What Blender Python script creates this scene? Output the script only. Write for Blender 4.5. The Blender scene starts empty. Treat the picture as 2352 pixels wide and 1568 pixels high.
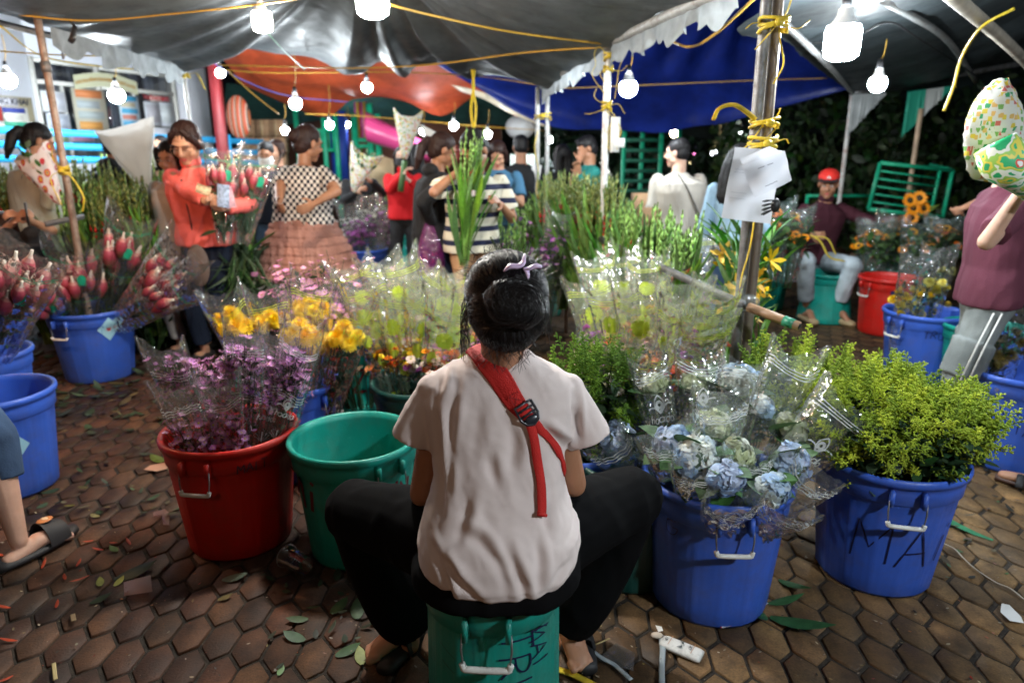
import bpy, math, random, colorsys
import numpy as np
from mathutils import Vector, Matrix
from mathutils.bvhtree import BVHTree
random.seed(7); RNG = np.random.default_rng(7)
S = bpy.context.scene
# ---------------------------------------------------------------- camera, world, exposure
CAM_H, PITCH, FPX = 1.45, math.radians(15.5), 1568.0
cd = bpy.data.cameras.new("camera"); cam = bpy.data.objects.new("camera", cd)
S.collection.objects.link(cam); S.camera = cam
cam.location = (0, 0, CAM_H); cam.rotation_euler = (math.pi/2 - PITCH, 0, 0)
cd.lens = 24.0; cd.sensor_width = 36.0; cd.clip_start = .05; cd.clip_end = 400
cd.dof.use_dof = True; cd.dof.focus_distance = 1.75; cd.dof.aperture_fstop = 2.5
W = bpy.data.worlds.new("World"); S.world = W; W.use_nodes = True
W.node_tree.nodes["Background"].inputs[0].default_value = (.32, .36, .5, 1)
W.node_tree.nodes["Background"].inputs[1].default_value = .022
S.view_settings.view_transform = 'Standard'; S.view_settings.look = 'None'
S.view_settings.exposure = 0.55; S.view_settings.gamma = 1
S.render.engine = 'CYCLES'
cy = S.cycles
cy.max_bounces = 24; cy.diffuse_bounces = 4; cy.glossy_bounces = 3; cy.transmission_bounces = 4
cy.transparent_max_bounces = 28; cy.sample_clamp_indirect = 4; cy.sample_clamp_direct = 0
cy.caustics_reflective = False; cy.caustics_refractive = False
cy.use_denoising = True
try: cy.use_light_tree = True
except Exception: pass
# ---------------------------------------------------------------- picture geometry -> world places (pixels of a 2352 wide view)
cp, sp = math.cos(PITCH), math.sin(PITCH)
def ray(u, v):
    a = (u-1176)/FPX; b = (784-v)/FPX
    return a, cp+b*sp, -sp+b*cp
def G(u, v, z=0.0):
    a, dy, dz = ray(u, v); t = (z-CAM_H)/dz
    return Vector((a*t, dy*t, z))
def R(u, v, Y):
    a, dy, dz = ray(u, v); t = Y/dy
    return Vector((a*t, Y, CAM_H+dz*t))
# ---------------------------------------------------------------- mesh builder
def lin(h):
    h = h.lstrip('#'); c = [int(h[i:i+2], 16)/255 for i in (0, 2, 4)]
    return tuple(x/12.92 if x <= .04045 else ((x+.055)/1.055)**2.4 for x in c)
NANC = (float('nan'),)*3
class MB:
    def __init__(s): s.V=[]; s.F=[]; s.M=[]; s.C=[]; s.n=0
    def add(s, V, F, mi=0, col=None):
        V = np.asarray(V, float).reshape(-1, 3)
        FF = np.array([tuple(f)+(-1,)*(4-len(f)) for f in F], int) if not isinstance(F, np.ndarray) else F
        if len(FF) == 0: return
        off = np.where(FF >= 0, FF+s.n, -1)
        s.V.append(V); s.F.append(off); s.n += len(V)
        s.M.append(np.full(len(FF), mi, int))
        c = np.asarray(col if col is not None else (1, 1, 1), float)
        s.C.append(np.broadcast_to(c, (len(FF), 3)).copy())
    def inst(s, T, mats, cols=None, mi=0):
        """T=(V,F,C) template; mats (n,4,4); cols (n,3) fills NaN template colours"""
        V, F, C = T; mats = np.asarray(mats, float)
        n = len(mats)
        if n == 0: return
        VV = np.einsum('nij,mj->nmi', mats[:, :3, :3], V) + mats[:, None, :3, 3]
        FF = np.where(F[None] >= 0, F[None] + (np.arange(n)*len(V))[:, None, None] + s.n, -1)
        CC = np.broadcast_to(C[None], (n,)+C.shape).copy()
        if cols is not None:
            cols = np.asarray(cols, float); m = np.isnan(CC[:, :, 0])
            CC = np.where(m[:, :, None], cols[:, None, :], CC)
        CC = np.nan_to_num(CC, nan=.5)
        s.V.append(VV.reshape(-1, 3)); s.F.append(FF.reshape(-1, 4)); s.n += n*len(V)
        s.M.append(np.full(n*len(F), mi, int)); s.C.append(CC.reshape(-1, 3))
    def box(s, c, d, rz=0, mi=0, col=None, M=None):
        x, y, z = [k/2 for k in d]
        V = np.array([(-x,-y,-z),(x,-y,-z),(x,y,-z),(-x,y,-z),(-x,-y,z),(x,-y,z),(x,y,z),(-x,y,z)])
        if M is not None: V = V @ np.array(M.to_3x3()).T
        if rz:
            k, q = math.cos(rz), math.sin(rz); V = V @ np.array([[k, q, 0], [-q, k, 0], [0, 0, 1]])
        s.add(V+np.array(c), [(0,3,2,1),(4,5,6,7),(0,1,5,4),(1,2,6,5),(2,3,7,6),(3,0,4,7)], mi, col)
    def tube(s, P, rad, n=8, mi=0, col=None, cap=True, flat=1.0):
        P = np.asarray([tuple(p) for p in P], float); m = len(P)
        if np.isscalar(rad): rad = [rad]*m
        T = np.gradient(P, axis=0); T /= (np.linalg.norm(T, axis=1)[:, None]+1e-12)
        up = np.array((0, 0, 1.)) if abs(T[0, 2]) < .9 else np.array((1., 0, 0))
        A = np.cross(T[0], up); A /= np.linalg.norm(A)
        V = []
        for i in range(m):
            A = A - T[i]*np.dot(A, T[i]); A /= (np.linalg.norm(A)+1e-12); B = np.cross(T[i], A)
            for k in range(n):
                t = 2*math.pi*k/n
                V.append(P[i]+rad[i]*(A*math.cos(t)+B*math.sin(t)*flat))
        F = [(i*n+k, i*n+(k+1) % n, (i+1)*n+(k+1) % n, (i+1)*n+k) for i in range(m-1) for k in range(n)]
        if cap:
            V.append(P[0]); V.append(P[-1]); a = m*n; b = a+1
            F += [(a, (k+1) % n, k) for k in range(n)] + [(b, (m-1)*n+k, (m-1)*n+(k+1) % n) for k in range(n)]
        s.add(V, F, mi, col)
    def loft(s, rings, mi=0, col=None, cap=True):
        """rings: list of (n,3) arrays"""
        n = len(rings[0]); m = len(rings); V = np.concatenate([np.asarray(r, float) for r in rings])
        F = [(i*n+k, i*n+(k+1) % n, (i+1)*n+(k+1) % n, (i+1)*n+k) for i in range(m-1) for k in range(n)]
        if cap:
            V = np.concatenate([V, [np.mean(rings[0], axis=0)], [np.mean(rings[-1], axis=0)]]); a = m*n; b = a+1
            F += [(a, (k+1) % n, k) for k in range(n)] + [(b, (m-1)*n+k, (m-1)*n+(k+1) % n) for k in range(n)]
        s.add(V, F, mi, col)
    def ell(s, c, r, M=None, n=12, m=8, mi=0, col=None):
        V = [(0, 0, -1)]
        for i in range(1, m):
            p = -math.pi/2+math.pi*i/m
            for k in range(n):
                t = 2*math.pi*k/n; V.append((math.cos(p)*math.cos(t), math.cos(p)*math.sin(t), math.sin(p)))
        V.append((0, 0, 1)); V = np.array(V)*np.array(r)
        if M is not None: V = V @ np.array(M.to_3x3()).T
        F = [(0, 1+(k+1) % n, 1+k) for k in range(n)]
        for i in range(m-2):
            for k in range(n):
                a = 1+i*n+k; b = 1+i*n+(k+1) % n; F.append((a, b, b+n, a+n))
        L = len(V)-1; o = 1+(m-2)*n
        F += [(L, o+k, o+(k+1) % n) for k in range(n)]
        s.add(V+np.array(c), F, mi, col)
    def grid(s, P, mi=0, col=None, closed=False, F_only=None):
        """P (a,b,3)"""
        a, b = P.shape[:2]; F = []
        bb = b if closed else b-1
        for i in range(a-1):
            for k in range(bb):
                k2 = (k+1) % b; F.append((i*b+k, i*b+k2, (i+1)*b+k2, (i+1)*b+k))
        s.add(P.reshape(-1, 3), F, mi, col)
    def mesh(s, name):
        V = np.concatenate(s.V); F = np.concatenate(s.F); M = np.concatenate(s.M); C = np.concatenate(s.C)
        me = bpy.data.meshes.new(name)
        tot = np.where(F[:, 3] < 0, 3, 4); idx = F.reshape(-1); idx = idx[idx >= 0]
        st = np.concatenate([[0], np.cumsum(tot)[:-1]])
        me.vertices.add(len(V)); me.vertices.foreach_set("co", V.reshape(-1).astype(np.float32))
        me.loops.add(len(idx)); me.loops.foreach_set("vertex_index", idx.astype(np.int32))
        me.polygons.add(len(F)); me.polygons.foreach_set("loop_start", st.astype(np.int32))
        me.polygons.foreach_set("material_index", M.astype(np.int32))
        me.update(calc_edges=True)
        if len(C) and (C != 1).any():
            at = me.attributes.new("Col", 'FLOAT_COLOR', 'CORNER')
            cc = np.repeat(np.concatenate([C, np.ones((len(C), 1))], axis=1), tot, axis=0)
            at.data.foreach_set("color", cc.reshape(-1).astype(np.float32))
        return me
    def build(s, name, mats, parent=None, smooth=True, loc=None):
        me = s.mesh(name)
        if smooth: me.polygons.foreach_set("use_smooth", np.ones(len(me.polygons), bool)); me.update()
        return link(name, me, mats, parent, loc)
def link(name, me, mats, parent=None, loc=None):
    if mats is not None:
        if not isinstance(mats, (list, tuple)): mats = [mats]
        me.materials.clear()
        for m in mats: me.materials.append(m)
    o = bpy.data.objects.new(name, me); S.collection.objects.link(o)
    if parent is not None:
        o.parent = parent
        o.matrix_parent_inverse = parent.matrix_basis.inverted()
    if loc is not None: o.location = loc
    return o
def tag(o, label=None, cat=None, group=None, kind=None):
    if label: o["label"] = label
    if cat: o["category"] = cat
    if group: o["group"] = group
    if kind: o["kind"] = kind
    return o
def thing(name, label, cat, loc=(0, 0, 0), rz=0, group=None):
    o = bpy.data.objects.new(name, None); S.collection.objects.link(o)
    o.location = loc; o.rotation_euler = (0, 0, rz); o.empty_display_size = .1
    o.matrix_basis = Matrix.LocRotScale(Vector(loc), Matrix.Rotation(rz, 3, 'Z').to_quaternion(), None)
    return tag(o, label, cat, group)
def rot(ax, a): return Matrix.Rotation(a, 4, ax)
def frame(p, d, sc=1.0, spin=0.0):
    """4x4 numpy: local z along d"""
    d = Vector(d).normalized(); q = d.to_track_quat('Z', 'Y')
    M = Matrix.LocRotScale(Vector(p), q, None) @ rot('Z', spin)
    A = np.array(M); A[:3, :3] *= sc
    return A
def catmull(P, n):
    P = np.asarray([tuple(p) for p in P], float); m = len(P)
    if m == 2: return P[0]+(P[1]-P[0])*np.linspace(0, 1, n)[:, None]
    Q = np.concatenate([[2*P[0]-P[1]], P, [2*P[-1]-P[-2]]]); out = []
    for t in np.linspace(0, m-1, n):
        i = min(int(t), m-2); f = t-i; a, b, c, d = Q[i:i+4]
        out.append(.5*((2*b)+(-a+c)*f+(2*a-5*b+4*c-d)*f*f+(-a+3*b-3*c+d)*f**3))
    return np.array(out)
def snoise(P, f=1.0, seed=0.0):
    """cheap warped sine noise, about -1..1"""
    x, y, z = (np.asarray(P)*f).T; s = seed
    a = np.sin(1.7*x+1.3*y+s)+np.sin(2.1*y-1.1*z+1.3*s+1)+np.sin(1.9*z+1.5*x+2.1*s+2)
    b = np.sin(3.1*x-2.3*y+1.5*a+s)+np.sin(2.7*z+3.3*y-1.2*a+.7*s)+np.sin(3.7*x+2.9*z+a)
    return (a*.5+b*.5)/2.2
# ---------------------------------------------------------------- materials
def nt(name):
    m = bpy.data.materials.new(name); m.use_nodes = True; t = m.node_tree
    return m, t, t.nodes["Principled BSDF"], t.nodes["Material Output"]
MC = {}
def mat(name, rgb=(.5, .5, .5), rough=.5, metal=0.0, spec=.5, var=0.0, vs=8.0, bump=0.0, bs=60.0, vcol=False, em=None, est=0, trans=0.0, sheen=0, dirt=0.0, dirtc=(.05, .04, .03), sss=0, stripe=None, rvar=.1, obj=True):
    if name in MC: return MC[name]
    m, t, p, o = nt(name); N = t.nodes; L = t.links
    p.inputs['Roughness'].default_value = rough; p.inputs['Metallic'].default_value = metal
    p.inputs['Specular IOR Level'].default_value = spec
    tc = N.new('ShaderNodeTexCoord'); co = tc.outputs['Object' if obj else 'Generated']
    base = None
    if vcol:
        a = N.new('ShaderNodeAttribute'); a.attribute_name = 'Col'; base = a.outputs['Color']
    else:
        r = N.new('ShaderNodeRGB'); r.outputs[0].default_value = (*rgb, 1); base = r.outputs[0]
    if var:
        n = N.new('ShaderNodeTexNoise'); n.inputs['Scale'].default_value = vs; n.inputs['Detail'].default_value = 4; L.new(co, n.inputs['Vector'])
        mr = N.new('ShaderNodeMapRange'); mr.inputs[1].default_value = .3; mr.inputs[2].default_value = .7
        mr.inputs[3].default_value = 1-var; mr.inputs[4].default_value = 1+var; L.new(n.outputs[0], mr.inputs[0])
        mx = N.new('ShaderNodeMix'); mx.data_type = 'RGBA'; mx.blend_type = 'MULTIPLY'; mx.inputs[0].default_value = 1
        L.new(base, mx.inputs[6]); L.new(mr.outputs[0], mx.inputs[7]); base = mx.outputs[2]
    if dirt:
        n = N.new('ShaderNodeTexNoise'); n.inputs['Scale'].default_value = vs*1.7; n.inputs['Detail'].default_value = 8; n.inputs['Roughness'].default_value = .7; L.new(co, n.inputs['Vector'])
        mr = N.new('ShaderNodeMapRange'); mr.inputs[1].default_value = .47; mr.inputs[2].default_value = .68; mr.inputs[4].default_value = dirt; L.new(n.outputs[0], mr.inputs[0])
        mx = N.new('ShaderNodeMix'); mx.data_type = 'RGBA'; L.new(mr.outputs[0], mx.inputs[0]); L.new(base, mx.inputs[6]); mx.inputs[7].default_value = (*dirtc, 1); base = mx.outputs[2]
        m2 = N.new('ShaderNodeMath'); m2.operation = 'MULTIPLY_ADD'; L.new(mr.outputs[0], m2.inputs[0]); m2.inputs[1].default_value = .5; m2.inputs[2].default_value = rough; L.new(m2.outputs[0], p.inputs['Roughness'])
    if stripe: base = stripe(N, L, co, base)
    L.new(base, p.inputs['Base Color'])
    if bump:
        n = N.new('ShaderNodeTexNoise'); n.inputs['Scale'].default_value = bs; n.inputs['Detail'].default_value = 6; L.new(co, n.inputs['Vector'])
        b = N.new('ShaderNodeBump'); b.inputs['Strength'].default_value = bump; b.inputs['Distance'].default_value = .01; L.new(n.outputs[0], b.inputs['Height']); L.new(b.outputs[0], p.inputs['Normal'])
    if em: p.inputs['Emission Color'].default_value = (*em, 1); p.inputs['Emission Strength'].default_value = est
    if sss: p.inputs['Subsurface Weight'].default_value = sss; p.inputs['Subsurface Radius'].default_value = (.02, .008, .004); p.inputs['Subsurface Scale'].default_value = .5
    if sheen: p.inputs['Sheen Weight'].default_value = sheen
    if trans:
        tr = N.new('ShaderNodeBsdfTranslucent'); L.new(base, tr.inputs[0]); mx = N.new('ShaderNodeMixShader'); mx.inputs[0].default_value = trans
        L.new(p.outputs[0], mx.inputs[1]); L.new(tr.outputs[0], mx.inputs[2]); L.new(mx.outputs[0], o.inputs[0])
    MC[name] = m; return m
def clear_film(name, haze=.05, tint=(1, 1, 1), gl=1.0, bs=35, bst=.5, rough=.12, hcol=(.85, .92, .9), dens=.96):
    if name in MC: return MC[name]
    m, t, p, o = nt(name); N = t.nodes; L = t.links; N.remove(p)
    tr = N.new('ShaderNodeBsdfTransparent'); tr.inputs[0].default_value = (*[dens*c for c in tint], 1)
    g = N.new('ShaderNodeBsdfGlossy'); g.inputs['Roughness'].default_value = rough; g.inputs[0].default_value = (1, 1, 1, 1)
    d = N.new('ShaderNodeBsdfDiffuse'); d.inputs[0].default_value = (*hcol, 1)
    tl = N.new('ShaderNodeBsdfTranslucent'); tl.inputs[0].default_value = (*hcol, 1)
    md = N.new('ShaderNodeMixShader'); md.inputs[0].default_value = .5; L.new(d.outputs[0], md.inputs[1]); L.new(tl.outputs[0], md.inputs[2])
    tc = N.new('ShaderNodeTexCoord')
    n = N.new('ShaderNodeTexVoronoi'); n.inputs['Scale'].default_value = bs; n.feature = 'SMOOTH_F1'; L.new(tc.outputs['Object'], n.inputs['Vector'])
    n2 = N.new('ShaderNodeTexNoise'); n2.inputs['Scale'].default_value = bs*.5; n2.inputs['Detail'].default_value = 3; L.new(tc.outputs['Object'], n2.inputs['Vector'])
    ad = N.new('ShaderNodeMath'); ad.operation = 'ADD'; L.new(n.outputs[0], ad.inputs[0]); L.new(n2.outputs[0], ad.inputs[1])
    b = N.new('ShaderNodeBump'); b.inputs['Strength'].default_value = bst; b.inputs['Distance'].default_value = .012; L.new(ad.outputs[0], b.inputs['Height'])
    L.new(b.outputs[0], g.inputs['Normal'])
    lw = N.new('ShaderNodeLayerWeight'); lw.inputs[0].default_value = .35; L.new(b.outputs[0], lw.inputs['Normal'])
    mr = N.new('ShaderNodeMapRange'); mr.inputs[3].default_value = .055*gl; mr.inputs[4].default_value = .42*gl; L.new(lw.outputs['Fresnel'], mr.inputs[0])
    m1 = N.new('ShaderNodeMixShader'); m1.inputs[0].default_value = haze; L.new(tr.outputs[0], m1.inputs[1]); L.new(md.outputs[0], m1.inputs[2])
    m2 = N.new('ShaderNodeMixShader'); L.new(mr.outputs[0], m2.inputs[0]); L.new(m1.outputs[0], m2.inputs[1]); L.new(g.outputs[0], m2.inputs[2])
    L.new(m2.outputs[0], o.inputs[0]); MC[name] = m; return m
PLANT = mat('plant', vcol=True, rough=.55, trans=.18, var=.25, vs=40)
PETAL = mat('petal', vcol=True, rough=.6, trans=.25)
PAINT = mat('painted_surface', vcol=True, rough=.6)
METAL = mat('galvanised_steel', (.22, .22, .22), .45, .6, var=.3, vs=20, dirt=.6, dirtc=(.16, .09, .05))
STEELW = mat('pale_steel', (.34, .35, .35), .45, .3, var=.2, vs=15, dirt=.5, dirtc=(.2, .12, .07))
BROWNPIPE = mat('rusty_pipe', (.27, .2, .16), .45, .3, var=.35, vs=12, dirt=.6, dirtc=(.12, .06, .03))
WHITEP = mat('white_plastic', (.75, .75, .7), .35)
BLACKP = mat('black_plastic', (.015, .015, .017), .45)
YELLOW = mat('yellow_ribbon', (.72, .55, .05), .35, trans=.3, var=.2, vs=30)
WIRE = mat('yellow_wire', (.45, .26, .03), .5)
GREENW = mat('green_wire', (.05, .25, .12), .5)
def stripes(N, L, co, bands, axis='Z', sc=12):
    sx = N.new('ShaderNodeSeparateXYZ'); L.new(co, sx.inputs[0]); m = N.new('ShaderNodeMath'); m.operation = 'MULTIPLY'; m.inputs[1].default_value = sc; L.new(sx.outputs[axis], m.inputs[0])
    f = N.new('ShaderNodeMath'); f.operation = 'FRACT'; L.new(m.outputs[0], f.inputs[0]); cr = N.new('ShaderNodeValToRGB'); cr.color_ramp.interpolation = 'CONSTANT'
    while len(cr.color_ramp.elements) < len(bands): cr.color_ramp.elements.new(.5)
    for e, (p, c) in zip(cr.color_ramp.elements, bands): e.position = p; e.color = (*c, 1)
    L.new(f.outputs[0], cr.inputs[0]); return cr.outputs[0]
def ribbon(mb, pts, w, f, mi=0, col=None, closed=False):
    """2d polyline drawn as a thin ribbon through the surface map f(x,y)->Vector"""
    P = np.array(pts, float)
    if len(P) < 2: return
    T = np.gradient(P, axis=0); T /= (np.linalg.norm(T, axis=1)[:, None]+1e-9); Nn = np.stack([-T[:, 1], T[:, 0]], 1)*w/2
    A = np.array([tuple(f(*q)) for q in P+Nn]); B = np.array([tuple(f(*q)) for q in P-Nn])
    mb.grid(np.stack([A, B]), mi, col)
def arc(cx, cy, rx, ry, a0, a1, n=9):
    return [(cx+rx*math.cos(math.radians(a0+(a1-a0)*i/(n-1))), cy+ry*math.sin(math.radians(a0+(a1-a0)*i/(n-1)))) for i in range(n)]
GL = {
 'M': [[(0, 0), (.05, 1), (.35, .35), (.7, 1), (.75, 0)]], 'A': [[(0, 0), (.35, 1), (.7, 0)], [(.12, .35), (.6, .38)]],
 'I': [[(.15, 0), (.15, 1)]], 'i': [[(.15, 0), (.2, .65)], [(.22, .85), (.26, .93)]], 'T': [[(0, 1), (.7, 1)], [(.35, 1), (.33, 0)]],
 'R': [[(0, 0), (.05, 1)], [(.05, 1)]+arc(.2, .75, .35, .25, 80, -80)+[(.05, .5)], [(.2, .5), (.65, 0)]],
 'U': [[(0, 1), (.02, .3)]+arc(.32, .28, .3, .28, 180, 360)+[(.64, 1)]], 'N': [[(0, 0), (.03, 1), (.6, 0), (.63, 1)]],
 'G': [arc(.4, .5, .38, .5, 50, 330, 14)+[(.75, .45), (.45, .45)]], 'D': [[(.1, 0), (.1, 1)], [(-.05, 1)]+arc(.15, .5, .5, .5, 88, -88, 12)+[(-.05, 0)]],
 'Z': [[(0, 1), (.6, 1), (0, 0), (.62, 0)]], 'E': [[(.6, 1), (0, 1), (0, 0), (.6, 0)], [(0, .5), (.5, .5)]], 'h': [[(0, 0), (.1, 1)], [(.04, .4)]+arc(.25, .35, .2, .25, 150, 0, 7)+[(.42, 0)]],
 'o': [arc(.25, .3, .24, .3, 90, 450, 12)], 'a': [arc(.25, .3, .24, .3, 90, 450, 12), [(.48, .6), (.5, 0)]], 'd': [arc(.25, .3, .24, .3, 90, 450, 12), [(.5, 1), (.5, 0)]],
 'L': [[(0, 1), (0, 0), (.55, 0)]], 'C': [arc(.4, .5, .38, .5, 50, 310, 14)], '7': [[(0, 1), (.6, 1), (.2, 0)]], 'l': [[(.1, 1), (.12, 0)]], 'n': [[(0, .6), (0, 0)], [(0, .35)]+arc(.22, .35, .2, .25, 150, 0, 7)+[(.42, 0)]],
 'J': [[(.5, 1), (.5, .25)]+arc(.27, .25, .23, .25, 0, -170, 7)], 'H': [[(0, 0), (0, 1)], [(.6, 0), (.6, 1)], [(0, .5), (.6, .5)]], 'O': [arc(.35, .5, .35, .5, 90, 450, 14)], 'Q': [arc(.35, .5, .35, .5, 90, 450, 14), [(.4, .25), (.75, -.1)]], ' ': [],
}
GWD = {'M': .95, 'I': .35, 'i': .4, 'l': .3, ' ': .5, 'o': .6, 'a': .65, 'h': .6, 'd': .65, 'n': .6}
def write(mb, text, h, w, f, x0=None, y0=0, mi=0, col=None, slant=0.0, jit=.03, rotate=0.0):
    wid = sum(GWD.get(c, .85) for c in text)*h
    x = -wid/2 if x0 is None else x0; rr = random.Random(hash(text) % 999 if False else len(text)*7+int(h*1000))
    kr, sr = math.cos(rotate), math.sin(rotate)
    for c in text:
        dy = rr.uniform(-jit, jit)*2
        for st in GL.get(c, []):
            P = catmull([(a, b, 0) for a, b in st], max(len(st)*3, 4))[:, :2] if len(st) > 5 else np.concatenate([np.linspace(st[i], st[i+1], 5)[(0 if i == 0 else 1):] for i in range(len(st)-1)])
            Q = [((x+(p[0]+p[1]*slant)*h), (y0+(p[1]+dy)*h)) for p in P]
            Q = [(a*kr-b*sr, a*sr+b*kr) for a, b in Q]
            ribbon(mb, Q, w, f, mi, col)
        x += GWD.get(c, .85)*h
def text_mesh(name, text, size, mats, parent, M, bold=.0, extrude=.0006):
    c = bpy.data.curves.new(name+'_curve', 'FONT'); c.body = text; c.size = size; c.align_x = 'CENTER'; c.align_y = 'CENTER'; c.extrude = extrude; c.offset = bold
    o = bpy.data.objects.new(name+'_tmp', c); S.collection.objects.link(o)
    me = bpy.data.meshes.new_from_object(o.evaluated_get(bpy.context.evaluated_depsgraph_get()))
    bpy.data.objects.remove(o); me.transform(M)
    return link(name, me, mats, parent)
# ================================================================ SETTING
# ---- ground sheet and hexagonal paving
def ground():
    mb = MB(); mb.add([(-60, -12, -.0075), (60, -12, -.0075), (60, 90, -.0075), (-60, 90, -.0075)], [(0, 1, 2, 3)])
    g = mb.build('ground', mat('wet_grout', (.030, .022, .015), .85, var=.7, vs=60, bump=.8, bs=260), smooth=False); tag(g, kind='structure')
    mb = MB(); rng = random.Random(3)
    ea, eb, ec = [np.array((l*math.cos(math.radians(t)), l*math.sin(math.radians(t)))) for l, t in ((.062, 39), (.084, -50), (.09, -94))]
    hexv = np.array([ea*0, ea, ea+eb, ea+eb+ec, eb+ec, ec]); hc = hexv.mean(axis=0); hexv = (hexv-hc)[::-1]
    l1, l2 = ea+eb, eb+ec; base = np.array((.443, 1.926))+hc
    for i in range(-170, 171):
        for j in range(-170, 171):
            X, Y = base+l1*i+l2*j
            if Y < -1.2 or Y > 11.5 or abs(X) > 1.4+max(Y, 0)*.8: continue
            if Y > 7 and (i+j) % 1: continue
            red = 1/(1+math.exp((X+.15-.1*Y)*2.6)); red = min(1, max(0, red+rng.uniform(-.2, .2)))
            c0 = np.array((.20, .115, .044)); c1 = np.array((.085, .032, .015))  # left pavers are redder, and darkened further to stand in for shade
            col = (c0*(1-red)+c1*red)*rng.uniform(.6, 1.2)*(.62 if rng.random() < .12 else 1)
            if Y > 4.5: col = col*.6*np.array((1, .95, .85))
            dz = rng.uniform(-.002, .002); tx, ty = rng.uniform(-.013, .013), rng.uniform(-.013, .013)
            sk = rng.uniform(-.0015, .0015); gap = .0055+rng.uniform(0, .002)
            def ring(g, z):
                k = 1-g/.066
                return [(X+p[0]*k+sk, Y+p[1]*k, z+dz+p[0]*tx+p[1]*ty) for p in hexv]
            near = Y < 5
            if near:
                V = ring(gap, -.016)+ring(gap+.0005, -.002)+ring(gap+.0032, 0)+[(X, Y, dz+.0008)]
                F = [(r*6+q, r*6+(q+1) % 6, (r+1)*6+(q+1) % 6, (r+1)*6+q) for r in range(2) for q in range(6)]+[(18, 12+q, 12+(q+1) % 6) for q in range(6)]
            else:
                V = ring(gap+.001, 0)+[(X, Y, dz)]; F = [(6, q, (q+1) % 6) for q in range(6)]
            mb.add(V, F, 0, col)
    m, t, p, o = nt('paver'); N = t.nodes; L = t.links
    at = N.new('ShaderNodeAttribute'); at.attribute_name = 'Col'; tc = N.new('ShaderNodeTexCoord')
    n1 = N.new('ShaderNodeTexNoise'); n1.inputs['Scale'].default_value = 9; n1.inputs['Detail'].default_value = 7; n1.inputs['Roughness'].default_value = .65; L.new(tc.outputs['Object'], n1.inputs['Vector'])
    n2 = N.new('ShaderNodeTexNoise'); n2.inputs['Scale'].default_value = 140; n2.inputs['Detail'].default_value = 3; L.new(tc.outputs['Object'], n2.inputs['Vector'])
    n3 = N.new('ShaderNodeTexNoise'); n3.inputs['Scale'].default_value = 2.2; n3.inputs['Detail'].default_value = 4; L.new(tc.outputs['Object'], n3.inputs['Vector'])
    mr = N.new('ShaderNodeMapRange'); mr.inputs[1].default_value = .32; mr.inputs[2].default_value = .68; mr.inputs[3].default_value = .35; mr.inputs[4].default_value = 1.4; L.new(n1.outputs[0], mr.inputs[0])
    mr2 = N.new('ShaderNodeMapRange'); mr2.inputs[1].default_value = .3; mr2.inputs[2].default_value = .7; mr2.inputs[3].default_value = .75; mr2.inputs[4].default_value = 1.2; L.new(n2.outputs[0], mr2.inputs[0])
    mr3 = N.new('ShaderNodeMapRange'); mr3.inputs[1].default_value = .35; mr3.inputs[2].default_value = .65; mr3.inputs[3].default_value = .45; mr3.inputs[4].default_value = 1.2; L.new(n3.outputs[0], mr3.inputs[0])
    q1 = N.new('ShaderNodeMath'); q1.operation = 'MULTIPLY'; L.new(mr.outputs[0], q1.inputs[0]); L.new(mr2.outputs[0], q1.inputs[1])
    q2 = N.new('ShaderNodeMath'); q2.operation = 'MULTIPLY'; L.new(q1.outputs[0], q2.inputs[0]); L.new(mr3.outputs[0], q2.inputs[1])
    mx = N.new('ShaderNodeMix'); mx.data_type = 'RGBA'; mx.blend_type = 'MULTIPLY'; mx.inputs[0].default_value = 1; L.new(at.outputs['Color'], mx.inputs[6]); L.new(q2.outputs[0], mx.inputs[7])
    L.new(mx.outputs[2], p.inputs['Base Color'])
    rr = N.new('ShaderNodeMapRange'); rr.inputs[1].default_value = .35; rr.inputs[2].default_value = .65; rr.inputs[3].default_value = .58; rr.inputs[4].default_value = .85; L.new(n3.outputs[0], rr.inputs[0]); L.new(rr.outputs[0], p.inputs['Roughness'])
    b = N.new('ShaderNodeBump'); b.inputs['Strength'].default_value = .5; b.inputs['Distance'].default_value = .003; q3 = N.new('ShaderNodeMath'); q3.operation = 'ADD'; L.new(n1.outputs[0], q3.inputs[0]); L.new(n2.outputs[0], q3.inputs[1]); L.new(q3.outputs[0], b.inputs['Height']); L.new(b.outputs[0], p.inputs['Normal'])
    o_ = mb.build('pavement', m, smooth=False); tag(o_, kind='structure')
ground()
# ---- night sky dome
mb = MB(); n = 24
rings = [[(150*math.cos(e)*math.cos(2*math.pi*k/n), 150*math.cos(e)*math.sin(2*math.pi*k/n), 150*math.sin(e)-3) for k in range(n)] for e in [math.radians(x) for x in (0, 15, 30, 50, 70, 89)]]
mb.grid(np.array(rings), closed=True)
tag(mb.build('sky', mat('night_sky', (.002, .002, .004), .9, em=(.25, .3, .5), est=.004)), kind='structure')
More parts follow.
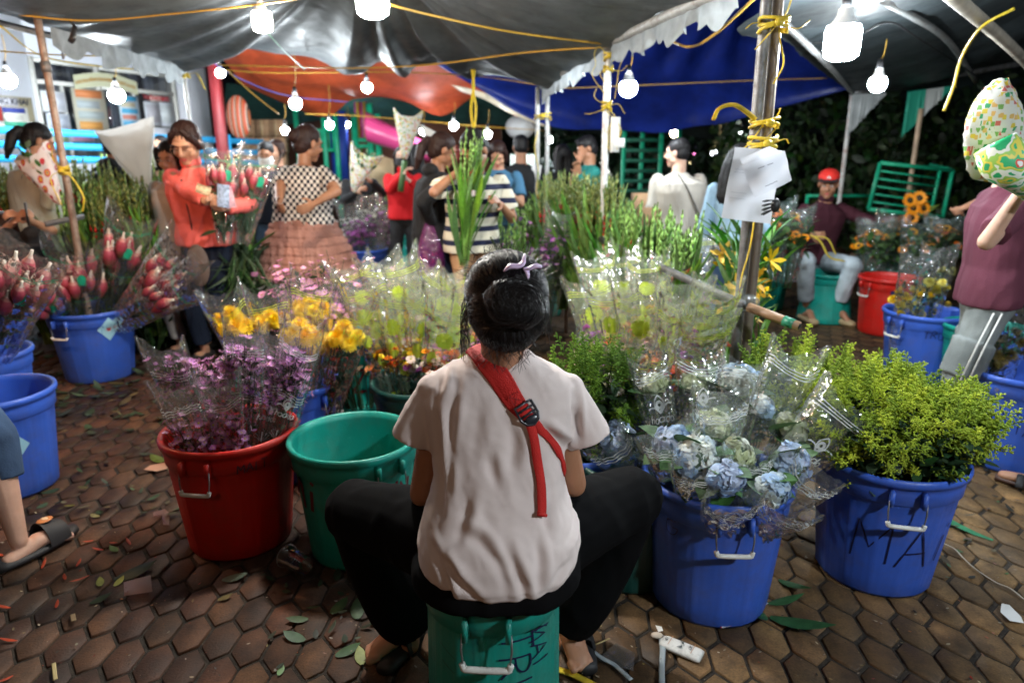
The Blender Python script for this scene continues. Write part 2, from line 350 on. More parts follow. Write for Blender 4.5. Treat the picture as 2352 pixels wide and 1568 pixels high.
# ---- tarpaulins
def tarp_mat(name, rgb, rough=.38, trans=.25, bs=9, spec=.5):
    m = mat(name, rgb, rough, spec=spec, var=.3, vs=3.5, trans=trans, bump=.6, bs=bs, dirt=.35, dirtc=tuple(c*.3 for c in rgb)); return m
GREY = tarp_mat('silver_tarp', (.07, .082, .09), .5, .03, spec=.3)
GREY2 = tarp_mat('grey_tarp', (.05, .062, .068), .55, .03, spec=.3)
BLUE = tarp_mat('blue_tarp', (.010, .028, .24), .34, .12)
ORANGE = tarp_mat('orange_tarp', (.40, .06, .018), .5, .14)
DARKT = tarp_mat('dark_tarp', (.02, .03, .03), .5, .05)
TEALN = tarp_mat('green_net', (.015, .06, .05), .7, .1)
def polar_sheet(name, B, apex, m, folds=None, nr=36, ns=260, label='', cat='tarpaulin'):
    B = catmull(B+[B[0]], ns+1)[:-1]; A = np.array(apex, float); P = []
    for i in range(nr+1):
        r = i/nr
        row = A+(B-A)*r
        row[:, 2] -= .16*math.sin(math.pi*r)           # sag
        if folds is not None: row[:, 2] += folds(row, r)
        P.append(row)
    mb = MB(); mb.grid(np.array(P), closed=True)
    return tag(mb.build(name, m), label, cat)
APX = (-.95, 4.75, 2.78)
def folds_main(P, r):
    th = np.arctan2(P[:, 0]-APX[0], P[:, 1]-APX[1])     # 0 = towards back
    w = np.exp(-(th/.85)**2)
    k = .085*w*(np.abs(np.sin(th*8.5+.6*np.sin(th*5)))-.5)+.02*np.sin(th*27+2*np.sin(th*7))*np.exp(-(th/1.4)**2)
    big = .03*snoise(P, 1.1, 3)
    return k*min(1, 2.2*r)*(.5+.9*r)+big*r*(1-r)*3+.012*snoise(P, 4, 1)*r
Bm = [R(420, 158, 6.7), R(480, 137, 6.65), R(560, 116, 6.6), R(700, 142, 6.6), R(800, 163, 6.6), R(890, 166, 6.6), R(1000, 157, 6.55), R(1110, 172, 6.5), R(1240, 206, 6.4),
      R(1320, 158, 5.4), R(1400, 112, 4.7), R(1560, 38, 3.9), R(1720, -40, 3.05), (1.1, 1.2, 2.2), (1.2, -1.5, 2.2), (-.8, -2, 2.25), (-2.9, -1.5, 2.25), (-2.85, 1.5, 2.22), R(0, 30, 4.15), R(210, 98, 5.2)]
polar_sheet('canopy_tarp', Bm, APX, GREY, folds_main, label='silver grey tarpaulin roof with pleats radiating above the seated woman', cat='tarpaulin')
K1 = R(1958, 214, 7.5)
Br = [K1, R(2110, 202, 7.6), R(2352, 140, 7.8), (7.5, 7.0, 2.5), (8.5, 3, 2.4), (6, .2, 2.4), (2.6, .2, 2.4), R(1765, 20, 3.35), R(1812, 98, 4.9), R(1880, 160, 6.1)]
polar_sheet('side_canopy_tarp', Br, (4.1, 4.4, 3.0), GREY2, lambda P, r: .03*snoise(P, 1.3, 5)*r*(1-r)*4+.012*snoise(P, 5, 2)*r, label='dull grey tarpaulin roof over the sunflower seller at right', cat='tarpaulin')
def sheet(name, rows, m, nu=90, nv=24, amp=.03, f=2.0, label='', cat='tarpaulin', pleat=None, smoothv=True):
    C = [catmull(r, nu) for r in rows]; C = np.array(C)
    P = np.array([catmull(C[:, i], nv) for i in range(nu)]).transpose(1, 0, 2)
    fl = P.reshape(-1, 3); d = amp*snoise(fl, f, len(name)); fl[:, 2] += d; fl[:, 1] += d*.7
    if pleat is not None: fl[:, 1] += pleat(fl)
    mb = MB(); mb.grid(fl.reshape(P.shape)); return tag(mb.build(name, m), label, cat)
sheet('blue_tarp', [[R(900, -20, 6.9), R(1200, -60, 6.9), R(1500, -120, 6.6), R(1750, -160, 6.4), R(1900, -60, 6.6), R(2000, 60, 7)],
                    [R(950, 60, 7.6), R(1200, 100, 7.9), R(1450, 60, 8), R(1700, 30, 7.9), R(1850, 90, 7.9), R(1960, 140, 7.9)],
                    [R(980, 130, 8.2), R(1200, 215, 8.6), R(1400, 240, 8.8), R(1600, 232, 8.7), R(1790, 205, 8.4), R(1930, 190, 8.2)],
                    [R(1010, 152, 8.4), R(1240, 283, 8.7), R(1400, 301, 9.0), R(1570, 298, 8.9), R(1780, 252, 8.5), R(1945, 205, 8.2)]],
      BLUE, label='big sagging blue tarpaulin hanging behind the white pole', amp=.035, f=1.5,
      pleat=lambda F: .12*np.sin(np.arctan2(F[:, 0]-2.3, F[:, 2]-4.2)*26)*np.exp(-((F[:, 2]-2.75)/.35)**2)*np.exp(-((F[:, 0]-2.2)/.9)**2))
sheet('orange_tarp', [[R(470, 40, 8.6), R(700, 60, 8.6), R(900, 80, 8.6), R(1100, 60, 8.6), R(1200, 80, 8.6)],
                      [R(500, 120, 9.6), R(650, 180, 9.8), R(830, 190, 9.8), R(1000, 200, 9.8), R(1170, 180, 9.6)],
                      [R(560, 196, 10.4), R(745, 262, 10.8), R(820, 226, 10.8), R(930, 240, 10.8), R(1015, 268, 10.8), R(1100, 215, 10.6), R(1190, 262, 10.4)]],
      ORANGE, label='orange tarpaulin draped over the stalls behind the checked dress woman', amp=.05, f=1.4)
sheet('pale_tarp_strip', [[R(1035, 196, 8.9), R(1110, 212, 8.9), R(1180, 240, 8.9), R(1250, 276, 8.9)], [R(1060, 212, 9), R(1120, 232, 9), R(1180, 262, 9), R(1250, 291, 9)]], mat('buff_tarp', (.5, .42, .3), .5, var=.3), nv=6, label='buff tarpaulin edge strip below the blue tarpaulin', amp=.02)
sheet('green_net_sheet', [[R(520, 190, 12), R(700, 200, 12), R(900, 210, 12), R(1100, 220, 12), R(1300, 240, 12)], [R(510, 285, 12.6), R(640, 288, 12.8), R(800, 272, 12.8), R(1000, 282, 12.8), R(1130, 290, 12.8), R(1290, 300, 12.8)]],
      TEALN, label='dark green shade net beyond the orange tarpaulin', amp=.06, f=1.5)
sheet('black_tarp', [[R(1700, 190, 9.6), R(1950, 120, 9.4), R(2200, 60, 9.2), R(2500, 20, 9)], [R(1690, 262, 10), R(1850, 300, 10.2), R(2050, 320, 10.2), R(2520, 330, 10)]], DARKT,
      label='black tarpaulin sloping down at the far right', amp=.07, f=1.8)
sheet('far_black_tarp', [[R(1240, 250, 12.5), R(1500, 200, 12.5), R(1800, 200, 12.5)], [R(1230, 300, 13.5), R(1500, 312, 13.5), R(1850, 318, 13.5)]], DARKT, label='dark tarpaulin hanging beyond the blue one', amp=.06)
# ---- scalloped valances
def valance(name, A, B, drop, m, label, n=90, wav=7, yo=.0, tri=False):
    A = Vector(A); B = Vector(B); mb = MB(); P = []
    for j in range(7):
        row = []
        for i in range(n):
            t = i/(n-1); p = A.lerp(B, t); dr = drop*(.72+.28*abs(math.sin(t*wav*math.pi+.7*math.sin(t*9))))*(.85+.2*math.sin(t*23))
            w = .025*math.sin(t*41+math.sin(t*17)*2)*(j/6)
            if tri: dr = drop*(.06+1.0*(1-t)); w *= .5
            row.append((p.x+w+yo*j/6, p.y+w*.6, p.z-dr*j/6-.005))
        P.append(row)
    mb.grid(np.array(P)); return tag(mb.build(name, m), label, 'valance', 'scalloped fabric valances')
VAL = mat('valance_cloth', (.24, .26, .27), .6, trans=.3, var=.25, vs=12)
PC = R(1397, 100, 4.7); PB = R(1243, 200, 6.4); PD = R(1690, -35, 3.1); PA = R(420, 152, 6.7); PE = R(0, 22, 4.15); PE2 = R(88, 52, 4.3)
valance('valance', PC, PD, .15, VAL, 'scalloped grey valance rising to the right of the white pole', wav=9)
valance('valance', PB, PC, .15, VAL, 'short scalloped valance between the twin poles and the white pole', wav=6)
valance('valance', PE2+Vector((0, .1, 0)), PA, .17, VAL, 'crumpled valance hanging under the eave by the white building', wav=11)
valance('valance', R(1958, 216, 7.4), R(2035, 212, 7.4), .38, mat('valance_grey', (.4, .42, .42), .6, var=.2), 'torn grey valance piece at the corner of the side roof', wav=1, tri=True)
v_ = valance('valance', R(2085, 210, 7.4), R(2190, 196, 7.4), .42, mat('striped_valance', (.5, .52, .5), .6, stripe=lambda N, L, co, b: stripes(N, L, co, [(.0, (.5, .52, .5)), (.45, (.02, .33, .22))], 'X', 2.6)) if 'stripes' in globals() else VAL, 'green and white striped valance above the tan pole', wav=1, tri=True)
# ---- tent poles and beams
def pole(name, top, bot, r, m, label, cat='pole', group=None, bands=()):
    t = thing(name, label, cat, tuple(bot), group=group); mb = MB(); P = catmull([top, (Vector(top)+Vector(bot))/2+Vector((.006, .004, 0)), bot], 14)
    mb.tube(P, r, 12); mb.build('tube', m, t)
    for k, (tt, rr) in enumerate(bands):
        p = Vector(top).lerp(Vector(bot), tt); mb = MB(); mb.tube([p-Vector((0, 0, rr)), p+Vector((0, 0, rr))], r*1.25, 12); mb.build('joint', METAL, t)
    return t
def foot(p): return Vector((p[0], p[1], 0))
pole('tent_pole', R(86, 42, 4.3), foot(R(86, 42, 4.3)), .021, BROWNPIPE, 'brown rusty tent pole at left holding up the eave', bands=[(.12, .03)])
pole('tent_pole', PA, foot(PA), .019, STEELW, 'pale thin tent pole in front of the building wall')
pole('tent_pole', PC, foot(PC), .023, mat('white_pole', (.72, .73, .72), .35, .2, dirt=.5, dirtc=(.25, .12, .06), vs=10), 'white tent pole wound with yellow ribbon in the middle of the market', bands=[(.0, .05)])
pole('tent_pole', PB+Vector((-.03, 0, 0)), foot(PB)+Vector((-.03, 0, 0)), .019, STEELW, 'left one of the two close thin poles beside the black shirt man')
pole('tent_pole', PB+Vector((.06, .05, 0)), foot(PB)+Vector((.06, .05, 0)), .019, STEELW, 'right one of the two close thin poles beside the black shirt man')
BP = Vector((.955, 2.75, 0))
pole('tent_pole', BP+Vector((-.022, 0, 2.35)), BP+Vector((-.022, 0, 0)), .0215, mat('steel_big', (.16, .16, .165), .5, .5, var=.35, vs=18, dirt=.6, dirtc=(.09, .06, .04)), 'left tube of the big steel double pole carrying white paper sheets')
pole('tent_pole', BP+Vector((.026, .012, 2.35)), BP+Vector((.026, .012, 0)), .0205, mat('tan_steel', (.2, .16, .135), .5, .4, dirt=.4, dirtc=(.15, .09, .05), vs=14), 'right browner tube of the big double pole carrying white paper sheets')
pole('tent_pole', K1, foot(K1), .022, mat('rust_white', (.55, .55, .53), .5, .1, dirt=.9, dirtc=(.28, .1, .05), vs=7), 'pale rust stained pole behind the red capped seller')
pole('tent_pole', R(2116, 250, 7.3), foot(R(2116, 250, 7.3)), .024, mat('tan_pole', (.42, .3, .2), .55, var=.3), 'tan wooden pole standing behind the green metal frame')
def beam(name, a, b, r, m, label, cat='roof beam', sag=0.0, sq=False):
    mb = MB(); P = catmull([a, (Vector(a)+Vector(b))/2+Vector((0, 0, -sag)), b], 16); mb.tube(P, r, 4 if sq else 10)
    return tag(mb.build(name, m), label, cat, 'roof frame tubes')
beam('roof_beam', PE+Vector((-.4, -.9, .02)), PA, .021, STEELW, 'pale eave tube along the building side of the roof', sag=.01)
beam('roof_beam', PD+Vector((.15, -.8, 0)), PC, .026, STEELW, 'upper eave tube rising right from the white pole')
beam('roof_beam', PC, PB, .022, STEELW, 'eave tube between the white pole and the twin poles')
beam('roof_beam', PC+Vector((.03, 0, .0)), Vector(APX)+Vector((.25, -.25, -.1)), .026, mat('rust_tube', (.36, .27, .17), .5, .3, dirt=.6, dirtc=(.15, .07, .03)), 'rusty rafter tube rising left from the white pole')
beam('roof_beam', PB+Vector((0, 0, .03)), R(1700, -330, 4.6)*1.0, .022, STEELW, 'pale rafter crossing behind the rusty one')
beam('roof_beam', PA+Vector((0, 0, .02)), R(60, -60, 4.4), .02, STEELW, 'pale rafter above the building side eave')
beam('roof_beam', PB, Vector(APX), .012, STEELW, 'thin rafter from the twin poles to the roof peak', sag=-.02)
beam('roof_beam', R(1958, 214, 7.45), R(2370, 142, 7.7), .028, METAL, 'far eave tube of the side roof')
beam('roof_beam', R(2242, 188, 7.3), R(2028, 0, 3.9), .022, STEELW, 'pale rafter of the side roof', sag=-.1)
beam('roof_beam', R(2420, 215, 6.3), R(2150, -40, 3.0), .032, mat('rafter_tan', (.45, .4, .33), .5, var=.3), 'thick tan rafter at the top right corner', sag=-.03)
beam('roof_beam', R(1958, 214, 7.45), R(1765, 20, 3.35), .02, STEELW, 'edge tube of the side roof near the big double pole', sag=-.02)
# market rails at hip height
def rail(name, a, b, m, label, w=.034, h=.016):
    a = Vector(a); b = Vector(b); d = b-a; mb = MB(); q = d.to_track_quat('X', 'Z').to_matrix().to_4x4()
    mb.box((a+b)/2, (d.length, h, w), M=q); return tag(mb.build(name, m, smooth=False), label, 'rail')
RAILM = mat('rail_grey', (.12, .125, .13), .5, .2, var=.25, vs=9, dirt=.4)
rail('display_rail', (BP.x-.03, 2.66, .86), (.60, 4.66, .88), RAILM, 'grey display rail between the double pole and the white pole')
rail('display_rail', (.66, 4.74, .88), (.30, 6.4, .89), RAILM, 'grey display rail running back from the white pole')
mb = MB(); t_ = thing('bamboo_bar', 'short tan bar end wrapped with green tape jutting from the double pole', 'bar', (BP.x, 2.62, .84))
mb.tube([(BP.x-.02, 2.64, .86), (BP.x+.13, 2.50, .815)], .019, 6); mb.build('bar', mat('tan_bar', (.3, .17, .09), .5, var=.3), t_)
mb = MB(); mb.tube([(BP.x+.085, 2.542, .829), (BP.x+.115, 2.514, .82)], .0205, 6); mb.build('tape', mat('green_tape', (.03, .2, .12), .3), t_)
mb = MB(); mb.tube([(BP.x+.129, 2.501, .8155), (BP.x+.1315, 2.4985, .8146)], .013, 6); mb.build('hollow_shade', BLACKP, t_)  # black disc painted as the shaded inside of the solid bar end
mb = MB(); mb.ell((BP.x, 2.72, .86), (.052, .05, .034), n=20, m=12); o_ = mb.build('tape_wrap', clear_film('tape_film', .12, gl=1.2), t_)
rail('display_rail', R(104, 515, 4.3), R(192, 497, 4.55), RAILM, 'short grey rail end taped beside the left gladiolus bundles')
# ---- rails stand on legs
for p in ((.45, 5.5, .86), (.8, 3.7, .84)):
    mb = MB(); mb.tube([p, (p[0], p[1], 0)], .016, 8); tag(mb.build('rail_leg', BROWNPIPE), 'rusty leg under the rail %s' % ('behind' if p[1] > 5 else 'in front of')+' the white pole', 'rail leg')
# ---- bulbs
EM = {}
def glow(col, st):
    k = (col, st)
    if k not in EM:
        m = bpy.data.materials.new('lamp_glow'); m.use_nodes = True; t = m.node_tree; t.nodes.remove(t.nodes['Principled BSDF'])
        e = t.nodes.new('ShaderNodeEmission'); e.inputs[0].default_value = (*col, 1); e.inputs[1].default_value = st; t.links.new(e.outputs[0], t.nodes['Material Output'].inputs[0]); EM[k] = m
    return EM[k]
COOL = (.86, .95, 1.0); NEUT = (1, .97, .9); WARM = (1, .66, .34)
def bulb(p, r, watts, col, label, cord=None, kind='A', tiltx=0, cordm=None):
    """hanging LED bulb: glowing globe, white neck, black socket, cord"""
    p = Vector(p); t = thing('light_bulb', label, 'light bulb', tuple(p), group='bare bulbs hanging over the market')
    area = 4*math.pi*r*r*1.05; st = watts/(math.pi*area)
    mb = MB()
    if kind == 'T': prof = [(.0, -1.15), (.6, -1.12), (.93, -.9), (1, -.5), (1, .45), (.9, .75)]
    else: prof = [(0, -1), (.38, -.93), (.7, -.72), (.93, -.38), (1, 0), (.93, .38), (.76, .66)]
    top = [(prof[-1][0]*.99, prof[-1][1]+.01), (.62, prof[-1][1]+.3), (.45, prof[-1][1]+.6), (.4, prof[-1][1]+.95)]
    def lathe(pr, n=26): return np.array([[(p.x+a*r*math.cos(2*math.pi*k/n), p.y+a*r*math.sin(2*math.pi*k/n), p.z+z*r) for k in range(n)] for a, z in pr])
    mb.grid(lathe([(max(a, .001), z) for a, z in prof]), closed=True); mb.build('globe', glow(col, st), t)
    mb = MB(); mb.grid(lathe(top), closed=True); mb.build('neck', mat('bulb_neck', (.85, .85, .85), .4, em=(1, 1, 1), est=0), t)
    zt = p.z+(prof[-1][1]+.95)*r; mb = MB(); mb.tube([(p.x, p.y, zt-.005), (p.x, p.y, zt+.055)], [.019, .016], 10); mb.build('socket', BLACKP, t)
    end = Vector(cord) if cord is not None else Vector((p.x, p.y, p.z+.6))
    s0 = Vector((p.x, p.y, zt+.05)); mid = (s0+end)/2+Vector((.01, .01, -.02)); mb = MB(); mb.tube(catmull([s0, mid, end], 10), .004, 5); mb.build('cord', cordm or WIRE, t)
    return t
BL = [ # u, v, Y, r, W, colour, type, label, cord length
 (602, 47, 4.0, .052, 40, (1, .82, .6), 'T', 'warm white bulb at upper left under the pleated roof', .5),
 (855, -5, 2.74, .060, 95, NEUT, 'T', 'large glaring bulb at the top of the picture above the head', .3),
 (18, 185, 6.8, .070, 95, COOL, 'A', 'bulb hanging in front of the notice board wall', .4),
 (268, 220, 7.0, .070, 105, COOL, 'A', 'bulb hanging before the window with its banner', .3),
 (506, 168, 8.2, .05, 60, COOL, 'A', 'bulb glaring against the top of the red column', .3),
 (679, 238, 6.6, .055, 45, COOL, 'A', 'bulb over the checked dress woman', .45),
 (843, 201, 7.4, .052, 34, COOL, 'A', 'bulb hanging alone before the orange tarpaulin', .25),
 (655, 300, 8.6, .046, 18, COOL, 'A', 'small bulb behind the checked dress woman head', .3),
 (757, 287, 9.4, .052, 22, COOL, 'A', 'bulb hanging over the green playground fence', .5),
 (797, 286, 12, .048, 18, COOL, 'A', 'smallest bulb beside the green playground posts', .3),
 (972, 302, 10.5, .048, 20, COOL, 'A', 'bulb left of the white wrapped bouquet head', .3),
 (1042, 289, 9.6, .055, 22, COOL, 'A', 'bulb above the black hoodie shopper', .3),
 (1120, 309, 9.0, .05, 20, COOL, 'A', 'bulb just above the striped shirt man', .3),
 (1261, 321, 10.5, .05, 20, COOL, 'A', 'bulb right of the twin poles', .3),
 (1443, 203, 5.6, .068, 75, COOL, 'A', 'large bulb just right of the white pole', .25),
 (1548, 306, 10.5, .052, 20, WARM, 'A', 'orange tinted bulb behind the beige shirt man', .3),
 (1935, 92, 2.95, .068, 60, COOL, 'T', 'huge bright bulb in the upper right', .35),
 (2016, 192, 4.4, .052, 55, COOL, 'A', 'bulb hanging over the red capped seller', .25),
 (1186, 296, 14, .05, 14, NEUT, 'A', 'faint distant bulb above the black shirt man', .3),
]
for u, v, Y, r, w, c, k, lb, cl in BL:
    p = R(u, v, Y); bulb(p, r, w, c, lb, p+Vector((.02, 0, cl)), k)
# bulbs of the same stall rows just outside the picture
bulb((1.95, .05, 2.0), .06, 98, COOL, 'bright bulb behind the photographer on the right', (1.95, .05, 2.3), 'T')
bulb((-1.25, -.5, 2.1), .055, 17, (1, .66, .45), 'warm bulb behind the photographer on the left', (-1.25, -.5, 2.3))
bulb((-3.1, 2.9, 2.0), .055, 55, (1, .5, .26), 'orange tinted bulb outside the picture at left', (-3.1, 2.9, 2.25))
bulb((3.6, 1.9, 2.1), .055, 40, COOL, 'bulb under the side roof outside the picture at right', (3.6, 1.9, 2.5))
# wires
def wire(name, pts, r, m, label, group='wires strung under the tarpaulins'):
    mb = MB(); mb.tube(catmull(pts, 40), r, 5); return tag(mb.build(name, m), label, 'wire', group)
wire('light_wire', [R(0, 30, 4.2), R(200, 48, 4.3), R(400, 32, 4.2), R(640, 5, 3.9), R(760, -20, 3.6)], .005, WIRE, 'yellow wire running along the top left of the roof')
wire('light_wire', [R(870, 5, 2.9), R(1000, 38, 3.5), R(1180, 75, 4.1), R(1396, 103, 4.66)], .006, WIRE, 'yellow wire from the big top bulb to the white pole')
wire('light_wire', [R(500, 150, 6.5), R(640, 153, 6.4), R(820, 157, 6.0), R(1000, 148, 5.6), R(1200, 122, 5.1), R(1396, 108, 4.66)], .006, WIRE, 'yellow wire along the back edge of the pleated roof')
wire('light_wire', [R(500, 160, 7.0), R(640, 168, 7.0), R(900, 166, 7.0), R(1100, 176, 7.0), R(1240, 196, 7.0)], .005, WIRE, 'second yellow wire just behind the roof edge')
wire('light_wire', [R(490, 145, 8), R(560, 185, 8.2), R(660, 220, 8.4), R(800, 235, 8.6)], .006, mat('blue_wire', (.06, .12, .5), .5), 'blue rope running from the red column')
wire('light_wire', [R(520, 160, 7.6), R(580, 215, 8), R(640, 262, 8.4)], .006, WIRE, 'yellow wire slanting down to the small bulb')
wire('light_wire', [R(602, 62, 4.1), R(655, 120, 5), R(700, 160, 6.4)], .005, GREENW, 'green wire dropping from the warm bulb')
wire('light_wire', [R(1405, 130, 4.66), R(1500, 85, 4.2), R(1580, 108, 3.9), R(1640, 80, 3.6), R(1740, -10, 3.0)], .007, WIRE, 'thick yellow cord waving right of the white pole')
wire('light_wire', [R(1250, 205, 7), R(1500, 195, 7), R(1735, 185, 7), R(1900, 180, 7)], .005, WIRE, 'yellow wire in front of the blue tarpaulin')
wire('light_wire', [R(1840, 105, 5), R(1960, 85, 4.4), R(2040, 52, 4.2), R(2110, 90, 5), R(2250, 180, 7)], .007, BLACKP, 'black cable drooping under the side roof')
wire('light_wire', [R(2330, 20, 3.5), R(2255, 62, 3.6), R(2210, 130, 3.9), R(2190, 200, 4.0), R(2168, 255, 4.0)], .008, YELLOW, 'yellow ribbon end dangling below the side roof')
wire('light_wire', [R(0, 60, 4.1), R(100, 130, 4.6), R(250, 155, 5.3), R(350, 160, 6)], .005, YELLOW, 'yellow string sagging by the left eave')
wire('light_wire', [R(0, 118, 5), R(120, 126, 5.1), R(260, 130, 5.3)], .005, YELLOW, 'yellow string over the notice board')
wire('light_wire', [R(700, 262, 9.6), R(800, 265, 9.8), R(930, 275, 10), R(1100, 290, 10), R(1250, 300, 10.2)], .006, WIRE, 'far wire linking the small bulbs')
# ================================================================ BUCKETS
def bucket_mat(nm, rgb): return mat(nm, rgb, .38, spec=.45, var=.10, vs=6, dirt=.35, dirtc=tuple(c*.35+k for c, k in zip(rgb, (.075, .055, .035))), bump=.06, bs=120)
BB = bucket_mat('blue_plastic', (.04, .115, .54)); BT = bucket_mat('teal_plastic', (.006, .27, .215)); BR = bucket_mat('red_plastic', (.52, .012, .008)); BL2 = bucket_mat('light_blue_plastic', (.1, .32, .75)); BDK = bucket_mat('dark_green_plastic', (.008, .06, .05))
INK = mat('ink', vcol=True, rough=.5)
STK = mat('sticker', vcol=True, rough=.35)
BK = []
def bucket(label, x, y, m, Rr=.235, Rb=.185, H=.45, handles=(), texts=(), stickers=(), group='round plastic flower buckets', upside=False, tilt=None, shell='shell'):
    t = thing('bucket', label, 'bucket', (x, y, 0), group=group)
    h = H
    prof = [(0.001, .012), (Rb*.5, .012), (Rb-.02, .004), (Rb-.006, .0), (Rb, .012)]
    nb = 7
    for i in range(1, nb+1):
        k = i/nb; prof.append((Rb+(Rr-.02-Rb)*k*.96, .012+(h-.10-.012)*k))
    prof += [(Rr-.018, h-.095), (Rr-.0125, h-.09), (Rr-.010, h-.05), (Rr-.009, h-.03), (Rr+.001, h-.027), (Rr+.003, h-.012), (Rr, h-.002), (Rr-.006, h), (Rr-.016, h-.004), (Rr-.0175, h-.03), (Rr-.021, h-.09)]
    nin = 5
    for i in range(1, nin+1):
        k = i/nin; prof.append((Rr-.022+(Rb-.006-Rr+.022)*k, h-.09-(h-.12)*k))
    prof.append((.001, .02))
    N = 120; rows = []
    for q, (r, z) in enumerate(prof):
        rib = 1 if 4 <= q <= 4+nb else 0
        row = []
        for k in range(N):
            th = 2*math.pi*k/N; rr = r
            if rib: rr += .0028*(1 if k % 8 == 0 else (-.0002 if k % 8 in (1, 7) else 0))*1.0 - (.0012 if k % 8 == 4 else 0)
            if r > .01: rr += .0012*math.sin(2*th+x*5)+.0008*math.sin(5*th)
            zz = h-z if upside else z
            row.append((x+rr*math.cos(th), y+rr*math.sin(th), zz+.001))
        rows.append(row)
    if upside: rows = rows[::-1]
    mb = MB(); mb.grid(np.array(rows), closed=True); sh = mb.build(shell, m, t)
    def surf(az, z, off=.0):
        zz = h-z if upside else z
        rr = Rb+(Rr-.02-Rb)*min(1, max(0, (zz-.012)/(h-.112)))*.96 if zz < h-.095 else Rr-.0075
        rr += off
        return Vector((x+rr*math.cos(az), y+rr*math.sin(az), z+.001))
    for az in handles:
        az = math.radians(az); n = Vector((math.cos(az), math.sin(az), 0)); tg = Vector((-math.sin(az), math.cos(az), 0))
        sg = -1 if upside else 1; zl = h-.06 if not upside else .06
        c = Vector((x, y, 0)) + n*(Rr-.008)
        for s_ in (-1, 1):
            mb = MB(); mb.box(tuple(c+tg*s_*.047+Vector((0, 0, zl))+n*.008), (.028, .012, .05), rz=az); mb.build('lug', m, t, smooth=False)
        mb = MB(); zd = zl-.085*sg
        o1 = n*.016; P = [c+tg*.053+o1+Vector((0, 0, zl-.005)), c+tg*.055+n*.022+Vector((0, 0, zl-.04)), c+tg*.05+n*.026+Vector((0, 0, zd)), c-tg*.05+n*.026+Vector((0, 0, zd)), c-tg*.055+n*.022+Vector((0, 0, zl-.04)), c-tg*.053+o1+Vector((0, 0, zl-.005))]
        mb.tube(P, .0028, 6); hd = mb.build('handle', METAL, t)
        mb = MB(); Q = [c+tg*.053+n*.025+Vector((0, 0, zd+.012)), c+tg*.05+n*.026+Vector((0, 0, zd+.003)), c+tg*.04+n*.027+Vector((0, 0, zd-.002)), c-tg*.04+n*.027+Vector((0, 0, zd-.002)), c-tg*.05+n*.026+Vector((0, 0, zd+.003)), c-tg*.053+n*.025+Vector((0, 0, zd+.012))]
        mb.tube(catmull(Q, 18), .0075, 8); mb.build('grip', mat('grip_white', (.74, .74, .70), .4, dirt=.12, vs=30), hd)
    for tx in texts:
        text, az, z, size, w, col = tx[:6]; rotv = tx[6] if len(tx) > 6 else 0; az0 = math.radians(az)
        rr = Rb+(Rr-Rb)*z/h
        mb = MB(); write(mb, text, size, w, lambda a, b: surf(az0+a/rr, z+b, .0030), y0=-size/2, col=col, slant=.08, rotate=rotv, jit=.05)
        if mb.n: mb.build('writing', INK, t, smooth=False)
    for az, z, sz in stickers:
        az0 = math.radians(az); mb = MB(); g = []
        for i in range(7):
            row = []
            for j in range(7):
                a_, b_ = (i-3)/3*sz/2, (j-3)/3*sz/2; q = (a_-b_)/1.4142, (a_+b_)/1.4142
                row.append(tuple(surf(az0+q[0]/Rr*1.2, z+q[1]*1.3, .003)))
            g.append(row)
        mb.grid(np.array(g), col=(.35, .62, .75))
        f = lambda a, b: surf(az0+a/Rr*1.2, z+b, .0045)
        for (rx, ry, cc) in ((.016, .020, (.6, .62, .66)), (.011, .014, (.5, .03, .05))):
            ribbon(mb, arc(0, 0, rx*.5, ry*.5, 0, 360, 16), rx, f, col=cc)
        mb.build('sticker', STK, t, smooth=False)
    t['_x'] = x; t['_y'] = y
    BK.append((label, x, y, H, Rr)); return surf
def at(u, v, z=.45):
    p = G(u, v, z); return p.x, p.y
DKB = (.004, .006, .05); BLK = (.01, .01, .02); DRED = (.13, .005, .01)
# foreground row
P_RED = at(528, 985); P_TEAL = at(812, 1000); P_HYD = at(1648, 1085); P_GOLD = at(2042, 1040)
bucket('red bucket of purple asters in the front row with black writing under its rim', *P_RED, BR, .242, .185, .46, handles=(-97, 83), texts=[('MAI', -56, .385, .032, .0038, BLK), ('T', -41, .388, .034, .0038, BLK)])
bucket('empty open teal bucket beside the seated woman left knee', *P_TEAL, BT, .236, .182, .455, handles=(-47, 133), texts=[('Mi', -140, .30, .13, .016, DRED), ('CaUN', -50, .285, .085, .012, DRED)])
SEAT = (-.045, 1.425)
bucket('narrow teal bucket the woman sits on with MAI TRUNG written sideways', *SEAT, BT, .176, .163, .52, handles=(-93,), texts=[('MAI', -48, .38, .052, .004, DKB, -1.5708+.12), ('TRUNG', -66, .27, .08, .0048, DKB, -1.5708+.1), ('77 lC', -128, .3, .05, .0015, (.01, .08, .08), -1.5708)])
bucket('blue bucket full of wrapped hydrangeas in the front row', *P_HYD, BB, .238, .188, .455, handles=(-93,), texts=[('G', -142, .34, .06, .003, DKB)])
bucket('blue bucket of yellow green goldenrod with big MAI writing at front right', *P_GOLD, BB, .245, .186, .46, handles=(-104,), texts=[('MAi', -96, .205, .15, .0058, DKB)])
